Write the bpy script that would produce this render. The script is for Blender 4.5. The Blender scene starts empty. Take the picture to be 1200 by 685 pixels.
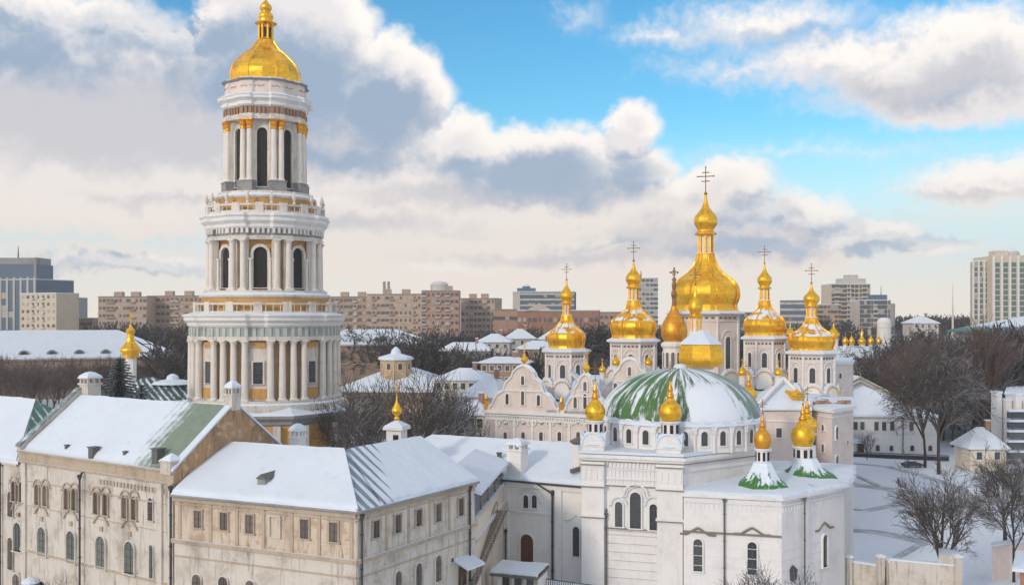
import bpy, math, random
from math import sin, cos, pi, radians, sqrt, atan, atan2
random.seed(11)
SC = bpy.context.scene
COL = SC.collection
# ------------------------------------------------------------ camera
CAMZ = 33.0
cd = bpy.data.cameras.new('camera'); cam = bpy.data.objects.new('camera', cd); COL.objects.link(cam)
cam.location = (0, 0, CAMZ); cam.rotation_euler = (pi/2, 0, 0)
cd.sensor_width = 36; cd.lens = 36.0; cd.shift_y = (372-342.5)/1200.0 * 1.0
cd.clip_end = 20000; cd.clip_start = 0.5
SC.camera = cam
# ------------------------------------------------------------ view
SC.view_settings.view_transform = 'Standard'; SC.view_settings.look = 'None'
SC.view_settings.exposure = 0.03; SC.view_settings.gamma = 1.0
# ------------------------------------------------------------ node maths
class NT:
    def __init__(s, nt): s.nt = nt
    def n(s, t, **k):
        nd = s.nt.nodes.new(t)
        for a, b in k.items(): setattr(nd, a, b)
        return nd
    def put(s, sock, v):
        if isinstance(v, bpy.types.NodeSocket): s.nt.links.new(v, sock)
        else: sock.default_value = v
    def m(s, op, a, b=0.0, c=None, clamp=False):
        nd = s.n('ShaderNodeMath', operation=op, use_clamp=clamp)
        s.put(nd.inputs[0], a); s.put(nd.inputs[1], b)
        if c is not None: s.put(nd.inputs[2], c)
        return nd.outputs[0]
    def v(s, op, a, b=(0, 0, 0)):
        nd = s.n('ShaderNodeVectorMath', operation=op)
        s.put(nd.inputs[0], a)
        if op == 'SCALE': s.put(nd.inputs['Scale'], b); return nd.outputs[0]
        s.put(nd.inputs[1], b)
        return nd.outputs['Value'] if op in ('DOT_PRODUCT', 'LENGTH', 'DISTANCE') else nd.outputs[0]
    def noise(s, vec, scale, detail=4, rough=0.55, w=None):
        nd = s.n('ShaderNodeTexNoise'); s.put(nd.inputs['Vector'], vec)
        nd.inputs['Scale'].default_value = scale; nd.inputs['Detail'].default_value = detail
        nd.inputs['Roughness'].default_value = rough
        return nd.outputs['Fac'], nd.outputs['Color']
    def sm(s, x, lo, hi):
        nd = s.n('ShaderNodeMapRange', interpolation_type='SMOOTHSTEP')
        s.put(nd.inputs[0], x); s.put(nd.inputs[1], lo); s.put(nd.inputs[2], hi)
        return nd.outputs[0]
    def mix(s, f, a, b):
        nd = s.n('ShaderNodeMix', data_type='RGBA'); s.put(nd.inputs[0], f)
        s.put(nd.inputs[6], a if isinstance(a, bpy.types.NodeSocket) else tuple(a)+(1,)*(4-len(a)))
        s.put(nd.inputs[7], b if isinstance(b, bpy.types.NodeSocket) else tuple(b)+(1,)*(4-len(b)))
        return nd.outputs[2]
    def xyz(s, v):
        nd = s.n('ShaderNodeSeparateXYZ'); s.put(nd.inputs[0], v); return nd.outputs
    def cxyz(s, x, y, z):
        nd = s.n('ShaderNodeCombineXYZ'); s.put(nd.inputs[0], x); s.put(nd.inputs[1], y); s.put(nd.inputs[2], z)
        return nd.outputs[0]
# ------------------------------------------------------------ sun + sky
SUN_EL, SUN_AZ = 22.0, -142.0      # azimuth measured from +Y towards +X
SUN_STR = 1.7
sd = bpy.data.lights.new('sun', 'SUN'); so = bpy.data.objects.new('sun', sd); COL.objects.link(so)
sd.energy = SUN_STR; sd.angle = radians(6); sd.color = (1.0, 0.84, 0.67)
so.rotation_euler = (radians(90-SUN_EL), 0, radians(-SUN_AZ+180))
W = bpy.data.worlds.new('World'); SC.world = W; W.use_nodes = True
for nd in list(W.node_tree.nodes): W.node_tree.nodes.remove(nd)
t = NT(W.node_tree)
wo = t.n('ShaderNodeOutputWorld'); bg = t.n('ShaderNodeBackground')
W.node_tree.links.new(bg.outputs[0], wo.inputs[0])
sky = t.n('ShaderNodeTexSky', sky_type='NISHITA'); sky.sun_disc = False
sky.sun_elevation = radians(SUN_EL); sky.sun_rotation = radians(SUN_AZ)
sky.air_density = 1.0; sky.dust_density = 0.4; sky.ozone_density = 2.5
SKY_STR = 0.12
def UV(px, py):
    az = atan((px-600)/1200.0); el = atan((372-py)/1200.0*cos(az))
    return az*12+6, el*12
def make_field(name, blobs, warp, fine, scaled=True):
    """density of cloud as a function of the (azimuth, elevation) direction"""
    g = bpy.data.node_groups.new(name, 'ShaderNodeTree')
    g.interface.new_socket('P', in_out='INPUT', socket_type='NodeSocketVector')
    g.interface.new_socket('D', in_out='OUTPUT', socket_type='NodeSocketFloat')
    q = NT(g); gi = q.n('NodeGroupInput'); go = q.n('NodeGroupOutput')
    P = gi.outputs[0]
    _, c1 = q.noise(P, 1.1, 3, 0.5); _, c2 = q.noise(P, 4.5, 5, 0.6)
    w = q.v('ADD', q.v('SCALE', q.v('SUBTRACT', c1, (.5, .5, .5)), warp), q.v('SCALE', q.v('SUBTRACT', c2, (.5, .5, .5)), fine))
    PW = q.v('MULTIPLY', q.v('ADD', P, w), (1, 1, 0))
    acc = None
    for (px, py, rx, ry, k) in blobs:
        u, v_ = UV(px, py)
        d = q.v('MULTIPLY', q.v('SUBTRACT', PW, (u, v_, 0)), (100.0/rx, 100.0/ry, 0))
        e = q.m('MULTIPLY', q.m('SUBTRACT', 1.0, q.v('LENGTH', d)), k)
        if scaled: e = q.m('MULTIPLY', e, min(rx, ry)/100.0)
        acc = e if acc is None else q.m('MAXIMUM', acc, e)
    g.links.new(acc, go.inputs[0])
    return g
BL = [ # cover
 (120, 150, 330, 125, 1), (330, 60, 120, 110, 1), (440, 120, 95, 75, 1), (60, 20, 160, 40, .8), (230, 200, 270, 60, 1),
 (480, 200, 110, 75, 1), (545, 175, 55, 52, 1), (620, 205, 150, 62, 1), (737, 150, 42, 36, 1.1), (740, 205, 60, 45, 1), (700, 260, 260, 70, 1),
 (850, 222, 68, 40, 1), (945, 255, 60, 34, 1), (1010, 280, 70, 24, 1), (1080, 293, 70, 14, 1.2), (880, 285, 160, 45, 1),
 (600, 310, 420, 38, .9), (330, 262, 150, 22, .8), (150, 305, 130, 20, .9), (40, 290, 90, 10, .6), (420, 260, 200, 60, 1), 
 (1000, 70, 150, 34, .55), (1130, 85, 150, 60, .9), (900, 30, 120, 26, .5), (790, 45, 60, 14, .6), (880, 75, 90, 14, .6), (1190, 210, 130, 34, .8), (1060, 110, 120, 22, .6),
 (1130, 30, 110, 24, .6), (375, 8, 30, 14, .5), (680, 20, 18, 12, .3), (1150, 250, 120, 12, .4), (950, 180, 110, 5, .4),
]
DK = [ # blue grey undersides
 (330, 95, 170, 80, 1), (200, 35, 190, 45, .9), (450, 135, 95, 60, 1), (400, 180, 150, 26, .7), (15, 50, 100, 55, .85), (110, 75, 120, 40, .45),
 (640, 205, 150, 46, 1), (745, 205, 60, 40, 1), (560, 195, 90, 28, .8), (905, 248, 55, 34, .95), (850, 262, 60, 20, .6), (985, 268, 60, 20, .9), (1055, 288, 100, 15, 1.2), (890, 288, 170, 16, .8),
 (150, 308, 130, 14, 1.0), (1105, 108, 110, 22, .35), (720, 285, 120, 10, .4), (60, 300, 80, 8, .5)]
MD = [ # mauve middle tones
 (110, 130, 240, 80, .9), (300, 170, 230, 50, .9), (600, 225, 240, 26, .7), (880, 275, 220, 40, .8), (1100, 95, 170, 40, .7), (1170, 215, 120, 20, .5), (400, 262, 200, 22, .5), (700, 300, 260, 18, .5),
 (930, 45, 120, 18, .4), (200, 235, 150, 12, .4), (820, 225, 40, 20, .3)]
gF = make_field('cloud_cover', BL, 0.55, 0.32); gD = make_field('cloud_grey', DK, 0.5, 0.30, False); gM = make_field('cloud_mauve', MD, 0.6, 0.3, False)
tc = t.n('ShaderNodeTexCoord'); x, y, z = t.xyz(tc.outputs['Generated'])
az = t.m('ARCTAN2', x, y); el = t.m('ARCSINE', z)
P = t.cxyz(t.m('MULTIPLY_ADD', az, 12.0, 6.0), t.m('MULTIPLY', el, 12.0), 0.0)
def grp(g, vec):
    n_ = t.n('ShaderNodeGroup'); n_.node_tree = g; t.put(n_.inputs[0], vec); return n_.outputs[0]
F0 = grp(gF, P); F1 = grp(gF, t.v('ADD', P, (0.06, 0.20, 0))); D0 = grp(gD, P); M0 = grp(gM, P)
# elsewhere in the sky: broken cloud of the same sort
P3 = t.v('MULTIPLY', tc.outputs['Generated'], (1, 1, 2.2))
nf, _ = t.noise(P3, 1.9, 6, 0.55); nf2, _ = t.noise(t.v('ADD', P3, (0.1, 0.05, -.12)), 2.6, 4, 0.5)
away = t.m('MAXIMUM', t.sm(t.m('ABSOLUTE', az), 0.50, 0.62), t.sm(el, 0.33, 0.42))
G0 = t.m('MULTIPLY', t.m('SUBTRACT', nf, 0.47), 2.5)
F = t.m('ADD', t.m('MULTIPLY', F0, t.m('SUBTRACT', 1.0, away)), t.m('MULTIPLY', G0, away))
D = t.m('ADD', t.m('MULTIPLY', D0, t.m('SUBTRACT', 1.0, away)), t.m('MULTIPLY', t.m('MULTIPLY', t.m('SUBTRACT', nf2, 0.48), 2.2), away))
hs = t.n('ShaderNodeHueSaturation'); hs.inputs['Saturation'].default_value = 1.3; hs.inputs['Value'].default_value = 1.0
t.put(hs.inputs['Color'], sky.outputs[0])
base = t.v('SCALE', hs.outputs[0], SKY_STR)
base = t.v('MULTIPLY', base, (1.0, 1.42, 1.32))
fine, _ = t.noise(P, 9.0, 5, 0.6)
Fn = t.m('ADD', F, t.m('MULTIPLY', t.m('SUBTRACT', fine, 0.5), 0.10))
mask = t.sm(Fn, -0.06, 0.14)
rim = t.sm(t.m('SUBTRACT', Fn, t.m('ADD', F1, 0.0)), -0.01, 0.11)
rim = t.m('MULTIPLY', rim, t.m('SUBTRACT', 1.0, t.sm(Fn, 0.12, 0.42)))
lowv = t.sm(el, 0.0, 0.22)
lit = t.mix(lowv, (1.0, 0.90, 0.80), (0.88, 0.845, 0.855))
mauve = t.mix(lowv, (0.76, 0.71, 0.71), (0.63, 0.63, 0.68))
greyc = t.mix(lowv, (0.46, 0.55, 0.68), (0.30, 0.42, 0.58))
med, _ = t.noise(P, 2.6, 6, 0.62); big, _ = t.noise(P, 0.8, 3, 0.5)
wob = t.m('MULTIPLY', t.m('SUBTRACT', med, 0.5), 0.75)
mk = t.sm(t.m('ADD', M0, wob), 0.0, 0.50)
dk = t.sm(t.m('ADD', D, wob), 0.05, 0.62)
cl = t.mix(mk, lit, mauve)
cl = t.mix(t.m('MULTIPLY', dk, 0.92), cl, greyc)
cl = t.mix(t.m('MULTIPLY', rim, t.m('SUBTRACT', 1.0, t.m('MULTIPLY', dk, .35))), cl, (1.08, 1.02, 0.96))
# pale milky band towards the horizon
hz = t.m('SUBTRACT', 1.0, t.sm(el, 0.03, 0.20))
base = t.mix(t.m('MULTIPLY', hz, 0.97), base, t.mix(t.sm(el, 0.0, 0.09), (1.0, 0.92, 0.82), (0.78, 0.87, 0.93)))
out = t.mix(mask, base, cl)
out = t.mix(t.m('SUBTRACT', 1.0, t.sm(z, -0.08, 0.0)), out, (0.45, 0.46, 0.5))
t.put(bg.inputs[0], out); bg.inputs[1].default_value = 1.0
W.cycles.sampling_method = 'MANUAL'; W.cycles.sample_map_resolution = 256

# ------------------------------------------------------------ materials
def mat(name, rough=0.7, metal=0.0, spec=0.3):
    m = bpy.data.materials.new(name); m.use_nodes = True
    b = m.node_tree.nodes['Principled BSDF']; b.inputs['Roughness'].default_value = rough
    b.inputs['Metallic'].default_value = metal; b.inputs['Specular IOR Level'].default_value = spec
    return m, NT(m.node_tree), b
def bump(q, b, h, strength=0.3, dist=0.1):
    n = q.n('ShaderNodeBump'); q.put(n.inputs['Height'], h); n.inputs['Strength'].default_value = strength
    n.inputs['Distance'].default_value = dist; q.put(b.inputs['Normal'], n.outputs[0])
def obco(q): return q.n('ShaderNodeTexCoord').outputs['Object']
SNOWC = (0.71, 0.785, 0.89)
def m_plain(name, col, rough=0.7, var=0.12, scale=1.5, **k):
    m, q, b = mat(name, rough, **k)
    f, _ = q.noise(obco(q), scale, 4)
    c = q.mix(f, [v*(1-var) for v in col], [min(1, v*(1+var)) for v in col])
    q.put(b.inputs['Base Color'], c); return m
def m_plaster(name, col, dirt, amount=0.5, streak=1.0, patch=None, snowtop=True):
    """plaster with rain streaks, blotches and snow lying on ledges"""
    m, q, b = mat(name, 0.85, spec=0.15)
    o = obco(q); xx, yy, zz = q.xyz(o)
    f1, _ = q.noise(o, 0.35, 5, 0.65)
    sv = q.v('MULTIPLY', o, (1.0, 1.0, 0.10)); f2, _ = q.noise(sv, 2.2, 5, 0.7)
    f3, _ = q.noise(o, 3.5, 5, 0.7)
    vo = q.n('ShaderNodeTexVoronoi', feature='DISTANCE_TO_EDGE'); vo.inputs['Scale'].default_value = 0.33
    wv, wc = q.noise(o, 1.2, 5, .7); q.put(vo.inputs['Vector'], q.v('ADD', o, q.v('SCALE', wc, 1.6)))
    crack = q.m('MULTIPLY', q.m('SUBTRACT', 1.0, q.sm(vo.outputs['Distance'], 0.0, 0.012)), q.sm(f1, 0.45, 0.6))
    c = q.mix(q.m('MULTIPLY', q.sm(f1, 0.45, 0.72), amount*0.6), col, dirt)
    c = q.mix(q.m('MULTIPLY', q.sm(f2, 0.50, 0.78), amount*streak), c, [d*0.75 for d in dirt])
    c = q.mix(q.m('MULTIPLY', q.sm(f3, 0.58, 0.75), amount*0.35), c, [d*0.9 for d in dirt])
    c = q.mix(q.m('MULTIPLY', crack, min(1, amount)*.7), c, [d*.5 for d in dirt])
    f9, _ = q.noise(o, 0.16, 3, .5); c = q.mix(q.m('MULTIPLY', q.sm(f9, .5, .65), .12*min(1.5, amount*2)), c, [min(1, v*1.12+.02) for v in col])
    if patch:
        f4, _ = q.noise(o, 0.8, 6, 0.75); c = q.mix(q.sm(f4, 0.53, 0.62), c, patch)
    if snowtop:
        g = q.n('ShaderNodeNewGeometry'); nz = q.xyz(g.outputs['Normal'])[2]
        c = q.mix(q.sm(nz, 0.55, 0.75), c, SNOWC)
    q.put(b.inputs['Base Color'], c)
    bump(q, b, f3, 0.25, 0.05); return m
def m_snow(name, tint=SNOWC, under=None, bias=None, ribs=None, lump=1.0, edge=0.08, nscale=0.45, namp=2.2):
    """snow; where bias(q, coords) + noise is positive the roofing shows through"""
    m, q, b = mat(name, 0.75, spec=0.2)
    o = obco(q)
    f, _ = q.noise(o, 0.25*lump, 4, 0.5); f2, _ = q.noise(o, 1.8, 5, 0.6)
    c = q.mix(f, [v*0.88 for v in tint], tint)
    f6, _ = q.noise(o, 0.9, 6, 0.7)
    c = q.mix(q.m('MULTIPLY', q.sm(f6, 0.56, 0.74), 0.45), c, [v*0.68 for v in tint])
    f7, _ = q.noise(o, 5.0, 5, 0.75); c = q.mix(q.m('MULTIPLY', q.sm(f7, 0.62, 0.72), 0.35), c, (0.35, 0.35, 0.36))
    hgt = q.m('ADD', q.m('MULTIPLY', f, 0.7), q.m('MULTIPLY', f2, 0.25))
    if under is not None:
        s = bias(q, o); nn, _ = q.noise(o, nscale, 6, 0.7)
        s = q.m('ADD', s, q.m('MULTIPLY', q.m('SUBTRACT', nn, 0.5), namp))
        if ribs:
            d = q.v('DOT_PRODUCT', o, ribs[0]); w = q.m('SINE', q.m('MULTIPLY', d, 2*pi/ribs[1]))
            s = q.m('ADD', s, q.m('MULTIPLY', w, ribs[2]))
        k = q.sm(s, -edge, edge)
        f5, _ = q.noise(o, 1.3, 4); uc = q.mix(f5, [v*0.75 for v in under], [v*1.25 for v in under])
        c = q.mix(k, c, uc)
        hgt = q.m('SUBTRACT', hgt, q.m('MULTIPLY', k, 1.0))
    q.put(b.inputs['Base Color'], c)
    bump(q, b, hgt, 0.5, 0.25); return m
def m_gold(name, col=(0.95, 0.55, 0.07), rough=0.25, snow=0.0):
    m, q, b = mat(name, rough, metal=0.80, spec=0.5)
    o = obco(q); f, _ = q.noise(o, 1.4, 4); f2, _ = q.noise(o, 0.6, 3)
    c = q.mix(q.sm(f, .35, .75), col, [col[0]*0.85, col[1]*0.72, col[2]*0.5])
    vo = q.n('ShaderNodeTexVoronoi'); vo.inputs['Scale'].default_value = 1.1; q.put(vo.inputs['Vector'], q.v('MULTIPLY', o, (1, 1, 1.5)))
    vc = q.xyz(vo.outputs['Color'])[0]      # gilded sheets, each a little different
    c = q.mix(q.m('MULTIPLY', vc, 0.32), c, [col[0]*0.78, col[1]*0.58, col[2]*0.4])
    sm_ = q.m('ABSOLUTE', q.m('SINE', q.m('MULTIPLY', q.xyz(o)[2], 4.2))); c = q.mix(q.m('MULTIPLY', q.m('SUBTRACT', 1.0, q.sm(sm_, 0.0, 0.14)), .45), c, (0.30, 0.15, 0.02))
    if not snow: q.put(b.inputs['Roughness'], q.m('MULTIPLY_ADD', vc, 0.20, rough-.10))
    if snow:
        g = q.n('ShaderNodeNewGeometry'); nz = q.xyz(g.outputs['True Normal'])[2]
        ff, _ = q.noise(o, 0.55, 4, 0.6)
        k = q.m('MULTIPLY', q.sm(nz, 0.50, 0.60), q.sm(ff, 0.62-snow*0.2, 0.68-snow*0.2))
        c = q.mix(k, c, SNOWC); q.put(b.inputs['Metallic'], q.m('MULTIPLY', q.m('SUBTRACT', 1.0, k), .8))
        q.put(b.inputs['Roughness'], q.m('ADD', q.m('MULTIPLY', k, .5), rough))
    q.put(b.inputs['Base Color'], c); bump(q, b, f2, 0.12, 0.3); return m
M = {}
M['white'] = m_plaster('church_plaster', (0.78, 0.755, 0.745), (0.46, 0.42, 0.39), 0.42, 0.55)
M['pink'] = m_plaster('cathedral_plaster', (0.72, 0.62, 0.57), (0.42, 0.33, 0.28), 0.5, 0.6)
M['trim'] = m_plaster('cathedral_trim', (0.78, 0.75, 0.72), (0.5, 0.45, 0.4), 0.35, 0.5)
M['old'] = m_plaster('aged_plaster', (0.61, 0.56, 0.50), (0.29, 0.23, 0.175), 1.0, 1.1)
M['old_trim'] = m_plaster('aged_trim', (0.58, 0.52, 0.46), (0.30, 0.24, 0.19), 0.8, 0.8)
M['old_brown'] = m_plaster('brown_weathered_trim', (0.46, 0.37, 0.28), (0.24, 0.18, 0.13), 0.8, 0.8)
M['peel'] = m_plaster('peeling_plaster', (0.60, 0.50, 0.40), (0.32, 0.21, 0.14), 1.2, 1.2, patch=(0.45, 0.33, 0.23))
M['peel_gable'] = m_plaster('weathered_brick_gable', (0.44, 0.27, 0.15), (0.20, 0.14, 0.10), 1.3, 1.2, patch=(0.52, 0.38, 0.25))
M['cream'] = m_plaster('cream_plaster', (0.68, 0.61, 0.51), (0.42, 0.35, 0.28), 0.5, 0.6)
M['tw'] = m_plaster('tower_stone', (0.70, 0.64, 0.57), (0.34, 0.29, 0.25), 0.85, 1.0)
M['tw_col'] = m_plaster('tower_column_stone', (0.76, 0.70, 0.63), (0.42, 0.36, 0.31), 0.6, 0.9)
M['ochre'] = m_plaster('ochre_plaster', (0.60, 0.33, 0.11), (0.34, 0.21, 0.11), 0.8, 0.8)
M['tan'] = m_plaster('tan_plaster', (0.52, 0.37, 0.23), (0.33, 0.23, 0.14), 0.7, 0.7)
M['frieze'] = m_plaster('weathered_frieze', (0.38, 0.42, 0.40), (0.20, 0.24, 0.23), 0.8, 0.8)
M['triglyph'] = m_plaster('weathered_triglyph', (0.55, 0.55, 0.51), (0.3, 0.3, 0.28), 0.8, 0.8)
M['stone_dark'] = m_plaster('dark_grey_stone', (0.30, 0.29, 0.28), (0.12, 0.12, 0.13), 0.7, 0.7)  # one dark grey tone for cornices, pedestals, roofs and back walls
M['rust'] = m_plain('rust_paint', (0.42, 0.20, 0.10))
M['brick'] = m_plaster('red_brick', (0.36, 0.20, 0.14), (0.18, 0.11, 0.09), 0.7, 0.7)
M['brickbrown'] = m_plaster('brown_brick_wall', (0.34, 0.24, 0.17), (0.17, 0.12, 0.10), 0.8, 0.8)
M['snow'] = m_snow('snow_cover')
M['gold'] = m_gold('gilding', (1.0, 0.60, 0.05), rough=0.36)
M['gold_snow'] = m_gold('gilding_with_snow', (1.0, 0.57, 0.045), rough=0.3, snow=0.75)
M['gold_dark'] = m_gold('weathered_gilding', (0.85, 0.42, 0.05), rough=0.4)
M['gold_old'] = m_gold('darkened_gilding', (0.34, 0.22, 0.10), rough=0.5)
M['iron'] = m_plain('dark_iron', (0.06, 0.06, 0.065), 0.6)
def m_glass(name, c1, c2, rough=.2):
    m, q, b = mat(name, rough, spec=.6); oi = q.n('ShaderNodeObjectInfo').outputs['Random']; f, _ = q.noise(obco(q), .9, 3)
    q.put(b.inputs['Base Color'], q.mix(q.m('MULTIPLY', oi, q.m('ADD', f, .35)), c1, c2)); q.put(b.inputs['Roughness'], q.m('MULTIPLY_ADD', oi, .25, rough-.08)); return m
M['glass'] = m_glass('window_glass', (0.03, 0.033, 0.038), (0.13, 0.135, 0.14))
M['glass_green'] = m_glass('green_grey_glass', (0.07, 0.09, 0.075), (0.20, 0.22, 0.19), .3)  # green-grey panes, tone differing from window to window
M['glass_brown'] = m_glass('brown_window', (0.06, 0.045, 0.04), (0.19, 0.155, 0.13), .3)
M['coping'] = m_snow('snow_dusted_metal_coping', under=(.20, .25, .24), bias=lambda q, o: q.m('ADD', .15, 0), namp=2.5, nscale=1.2, edge=.3)
M['bar'] = m_plain('window_bars', (0.10, 0.095, 0.09), 0.6)
M['metal'] = m_plain('dark_sheet_metal', (0.13, 0.125, 0.12), 0.5)
M['ledge'] = m_plain('weathered_ledge_metal', (0.22, 0.19, 0.17), 0.7)
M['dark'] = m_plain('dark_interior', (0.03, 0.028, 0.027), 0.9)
M['door'] = m_plain('door_wood', (0.13, 0.065, 0.04), 0.6, scale=4)
M['wood'] = m_plain('weathered_wood', (0.30, 0.26, 0.22), 0.8, scale=3)
M['green'] = m_plain('green_paint_metal', (0.09, 0.28, 0.09), 0.45, scale=1)
M['slate'] = m_plain('grey_green_roof', (0.12, 0.19, 0.18), 0.5, scale=1)
M['cloth'] = m_plain('dark_coat', (0.02, 0.02, 0.025), 0.9)
M['asphalt'] = m_plain('asphalt', (0.06, 0.06, 0.065), 0.9)
# ------------------------------------------------------------ mesh builder
class MB:
    def __init__(s): s.V = []; s.F = []; s.MI = []; s.mi = 0
    def add(s, vs, fs):
        o = len(s.V); s.V += [tuple(v) for v in vs]; s.F += [tuple(o+i for i in f) for f in fs]; s.MI += [s.mi]*len(fs); return s
    def box(s, c, size, rot=0.0):
        hx, hy, hz = size[0]/2, size[1]/2, size[2]/2; ca, sa = cos(rot), sin(rot); vs = []
        for dx, dy, dz in ((-1,-1,-1),(1,-1,-1),(1,1,-1),(-1,1,-1),(-1,-1,1),(1,-1,1),(1,1,1),(-1,1,1)):
            X, Y = dx*hx, dy*hy
            vs.append((c[0]+X*ca-Y*sa, c[1]+X*sa+Y*ca, c[2]+dz*hz))
        s.add(vs, [(0,3,2,1),(4,5,6,7),(0,1,5,4),(1,2,6,5),(2,3,7,6),(3,0,4,7)]); return s
    def prism(s, poly, z0, z1):
        n = len(poly)
        A = sum(poly[i][0]*poly[(i+1)%n][1]-poly[(i+1)%n][0]*poly[i][1] for i in range(n))
        if A < 0: poly = poly[::-1]
        vs = [(p[0], p[1], z0) for p in poly]+[(p[0], p[1], z1) for p in poly]
        s.add(vs, [tuple(range(n-1, -1, -1)), tuple(range(n, 2*n))]+[(i, (i+1)%n, n+(i+1)%n, n+i) for i in range(n)]); return s
    def ext(s, pts, vec):
        n = len(pts); vs = list(pts)+[(p[0]+vec[0], p[1]+vec[1], p[2]+vec[2]) for p in pts]
        s.add(vs, [tuple(range(n)), tuple(range(2*n-1, n-1, -1))]+[(i, n+i, n+(i+1)%n, (i+1)%n) for i in range(n)]); return s
    def lathe(s, cx, cy, prof, n=24, rot=0.0, cap=True, f=None):
        k = len(prof); vs = []
        for r, z in prof:
            for i in range(n):
                a = rot+2*pi*i/n; q_ = r+(f(a) if f else 0); vs.append((cx+q_*cos(a), cy+q_*sin(a), z))
        fs = [(j*n+i, j*n+(i+1)%n, (j+1)*n+(i+1)%n, (j+1)*n+i) for j in range(k-1) for i in range(n)]
        if cap: fs += [tuple(range(n-1, -1, -1)), tuple((k-1)*n+i for i in range(n))]
        s.add(vs, fs); return s
    def tube(s, p0, p1, r0, r1=None, n=6):
        r1 = r0 if r1 is None else r1
        d = [p1[i]-p0[i] for i in range(3)]; L = sqrt(sum(v*v for v in d)) or 1e-6; d = [v/L for v in d]
        a = (0, 0, 1) if abs(d[2]) < 0.9 else (1, 0, 0)
        u = [d[1]*a[2]-d[2]*a[1], d[2]*a[0]-d[0]*a[2], d[0]*a[1]-d[1]*a[0]]; l = sqrt(sum(v*v for v in u)); u = [v/l for v in u]
        w = [d[1]*u[2]-d[2]*u[1], d[2]*u[0]-d[0]*u[2], d[0]*u[1]-d[1]*u[0]]
        vs = []
        for P_, r in ((p0, r0), (p1, r1)):
            for i in range(n):
                c, sn = cos(2*pi*i/n)*r, sin(2*pi*i/n)*r
                vs.append(tuple(P_[k]+u[k]*c+w[k]*sn for k in range(3)))
        s.add(vs, [(i, (i+1)%n, n+(i+1)%n, n+i) for i in range(n)]+[tuple(range(n-1, -1, -1)), tuple(range(n, 2*n))]); return s
    def mesh(s, name, m):
        me = bpy.data.meshes.new(name); me.from_pydata(s.V, [], s.F); me.update()
        import bmesh
        bm = bmesh.new(); bm.from_mesh(me); bmesh.ops.recalc_face_normals(bm, faces=bm.faces); bm.to_mesh(me); bm.free()
        for m_ in (m if isinstance(m, (list, tuple)) else [m]): me.materials.append(m_)
        if any(s.MI): me.polygons.foreach_set('material_index', s.MI)
        return me
    def use(s, i): s.mi = i; return s
    def build(s, name, m, parent=None, smooth=False, off=None):
        """vertices are given in world space; off = world location of the parent"""
        if off is not None: s.V = [(v[0]-off[0], v[1]-off[1], v[2]-off[2]) for v in s.V]
        me = s.mesh(name, m)
        if smooth: me.polygons.foreach_set('use_smooth', [True]*len(me.polygons))
        o = bpy.data.objects.new(name, me); COL.objects.link(o)
        if parent is not None: o.parent = parent
        return o
def inst(name, me, parent, loc, rz=0.0, off=(0, 0, 0), scale=None):
    o = bpy.data.objects.new(name, me); COL.objects.link(o); o.parent = parent
    o.location = (loc[0]-off[0], loc[1]-off[1], loc[2]-off[2]); o.rotation_euler = (0, 0, rz)
    if scale: o.scale = scale
    return o
class Thing:
    """an Empty at the thing's base; parts are written in world coordinates"""
    def __init__(s, name, label, cat, base, group=None, rz=0.0):
        e = bpy.data.objects.new(name, None); COL.objects.link(e); e.location = base
        e['label'] = label; e['category'] = cat
        if group: e['group'] = group
        s.e = e; s.b = base
    def part(s, name, mb, m, parent=None, smooth=False): return mb.build(name, m, parent or s.e, smooth, s.b)
    def inst(s, name, me, loc, rz=0.0, parent=None, scale=None): return inst(name, me, parent or s.e, loc, rz, s.b, scale)
def tag(o, label, cat, group=None, kind=None):
    if label: o['label'] = label
    if cat: o['category'] = cat
    if group: o['group'] = group
    if kind: o['kind'] = kind
    return o
def PX(px, Y): return (px-600)/1200.0*Y
def PZ(py, Y): return CAMZ-(py-372)/1200.0*Y
def pt(px, Y): return (PX(px, Y), Y)
def hit(A, B, px, py=None):
    k = (px-600)/1200.0; dx, dy = B[0]-A[0], B[1]-A[1]
    s_ = (k*A[1]-A[0])/(dx-k*dy); X, Y = A[0]+dx*s_, A[1]+dy*s_
    return (X, Y) if py is None else (X, Y, PZ(py, Y))
def sub(a, b): return (a[0]-b[0], a[1]-b[1])
def unit(a, b):
    d = (b[0]-a[0], b[1]-a[1]); l = sqrt(d[0]**2+d[1]**2); return (d[0]/l, d[1]/l)
def lerp(a, b, t_): return tuple(a[i]+(b[i]-a[i])*t_ for i in range(len(a)))
def off2(p, u, a, n=(0, 0), b=0): return (p[0]+u[0]*a+n[0]*b, p[1]+u[1]*a+n[1]*b)
def wallang(A, B): return atan2(B[1]-A[1], B[0]-A[0])
def outn(A, B): u = unit(A, B); return (u[1], -u[0])
def band(mb, A, B, z0, z1, proud, ext=0.0):
    """a ledge or cornice along the wall A-B, standing proud of it"""
    u = unit(A, B); n = outn(A, B)
    a = off2(A, u, -ext); b = off2(B, u, ext)
    mb.prism([off2(a, n, -0.02), off2(b, n, -0.02), off2(b, n, proud), off2(a, n, proud)], z0, z1)
def pier(mb, A, B, c, w, z0, z1, proud):
    u = unit(A, B); n = outn(A, B)
    mb.prism([off2(off2(c, u, -w/2), n, -0.03), off2(off2(c, u, w/2), n, -0.03), off2(off2(c, u, w/2), n, proud), off2(off2(c, u, -w/2), n, proud)], z0, z1)
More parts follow.
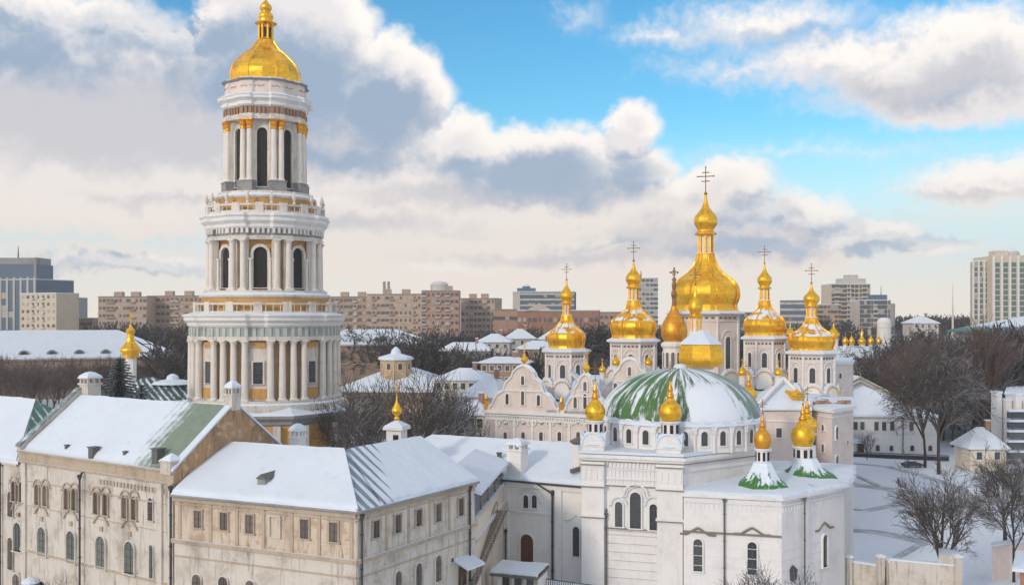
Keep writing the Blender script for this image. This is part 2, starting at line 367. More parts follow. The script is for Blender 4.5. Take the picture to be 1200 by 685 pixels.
# ------------------------------------------------------------ windows (shared meshes)
def arch_out(w, h, arch=True, k=8):
    if not arch: return [(-w/2, 0), (w/2, 0), (w/2, h), (-w/2, h)]
    r = w/2; return [(-r, 0), (r, 0)]+[(r*cos(pi*i/k), h-r+r*sin(pi*i/k)) for i in range(k+1)]
_wc = {}
def win_mesh(w, h, arch=True, fr=0.14, proud=0.16, fm='white', gm='glass', bars=True):
    w, h = round(w, 1), round(h, 1)
    key = (w, h, arch, fr, proud, fm, gm, bars)
    if key in _wc: return _wc[key]
    o = arch_out(w+2*fr, h+fr, arch); i = arch_out(w, h, arch)
    o = [(a, b-0.0) for a, b in o]
    f = MB(); n = len(o); vs = []
    for (lst, yy) in ((o, -proud), (i, -proud), (o, 0.06), (i, 0.06)): vs += [(a, yy, b) for a, b in lst]
    fs = []
    for q in range(n):
        r = (q+1) % n
        fs += [(q, r, n+r, n+q), (n+q, n+r, 3*n+r, 3*n+q), (q, 2*n+q, 2*n+r, r)]
    f.add(vs, fs)
    f.box((0, -proud*0.6, -0.07), (w+2*fr+0.2, proud*1.6, 0.14))
    g = MB(); g.ext([(a, -0.03, b) for a, b in i], (0, 0.05, 0))
    if bars:
        g.use(1); g.box((0, -0.05, h*0.46), (0.07, 0.05, h*0.9)); 
        k = max(1, int(h/1.0))
        for j in range(1, k+1): g.box((0, -0.05, h*j/(k+1)), (w*0.98, 0.05, 0.06))
    _wc[key] = (f.mesh('window', M[fm]), g.mesh('pane', [M[gm], M['bar']])); return _wc[key]
def put_win(T, pos, rz, w, h, parent=None, **k):
    f, g = win_mesh(w, h, **k)
    a = T.inst('window', f, pos, rz, parent)
    if parent is None:
        b = bpy.data.objects.new('pane', g); COL.objects.link(b); b.parent = a
    return a
def win_px(T, A, B, px, ytop, ybot, w, **k):
    x, y, z0 = hit(A, B, px, ybot); z1 = PZ(ytop, y)
    return put_win(T, (x, y, z0), wallang(A, B), w, z1-z0, **k)
def hood(mb, x, y, z, rz, w, r=0.12, proud=0.2):
    """an arched drip moulding over an opening"""
    n = 8; R = w/2; ca, sa = cos(rz), sin(rz)
    pts = [(-R, 0)]+[(-R*cos(pi*i/n), R*sin(pi*i/n)) for i in range(n+1)]+[(R, 0)]
    pts = [(-R-0.25, -0.1)]+pts[1:-1]+[(R+0.25, -0.1)]
    for a, b in zip(pts, pts[1:]):
        p = [(x+q[0]*ca+proud*0.5*sa, y+q[0]*sa-proud*0.5*ca, z+q[1]) for q in (a, b)]
        mb.tube(p[0], p[1], r, r, 5)
def peak(mb, x, y, z, rz, w, h, proud=0.22, th=0.14):
    """a little ogee drip moulding, peaked in the middle"""
    ca, sa = cos(rz), sin(rz)
    pts = [(-w, 0), (-w*0.62, 0), (-w*0.3, h*0.55), (0, h), (w*0.3, h*0.55), (w*0.62, 0), (w, 0)]
    for a, b in zip(pts, pts[1:]):
        p = [(x+q[0]*ca+proud*0.4*sa, y+q[0]*sa-proud*0.4*ca, z+q[1]) for q in (a, b)]
        mb.tube(p[0], p[1], th, th, 5)
def sheet(q0, q1, q2, q3, nu=60, nv=24, th=.16, rag=.45, amp=.07, seed=0, skirt=True):
    """lying snow: an uneven sheet over the slope q0-q1 (eave) to q3-q2 (ridge) with a ragged lower edge"""
    from mathutils import noise as MN, Vector
    mb = MB(); vs = []
    for j in range(nv+1):
        for i in range(nu+1):
            u_, v_ = i/nu, j/nv
            a, b_ = lerp(q0, q1, u_), lerp(q3, q2, u_); L = max(.1, sqrt(sum((a[k]-b_[k])**2 for k in range(3))))
            w0 = (MN.noise(Vector((a[0]*.55+seed, a[1]*.55, 3.1)))*.6+MN.noise(Vector((a[0]*2.1, a[1]*2.1+seed, 7.7)))*.4)
            vv = max(0.0, rag*(w0+.25))/L*(1-v_)+v_
            p = lerp(a, b_, vv)
            n_ = MN.noise(Vector((p[0]*.35+seed, p[1]*.35, 1.0)))+.5*MN.noise(Vector((p[0]*1.3, p[1]*1.3, seed+.5)))
            e = min(1.0, v_*L/.35)
            vs.append((p[0], p[1], p[2]+.02+th*(.35+.65*e)+amp*n_*e))
    N_ = nu+1
    fs = [(j*N_+i, j*N_+i+1, (j+1)*N_+i+1, (j+1)*N_+i) for j in range(nv) for i in range(nu)]
    o_ = len(vs); vs += [(v[0], v[1], v[2]-th-.04) for v in vs[:N_]]
    fs += [(i, o_+i, o_+i+1, i+1) for i in range(nu)]
    mb.add(vs, fs); return mb
def interp(prof, k=3):
    out_ = []
    n = len(prof)
    for i in range(n-1):
        p0 = prof[max(i-1, 0)]; p1 = prof[i]; p2 = prof[i+1]; p3 = prof[min(i+2, n-1)]
        for j in range(k):
            t_ = j/k
            out_.append(tuple(0.5*((2*p1[d])+(-p0[d]+p2[d])*t_+(2*p0[d]-5*p1[d]+4*p2[d]-p3[d])*t_*t_+(-p0[d]+3*p1[d]-3*p2[d]+p3[d])*t_**3) for d in (0, 1)))
    out_.append(prof[-1]); return [(max(0.005, r), z_) for r, z_ in out_]
def roof_faces(mb, quads, th=0.35):
    """closed slab for each sloping face"""
    for q_ in quads: mb.ext([tuple(p) for p in q_], (0, 0, -th))
def cross_mb(mb, x, y, z, h, r=None, rz=0.0):
    r = (r or max(0.05, h*0.035))*.68; ca, sa = cos(rz), sin(rz)
    mb.tube((x, y, z), (x, y, z+h), r, r, 5)
    for f, L in ((0.66, 0.30), (0.80, 0.14), (0.48, 0.16)):
        mb.tube((x-L*h*ca, y-L*h*sa, z+f*h), (x+L*h*ca, y+L*h*sa, z+f*h), r, r, 5)
    for px_, pz_ in ((0, 1), (-0.3, .66), (0.3, .66)):
        mb.lathe(x+px_*h*ca, y+px_*h*sa, [(.01, z+pz_*h-r*2), (r*2, z+pz_*h), (.01, z+pz_*h+r*2)], 6)
    mb.lathe(x, y, [(.01, z-r*3), (r*4, z), (r*2, z+r*4), (.01, z+r*5)], 8)
# ============================================================ THE SETTING
def ground_h(x, y):
    def ss(a, b, v): v = max(0, min(1, (v-a)/(b-a))); return v*v*(3-2*v)
    h = 15*ss(455, 640, y)
    h += 9*ss(60, 180, x)*ss(430, 560, y)
    return h+0.35*sin(x*0.07)*sin(y*0.05)*ss(140, 200, y)
def make_ground():
    xs = [-1500, -1100, -850]+[-600+20*i for i in range(61)]+[850, 1100, 1500]
    ys = [-400, -200]+[-60+15*i for i in range(56)]+[900, 1100, 1300]
    vs = [(x, y, ground_h(x, y)) for y in ys for x in xs]; n = len(xs)
    fs = [(j*n+i, j*n+i+1, (j+1)*n+i+1, (j+1)*n+i) for j in range(len(ys)-1) for i in range(n-1)]
    mb = MB(); mb.add(vs, fs)
    m, q, b = mat('snowy_ground', 0.8, spec=0.15)
    o = obco(q); f, _ = q.noise(o, 0.06, 6, 0.6); f2, _ = q.noise(o, 0.5, 5, 0.65)
    yy = q.xyz(o)[1]
    c = q.mix(q.sm(f2, 0.45, 0.8), SNOWC, (0.74, 0.77, 0.83))
    trod, _ = q.noise(q.v('MULTIPLY', o, (1, 2.2, 1)), 0.09, 5, 0.6)
    c = q.mix(q.m('MULTIPLY', q.sm(trod, 0.60, 0.70), 0.30), c, (0.50, 0.52, 0.56))
    far = q.m('MULTIPLY', q.sm(yy, 300.0, 420.0), 0.8)
    c = q.mix(q.m('MULTIPLY', far, q.sm(f, 0.35, 0.6)), c, (0.10, 0.09, 0.09))
    q.put(b.inputs['Base Color'], c); f8, _ = q.noise(o, 1.6, 6, .7); bump(q, b, q.m('ADD', f2, q.m('MULTIPLY', f8, .5)), 0.8, 0.3)
    o_ = mb.build('ground', m, smooth=True); o_['kind'] = 'structure'
make_ground()
def path(name, pts, w, m, dz=0.02):
    mb = MB(); L = []; R = []
    for i, p in enumerate(pts):
        a = pts[max(i-1, 0)]; b_ = pts[min(i+1, len(pts)-1)]; u = unit(a, b_); n = (-u[1], u[0])
        L.append((p[0]+n[0]*w/2, p[1]+n[1]*w/2, ground_h(p[0]+n[0]*w/2, p[1]+n[1]*w/2)+dz))
        R.append((p[0]-n[0]*w/2, p[1]-n[1]*w/2, ground_h(p[0]-n[0]*w/2, p[1]-n[1]*w/2)+dz))
    mb.add(L+R, [(i, i+1, len(pts)+i+1, len(pts)+i) for i in range(len(pts)-1)])
    o_ = mb.build(name, m); o_['kind'] = 'structure'
mp, q, b = mat('trodden_snow', 0.8, spec=0.1)
o = obco(q); f, _ = q.noise(o, 0.5, 6, 0.7); f2, _ = q.noise(o, 0.12, 4)
q.put(b.inputs['Base Color'], q.mix(q.sm(f, 0.4, 0.62), (0.36, 0.38, 0.42), (0.60, 0.64, 0.70)))
bump(q, b, f, 0.5, 0.15)
path('path', [(56+2*i, 212-1.9*i-0.6*sin(i*.7), ) for i in range(-2, 22)], 3.4, mp)
path('path', [pt(992, 232), pt(1040, 226), pt(1080, 214), pt(1120, 200), pt(1150, 180), pt(1165, 160)], 2.4, mp, 0.05)
path('path', [pt(1000, 214), pt(1030, 200), pt(1060, 190), pt(1090, 170), pt(1080, 150), pt(1040, 138)], 1.2, mp, 0.06)
path('path', [pt(990, 160), pt(1030, 158), pt(1060, 154), pt(1090, 150)], 3.0, mp, 0.03)
path('path', [pt(985, 178), pt(1015, 176), pt(1050, 181), pt(1085, 190)], 2.2, mp, 0.04)

# ============================================================ GREAT BELL TOWER
TX, TY = PX(311.5, 197), 197.0; S = 197/1200.0
def tz(py): return CAMZ+(372-py)*S
def face_pt(r, deg):   # deg 0 looks at the camera, positive to the right
    base_a = atan2(0-TY, 0-TX); a = base_a+radians(deg); return (TX+r*cos(a), TY+r*sin(a), a)
def oct_rot(): return atan2(-TY, -TX)+radians(-6+22.5)
tower = Thing('bell_tower', 'tall white four tiered bell tower with paired columns and a single gold dome', 'bell tower', (TX, TY, 0))
w8 = dict(n=8, rot=oct_rot())
w32 = dict(n=48)
def brk(hw, d):
    def f(a):
        g = (math.degrees(a-atan2(-TY, -TX))+6) % 45-22.5
        return d if abs(g) < hw else (d*.0)
    return f
def ring(name, m, prof, extra=None, **k):
    mb = MB(); mb.lathe(TX, TY, prof, **k)
    if extra: mb.use(1); extra(mb); m = [m[0], m[1]]
    return tower.part(name, mb, m)
B2K = dict(n=144, f=brk(17, .55)); B3K = dict(n=144, f=brk(11.5, .6)); B4K = dict(n=144, f=brk(10.5, .55))
# lower tier
ring('base_tier', M['ochre'], [(16.2, 0), (16.2, 1.5), (15.6, 1.7), (15.6, 13.6)], **w8)
ring('base_cornice', M['stone_dark'], [(15.7, 13.6), (16.1, 13.9), (16.1, 14.4), (17.0, 15.0), (17.0, 15.5), (15.2, 16.5)], **w8)
ring('base_roof', M['snow'], [(16.8, 15.52), (15.0, 16.8), (14.6, 17.2)], n=8, rot=oct_rot())
ring('plinth', M['tw'], [(14.9, 16.0), (14.9, 17.3), (14.5, 17.6), (14.5, 18.0)], **w32)
def niche_piers():
    for k in range(8):
        for d in (-13, 13):
            x, y, a = face_pt(15.8/cos(radians(d))*cos(radians(22.5))*1.035, -6+45*k+d)
            mb = MB(); mb.box((x, y, 7), (1.2, 1.2, 13.2), a); tower.part('pilaster', mb, M['tw'])
niche_piers()
# tier two
ring('wall', M['tan'], [(12.7, 18.0), (12.7, 28.9)], **w32)
cm = MB(); cm.lathe(0, 0, [(.82, 0), (.82, .35), (.70, .5), (.64, .62), (.62, 3.5), (.53, 10.2), (.62, 10.4), (.72, 10.6), (.72, 10.95)], 14)
cm.box((0, 0, .15), (1.6, 1.6, .3)); cm.box((0, 0, 10.85), (1.5, 1.5, .2))
CM2 = cm.mesh('column', M['tw_col'])
for k in range(8):
    for d in (9.5, 18.2, 26.8, 35.5):
        x, y, a = face_pt(13.75, -6+45*k+d); tower.inst('column', CM2, (x, y, 17.95), a)
    x, y, a = face_pt(12.75, -6+45*k)
    mb = MB(); 
    u = (-sin(a), cos(a))
    mb.box((x, y, 23.3), (.35, 3.6, 10.4), a); tower.part('bay_panel', mb, M['tw'])
    mb = MB(); mb.box((x+.2*cos(a), y+.2*sin(a), 19.3), (.3, 3.0, 1.9), a); tower.part('dado', mb, M['ochre'])
    mb = MB(); mb.box((x+.2*cos(a), y+.2*sin(a), 28.0), (.3, 2.6, .9), a); tower.part('lintel_panel', mb, M['ochre'])
    put_win(tower, (x+.2*cos(a), y+.2*sin(a), 21.1), a+pi/2, 1.7, 3.9, arch=False, fr=.3, proud=.3, fm='tw')
ring('architrave', M['tw'], [(13.85, 28.9), (13.85, 29.6), (13.6, 29.6)], **B2K)
def ex(mb):
    for k in range(64):
        g = ((k+.5)*360/64+6) % 45-22.5; x, y, a = face_pt(13.5+(.55 if abs(g) < 17 else 0), (k+.5)*360/64); mb.box((x, y, 30.4), (.3, .6, 1.5), a)
ring('frieze', [M['frieze'], M['triglyph']], [(13.45, 29.55), (13.45, 31.3)], ex, **B2K)
ring('cornice', M['trim'], [(13.6, 31.3), (13.9, 31.7), (13.9, 32.0), (14.5, 32.5), (14.5, 33.0), (14.8, 33.3), (14.8, 33.55), (12.6, 34.0)], **B2K)
def balustrade(r, z0, h, m1, gap=12, nposts=16, rail=.35, step=4):
    ring('balustrade', m1, [(r-.2, z0), (r+.2, z0), (r+.2, z0+.4), (r-.2, z0+.4)], n=48, cap=False)
    ring('balustrade_rail', m1, [(r-.2, z0+h-rail), (r+.25, z0+h-rail), (r+.25, z0+h), (r-.2, z0+h)], n=48, cap=False)
    for k in range(nposts):
        x, y, a = face_pt(r, -6+22.5+k*360/nposts)
        b_ = MB(); b_.box((x, y, z0+h/2+.1), (.6, 1.5, h+.2), a); tower.part('balustrade_pier', b_, m1)
    b_ = MB(); b_.lathe(TX, TY, [(r-.05, z0), (r+.05, z0), (r+.05, z0+.5), (r-.05, z0+.5)], 48, cap=False)
    for k in range(nposts*step):
        x, y, a = face_pt(r, k*360/(nposts*step)); b_.box((x, y, z0+h/2), (.14, .14, h-.4))
    tower.part('balusters', b_, m1)
balustrade(13.2, 33.7, 2.0, M['tw'])
ring('attic', M['ochre'], [(11.9, 33.8), (11.9, 36.6)], **w32)
ring('attic_cornice', M['tw'], [(12.0, 36.6), (12.3, 36.9), (12.3, 37.2), (11.6, 37.6), (11.6, 38.0)], **w32)
# tier three
ring('wall', M['ochre'], [(9.6, 38), (9.6, 47.4)], **w8)
cm = MB(); cm.lathe(0, 0, [(.74, 0), (.74, .3), (.62, .45), (.56, .6), (.54, 3), (.46, 8.6), (.56, 8.8), (.66, 9.0), (.66, 9.35)], 14)
cm.box((0, 0, .15), (1.5, 1.5, .3)); cm.box((0, 0, 9.2), (1.4, 1.4, .25))
CM3 = cm.mesh('column', M['tw_col'])
cs = MB(); cs.lathe(0, 0, [(.42, 0), (.42, .3), (.30, .45), (.27, 5.4), (.4, 5.6), (.4, 5.9)], 10); CS3 = cs.mesh('small_column', M['tw_col'])
for k in range(8):
    ph = -6+45*k
    for d in (16.5, 28.5):
        x, y, a = face_pt(10.6, ph+d); tower.inst('column', CM3, (x, y, 38.0), a)
        x, y, a = face_pt(9.9, ph+d); mb = MB(); mb.box((x, y, 42.7), (.7, 1.5, 9.4), a); tower.part('pilaster', mb, M['tw'])
    x, y, a = face_pt(9.6*cos(radians(22.5))+.03, ph); c_, s_ = cos(a), sin(a)
    put_win(tower, (x, y, 38.5), a+pi/2, 2.5, 7.5, fr=.55, proud=.55, fm='tw', gm='dark', bars=False)
    for sgn in (-1, 1): tower.inst('small_column', CS3, (x+.75*c_-sgn*1.75*s_, y+.75*s_+sgn*1.75*c_, 38.0), a)
ring('architrave', M['tw'], [(10.4, 47.3), (10.5, 47.9), (10.3, 48.0)], **B3K)
def ex(mb):
    for k in range(72):
        g = ((k+.5)*5+6) % 45-22.5; x, y, a = face_pt(10.35+(.6 if abs(g) < 11.5 else 0), (k+.5)*5); mb.box((x, y, 48.9), (.35, .45, .9), a)
ring('frieze', [M['stone_dark'], M['tw_col']], [(10.2, 47.95), (10.2, 49.5)], ex, **B3K)
ring('cornice', M['trim'], [(10.4, 49.3), (10.7, 49.6), (10.7, 50.1), (11.4, 50.7), (11.4, 51.3), (11.75, 51.6), (11.75, 52.0), (10.2, 52.4)], **B3K)
balustrade(10.9, 52.1, 1.7, M['tw'])
us = MB(); us.lathe(0, 0, [(.3, 0), (.3, .3), (.12, .5), (.35, .95), (.42, 1.4), (.2, 1.75), (.26, 1.9), (.1, 2.2), (.02, 2.5)], 10)
UR = us.mesh('urn', M['tw'])
for k in range(16):
    x, y, a = face_pt(10.9, -6+22.5*k+11.25); tower.inst('urn', UR, (x, y, 53.8), a)
ring('attic', M['ochre'], [(9.2, 52.3), (9.2, 55.0)], n=48)
ring('attic_cornice', M['tw'], [(9.3, 55.0), (9.6, 55.3), (9.6, 55.6), (9.0, 56.0), (9.0, 56.4)], n=48)
# tier four
ring('wall', M['tw'], [(6.5, 56.4), (6.5, 70.0)], **w8)
ped = MB(); ped.box((0, 0, 1.0), (2.0, 3.1, 2.0)); ped.box((0, 0, 2.05), (2.2, 3.3, .22)); ped.box((0, 0, .1), (2.3, 3.4, .2)); PED = ped.mesh('pedestal', M['stone_dark'])
cm = MB(); cm.lathe(0, 0, [(.72, 0), (.72, .3), (.60, .45), (.56, .6), (.54, 4), (.45, 9.6)], 14); CM4 = cm.mesh('column', M['tw_col'])
cg = MB(); cg.lathe(0, 0, [(.46, 0), (.55, .1), (.55, .3), (.5, .5), (.72, 1.1), (.62, 1.3), (.85, 1.7)], 10); cg.box((0, 0, 1.75), (1.4, 1.4, .2))
for q_ in range(4): cg.lathe(.62*cos(q_*pi/2+pi/4), .62*sin(q_*pi/2+pi/4), [(.05, 1.2), (.24, 1.45), (.05, 1.7)], 8)
CG4 = cg.mesh('capital', M['gold_dark'])
for k in range(8):
    ph = -6+45*k
    x, y, a = face_pt(7.1, ph+22.5); tower.inst('pedestal', PED, (x, y, 56.3), a)
    mb = MB(); x, y, a = face_pt(6.5, ph+22.5); mb.box((x, y, 64), (1.2, 2.6, 12), a); tower.part('corner_pier', mb, M['tw'])
    for d in (17.2, 27.8):
        x, y, a = face_pt(7.45, ph+d); c_ = tower.inst('column', CM4, (x, y, 58.4), a)
        g_ = bpy.data.objects.new('capital', CG4); COL.objects.link(g_); g_.parent = c_; g_.location = (0, 0, 9.55)
    x, y, a = face_pt(6.5*cos(radians(22.5))+.03, ph)
    put_win(tower, (x, y, 57.4), a+pi/2, 1.9, 11.0, fr=.35, proud=.45, fm='tw', gm='dark', bars=False)
ring('architrave', M['tw'], [(7.5, 69.85), (7.6, 70.4), (7.2, 70.5), (7.2, 70.9)], **B4K)
def ex(mb):
    for k in range(60):
        g = ((k+.5)*6+6) % 45-22.5; x, y, a = face_pt(7.2+(.55 if abs(g) < 10.5 else 0), (k+.5)*6); mb.box((x, y, 71.5), (.35, .36, 1.2), a)
ring('frieze', [M['stone_dark'], M['rust']], [(7.05, 70.8), (7.05, 72.3)], ex, **B4K)
ring('cornice', M['trim'], [(7.2, 72.2), (7.6, 72.5), (7.6, 73.1), (8.4, 73.6), (8.4, 74.0), (8.6, 74.2), (7.1, 74.9)], **B4K)
def ex(mb):
    for k in range(120):
        if k % 15 in (0, 1, 7): continue
        g = (k*3+6) % 45-22.5; x, y, a = face_pt(7.27+(.4 if abs(g) < 10.5 else 0), k*3); mb.box((x, y, 75.9+.08*((k*7) % 3)), (.12, .15, .22+.08*(k % 2)), a)
ring('attic_drum', [M['pink'], M['rust']], [(7.25, 74.7), (7.25, 77.0)], ex, n=144, f=brk(10.5, .4))
ring('eaves', M['stone_dark'], [(7.4, 77.0), (7.9, 77.2), (7.9, 77.35), (6.6, 77.8)], n=144, f=brk(10.5, .4))
TD = [(39.5, 102), (40.5, 96), (41, 90), (39.5, 84), (36, 77.5), (30, 71), (24, 65), (17.5, 60), (13.5, 55), (11, 51), (9.5, 48)]
mb = MB(); mb.lathe(TX, TY, interp([(r*S, tz(y_)) for r, y_ in TD], 3), n=16, rot=oct_rot())
for k in range(8):
    pr = interp([(r*S+.06, tz(y_)) for r, y_ in TD], 2)
    for (r0, z0), (r1, z1) in zip(pr, pr[1:]):
        x0, y0, a = face_pt(r0, -6+22.5+45*k); x1, y1, a = face_pt(r1, -6+22.5+45*k); mb.tube((x0, y0, z0), (x1, y1, z1), .13, .13, 5)
tower.part('dome', mb, M['gold'])
ring('lantern', M['gold_dark'], [(9*S, tz(48)), (7*S, tz(46)), (7*S, tz(30))], n=8, rot=oct_rot())
for k in range(8):
    x, y, a = face_pt(7.9*S, -6+45*k+22.5)
    mb = MB(); mb.tube((x, y, tz(47)), (x, y, tz(30)), .22, .2, 8); tower.part('lantern_column', mb, M['gold'])
    x, y, a = face_pt(6.6*S, -6+45*k)
    mb = MB(); mb.box((x, y, tz(39)), (.12, .5, 1.9), a); tower.part('lantern_opening', mb, M['dark'])
ring('finial', M['gold'], interp([(9*S, tz(30)), (12.5*S, tz(28.5)), (12.5*S, tz(27.5)), (8*S, tz(25.5)), (8.5*S, tz(22)), (9*S, tz(19)), (7*S, tz(16)), (5*S, tz(14)), (6.8*S, tz(11)), (7*S, tz(8)), (4*S, tz(4)), (1.5*S, tz(1)), (.6*S, tz(-4))], 2), n=16)
mb = MB(); cross_mb(mb, TX, TY, tz(-4), 5.0, .14); tower.part('cross', mb, M['gold'])

# ============================================================ FRONT LEFT: REFECTORY-SIDE BUILDINGS
O1 = (-32.42, 98.5); u1 = (.817, -.577); n1 = (.577, .817)
def q1(a, b, z=None): p = off2(O1, u1, a, n1, b); return p if z is None else (p[0], p[1], z)
L1 = Thing('long_stone_house', 'long cream plastered house with paired arched windows and bare green metal by its gable', 'building', (O1[0], O1[1], 0))
mb = MB(); mb.prism([q1(-27.5, 0), q1(-.6, 0), q1(-.6, 14.4), q1(-27.5, 14.4)], 0, 17.6); L1.part('wall', mb, M['old'])
mb = MB(); mb.ext([q1(-.6, -.05, 0), q1(-.6, 14.45, 0), q1(-.6, 14.45, 18.3), q1(-.6, 7.2, 24.3), q1(-.6, -.05, 18.3)], (u1[0]*.6, u1[1]*.6, 0)); L1.part('gable_wall', mb, M['peel_gable'])
mb = MB(); 
for (b0, b1_, z0, z1) in ((-.35, 7.2, 18.25, 24.35), (14.75, 7.2, 18.25, 24.35)):
    mb.ext([q1(-.75, b0, z0), q1(.15, b0, z0), q1(.15, b1_, z1), q1(-.75, b1_, z1)], (0, 0, .22))
L1.part('gable_coping', mb, M['snow'])
A1, B1 = q1(-27.5, 0), q1(0, 0)
mb = MB()
band(mb, A1, B1, 16.95, 17.15, .35); band(mb, A1, B1, 17.15, 18.1, .18); band(mb, A1, B1, 18.1, 18.3, .4, .1)
band(mb, A1, B1, 7.1, 7.4, .15); band(mb, A1, B1, 14.9, 15.05, .10)
for i in range(20): pier(mb, A1, B1, q1(-12.2+i*.58, 0), .26, 15.9, 16.4, .12)
band(mb, A1, B1, 12.2, 12.3, .08)
L1.part('cornice', mb, M['old_brown'])
for a_ in (-26.6, -2.2, -.45):
    mb = MB(); pier(mb, A1, B1, q1(a_, 0), .8, 0, 17.1, .22); L1.part('pilaster', mb, M['old'])
bias_l1 = lambda q, o: q.m('ADD', q.m('SUBTRACT', q.v('DOT_PRODUCT', o, (.817, -.577, 0)), -5.6), q.m('MULTIPLY', q.v('DOT_PRODUCT', o, (.577, .817, 0)), 0.25))
mR1 = m_snow('snow_with_green_metal', under=(.21, .27, .215), bias=bias_l1, ribs=((.817, -.577, 0), .9, .5), namp=7.0, edge=1.6, nscale=.7)
mb = MB(); roof_faces(mb, [[q1(-27.5, .15, 18.1), q1(-.6, .15, 18.1), q1(-.6, 7.2, 23.8), q1(-27.5, 7.2, 23.8)], [q1(-27.5, 7.2, 23.8), q1(-.6, 7.2, 23.8), q1(-.6, 14.6, 18.1), q1(-27.5, 14.6, 18.1)]])
rf1 = L1.part('roof', mb, mR1)
mb = sheet(q1(-27.4, .45, 18.35), q1(-.75, .45, 18.35), q1(-.75, 7.2, 23.83), q1(-27.4, 7.2, 23.83), 70, 26, seed=2.0, rag=.3)
rs1 = L1.part('roof_snow', mb, mR1, smooth=True)
mb = MB(); mb.ext([q1(-28.1, -.1, 17.8), q1(-28.1, 14.5, 17.8), q1(-28.1, 14.5, 18.6), q1(-28.1, 7.2, 24.6), q1(-28.1, -.1, 18.6)], (u1[0]*.6, u1[1]*.6, 0))
fw = L1.part('firewall', mb, M['old_trim'])
mb = MB()
for (b0, b1_, z0, z1) in ((-.2, 7.2, 18.62, 24.62), (14.6, 7.2, 18.62, 24.62)):
    mb.ext([q1(-28.25, b0, z0), q1(-27.4, b0, z0), q1(-27.4, b1_, z1), q1(-28.25, b1_, z1)], (0, 0, .2))
L1.part('coping', mb, M['coping'], fw)
def chimney(T, x, y, z0, z1, w, m='old', rz=0.0, cap='snow', open_=True, parent=None):
    mb = MB(); mb.box((x, y, (z0+z1-.9)/2), (w, w, z1-z0-.9), rz); mb.box((x, y, z1-.85), (w*1.18, w*1.18, .2), rz)
    ca, sa = cos(rz), sin(rz)
    for dx in (-1, 0, 1):
        for dy in (-1, 0, 1):
            if dx or dy: mb.box((x+(dx*ca-dy*sa)*w*.42, y+(dx*sa+dy*ca)*w*.42, z1-.5), (w*.14, w*.14, .6), rz)
    mb.box((x, y, z1-.15), (w*1.2, w*1.2, .14), rz)
    c = T.part('chimney', mb, M[m], parent)
    mb = MB(); mb.lathe(x, y, [(w*.8, z1-.08), (w*.75, z1+.12), (w*.35, z1+.5), (.02, z1+.62)], 4, rz+pi/4)
    cc = T.part('snow_cap', mb, M[cap], c if parent is None else parent)
    return c
rz1 = atan2(u1[1], u1[0])
x, y = q1(-27.0, 8.2); chimney(L1, x, y, 23, PZ(441, y), 1.7, rz=rz1)
x, y = q1(-.3, 7.2); chimney(L1, x, y, 23.6, 26.0, 1.1, rz=rz1)
x, y = q1(.2, 13.2)
# little dormers and vents standing out of the snow
def vent(T, x, y, z, w, h, m='stone_dark', rz=0.0):
    mb = MB(); mb.box((x, y, z+h/2-.4), (w, w, h+.8), rz); mb.box((x, y, z+h+.05), (w*1.3, w*1.3, .1), rz); return T.part('roof_vent', mb, M['metal'])
def roofz1(b): return 18.1+(23.8-18.1)*(b-.15)/7.05
for a_, b_, w_, h_ in ((-14.6, .75, .8, .8), (-4.0, 1.0, .9, 1.2), (-20, 1.0, .35, .4), (-9.6, 1.1, .35, .4)):
    x, y = q1(a_, b_); vent(L1, x, y, roofz1(b_), w_, h_, rz=rz1)
mb = MB(); x, y = q1(-.9, .3); mb.box((x, y, 18.5), (1.5, 1.5, 1.2), rz1); mb.lathe(x, y, [(1.3, 19.1), (1.2, 19.25), (.02, 19.9)], 4, rz1+pi/4); L1.part('corner_pier', mb, M['old_trim'])
for pr in ((17, 26), (44.5, 54), (79, 88), (113.5, 124.6), (147, 158)):
    for px in pr:
        fk = (px-17)/141.0
        yt = 563+fk*18; yb = 586+fk*22
        win_px(L1, A1, B1, px, yt, yb, .85, fr=.14, proud=.2, fm='old_brown', gm='glass_brown', bars=False)
win_px(L1, A1, B1, 177, 583, 609, .75, fr=.12, proud=.14, fm='old', gm='glass_brown')
for px, yt, yb in ((22, 612, 645), (50.5, 617, 650), (84.5, 622, 658), (119.5, 628, 665), (153, 633, 671)):
    win_px(L1, A1, B1, px, yt, yb, 1.6, fr=.16, proud=.24, fm='old', gm='glass_green')
win_px(L1, A1, B1, 178, 638, 676, .6, fr=.12, proud=.14, fm='old', gm='glass_green')
for px, yt, yb in ((20, 672, 700), (50.5, 680, 705), (153, 700, 730), (84.5, 686, 712)):
    win_px(L1, A1, B1, px, yt, yb, 1.5, fr=.14, proud=.16, fm='old', gm='glass_brown')
mb = MB()
for pr, fk in (((17, 26), 0), ((44.5, 54), .2), ((79, 88), .44), ((113.5, 124.6), .7), ((147, 158), .95)):
    for px in pr:
        x, y, z = hit(A1, B1, px, 565+fk*18+1); hood(mb, x, y, z, rz1, 1.55, .09)
    xm, ym, zm = hit(A1, B1, (pr[0]+pr[1])/2, 592+fk*22)
    for sg in (-1, 1):
        for i in range(4):
            a0, a1 = i/4, (i+1)/4
            f_ = lambda a: (xm+u1[0]*sg*(.1+1.2*a)-n1[0]*.12, ym+u1[1]*sg*(.1+1.2*a)-n1[1]*.12, zm+.35-.9*a*a)
            mb.tube(f_(a0), f_(a1), .1, .1, 5)
    mb.box((xm, ym, zm-1.0), (.5, .3, .5), rz1)
L1.part('window_mouldings', mb, M['old_brown'])
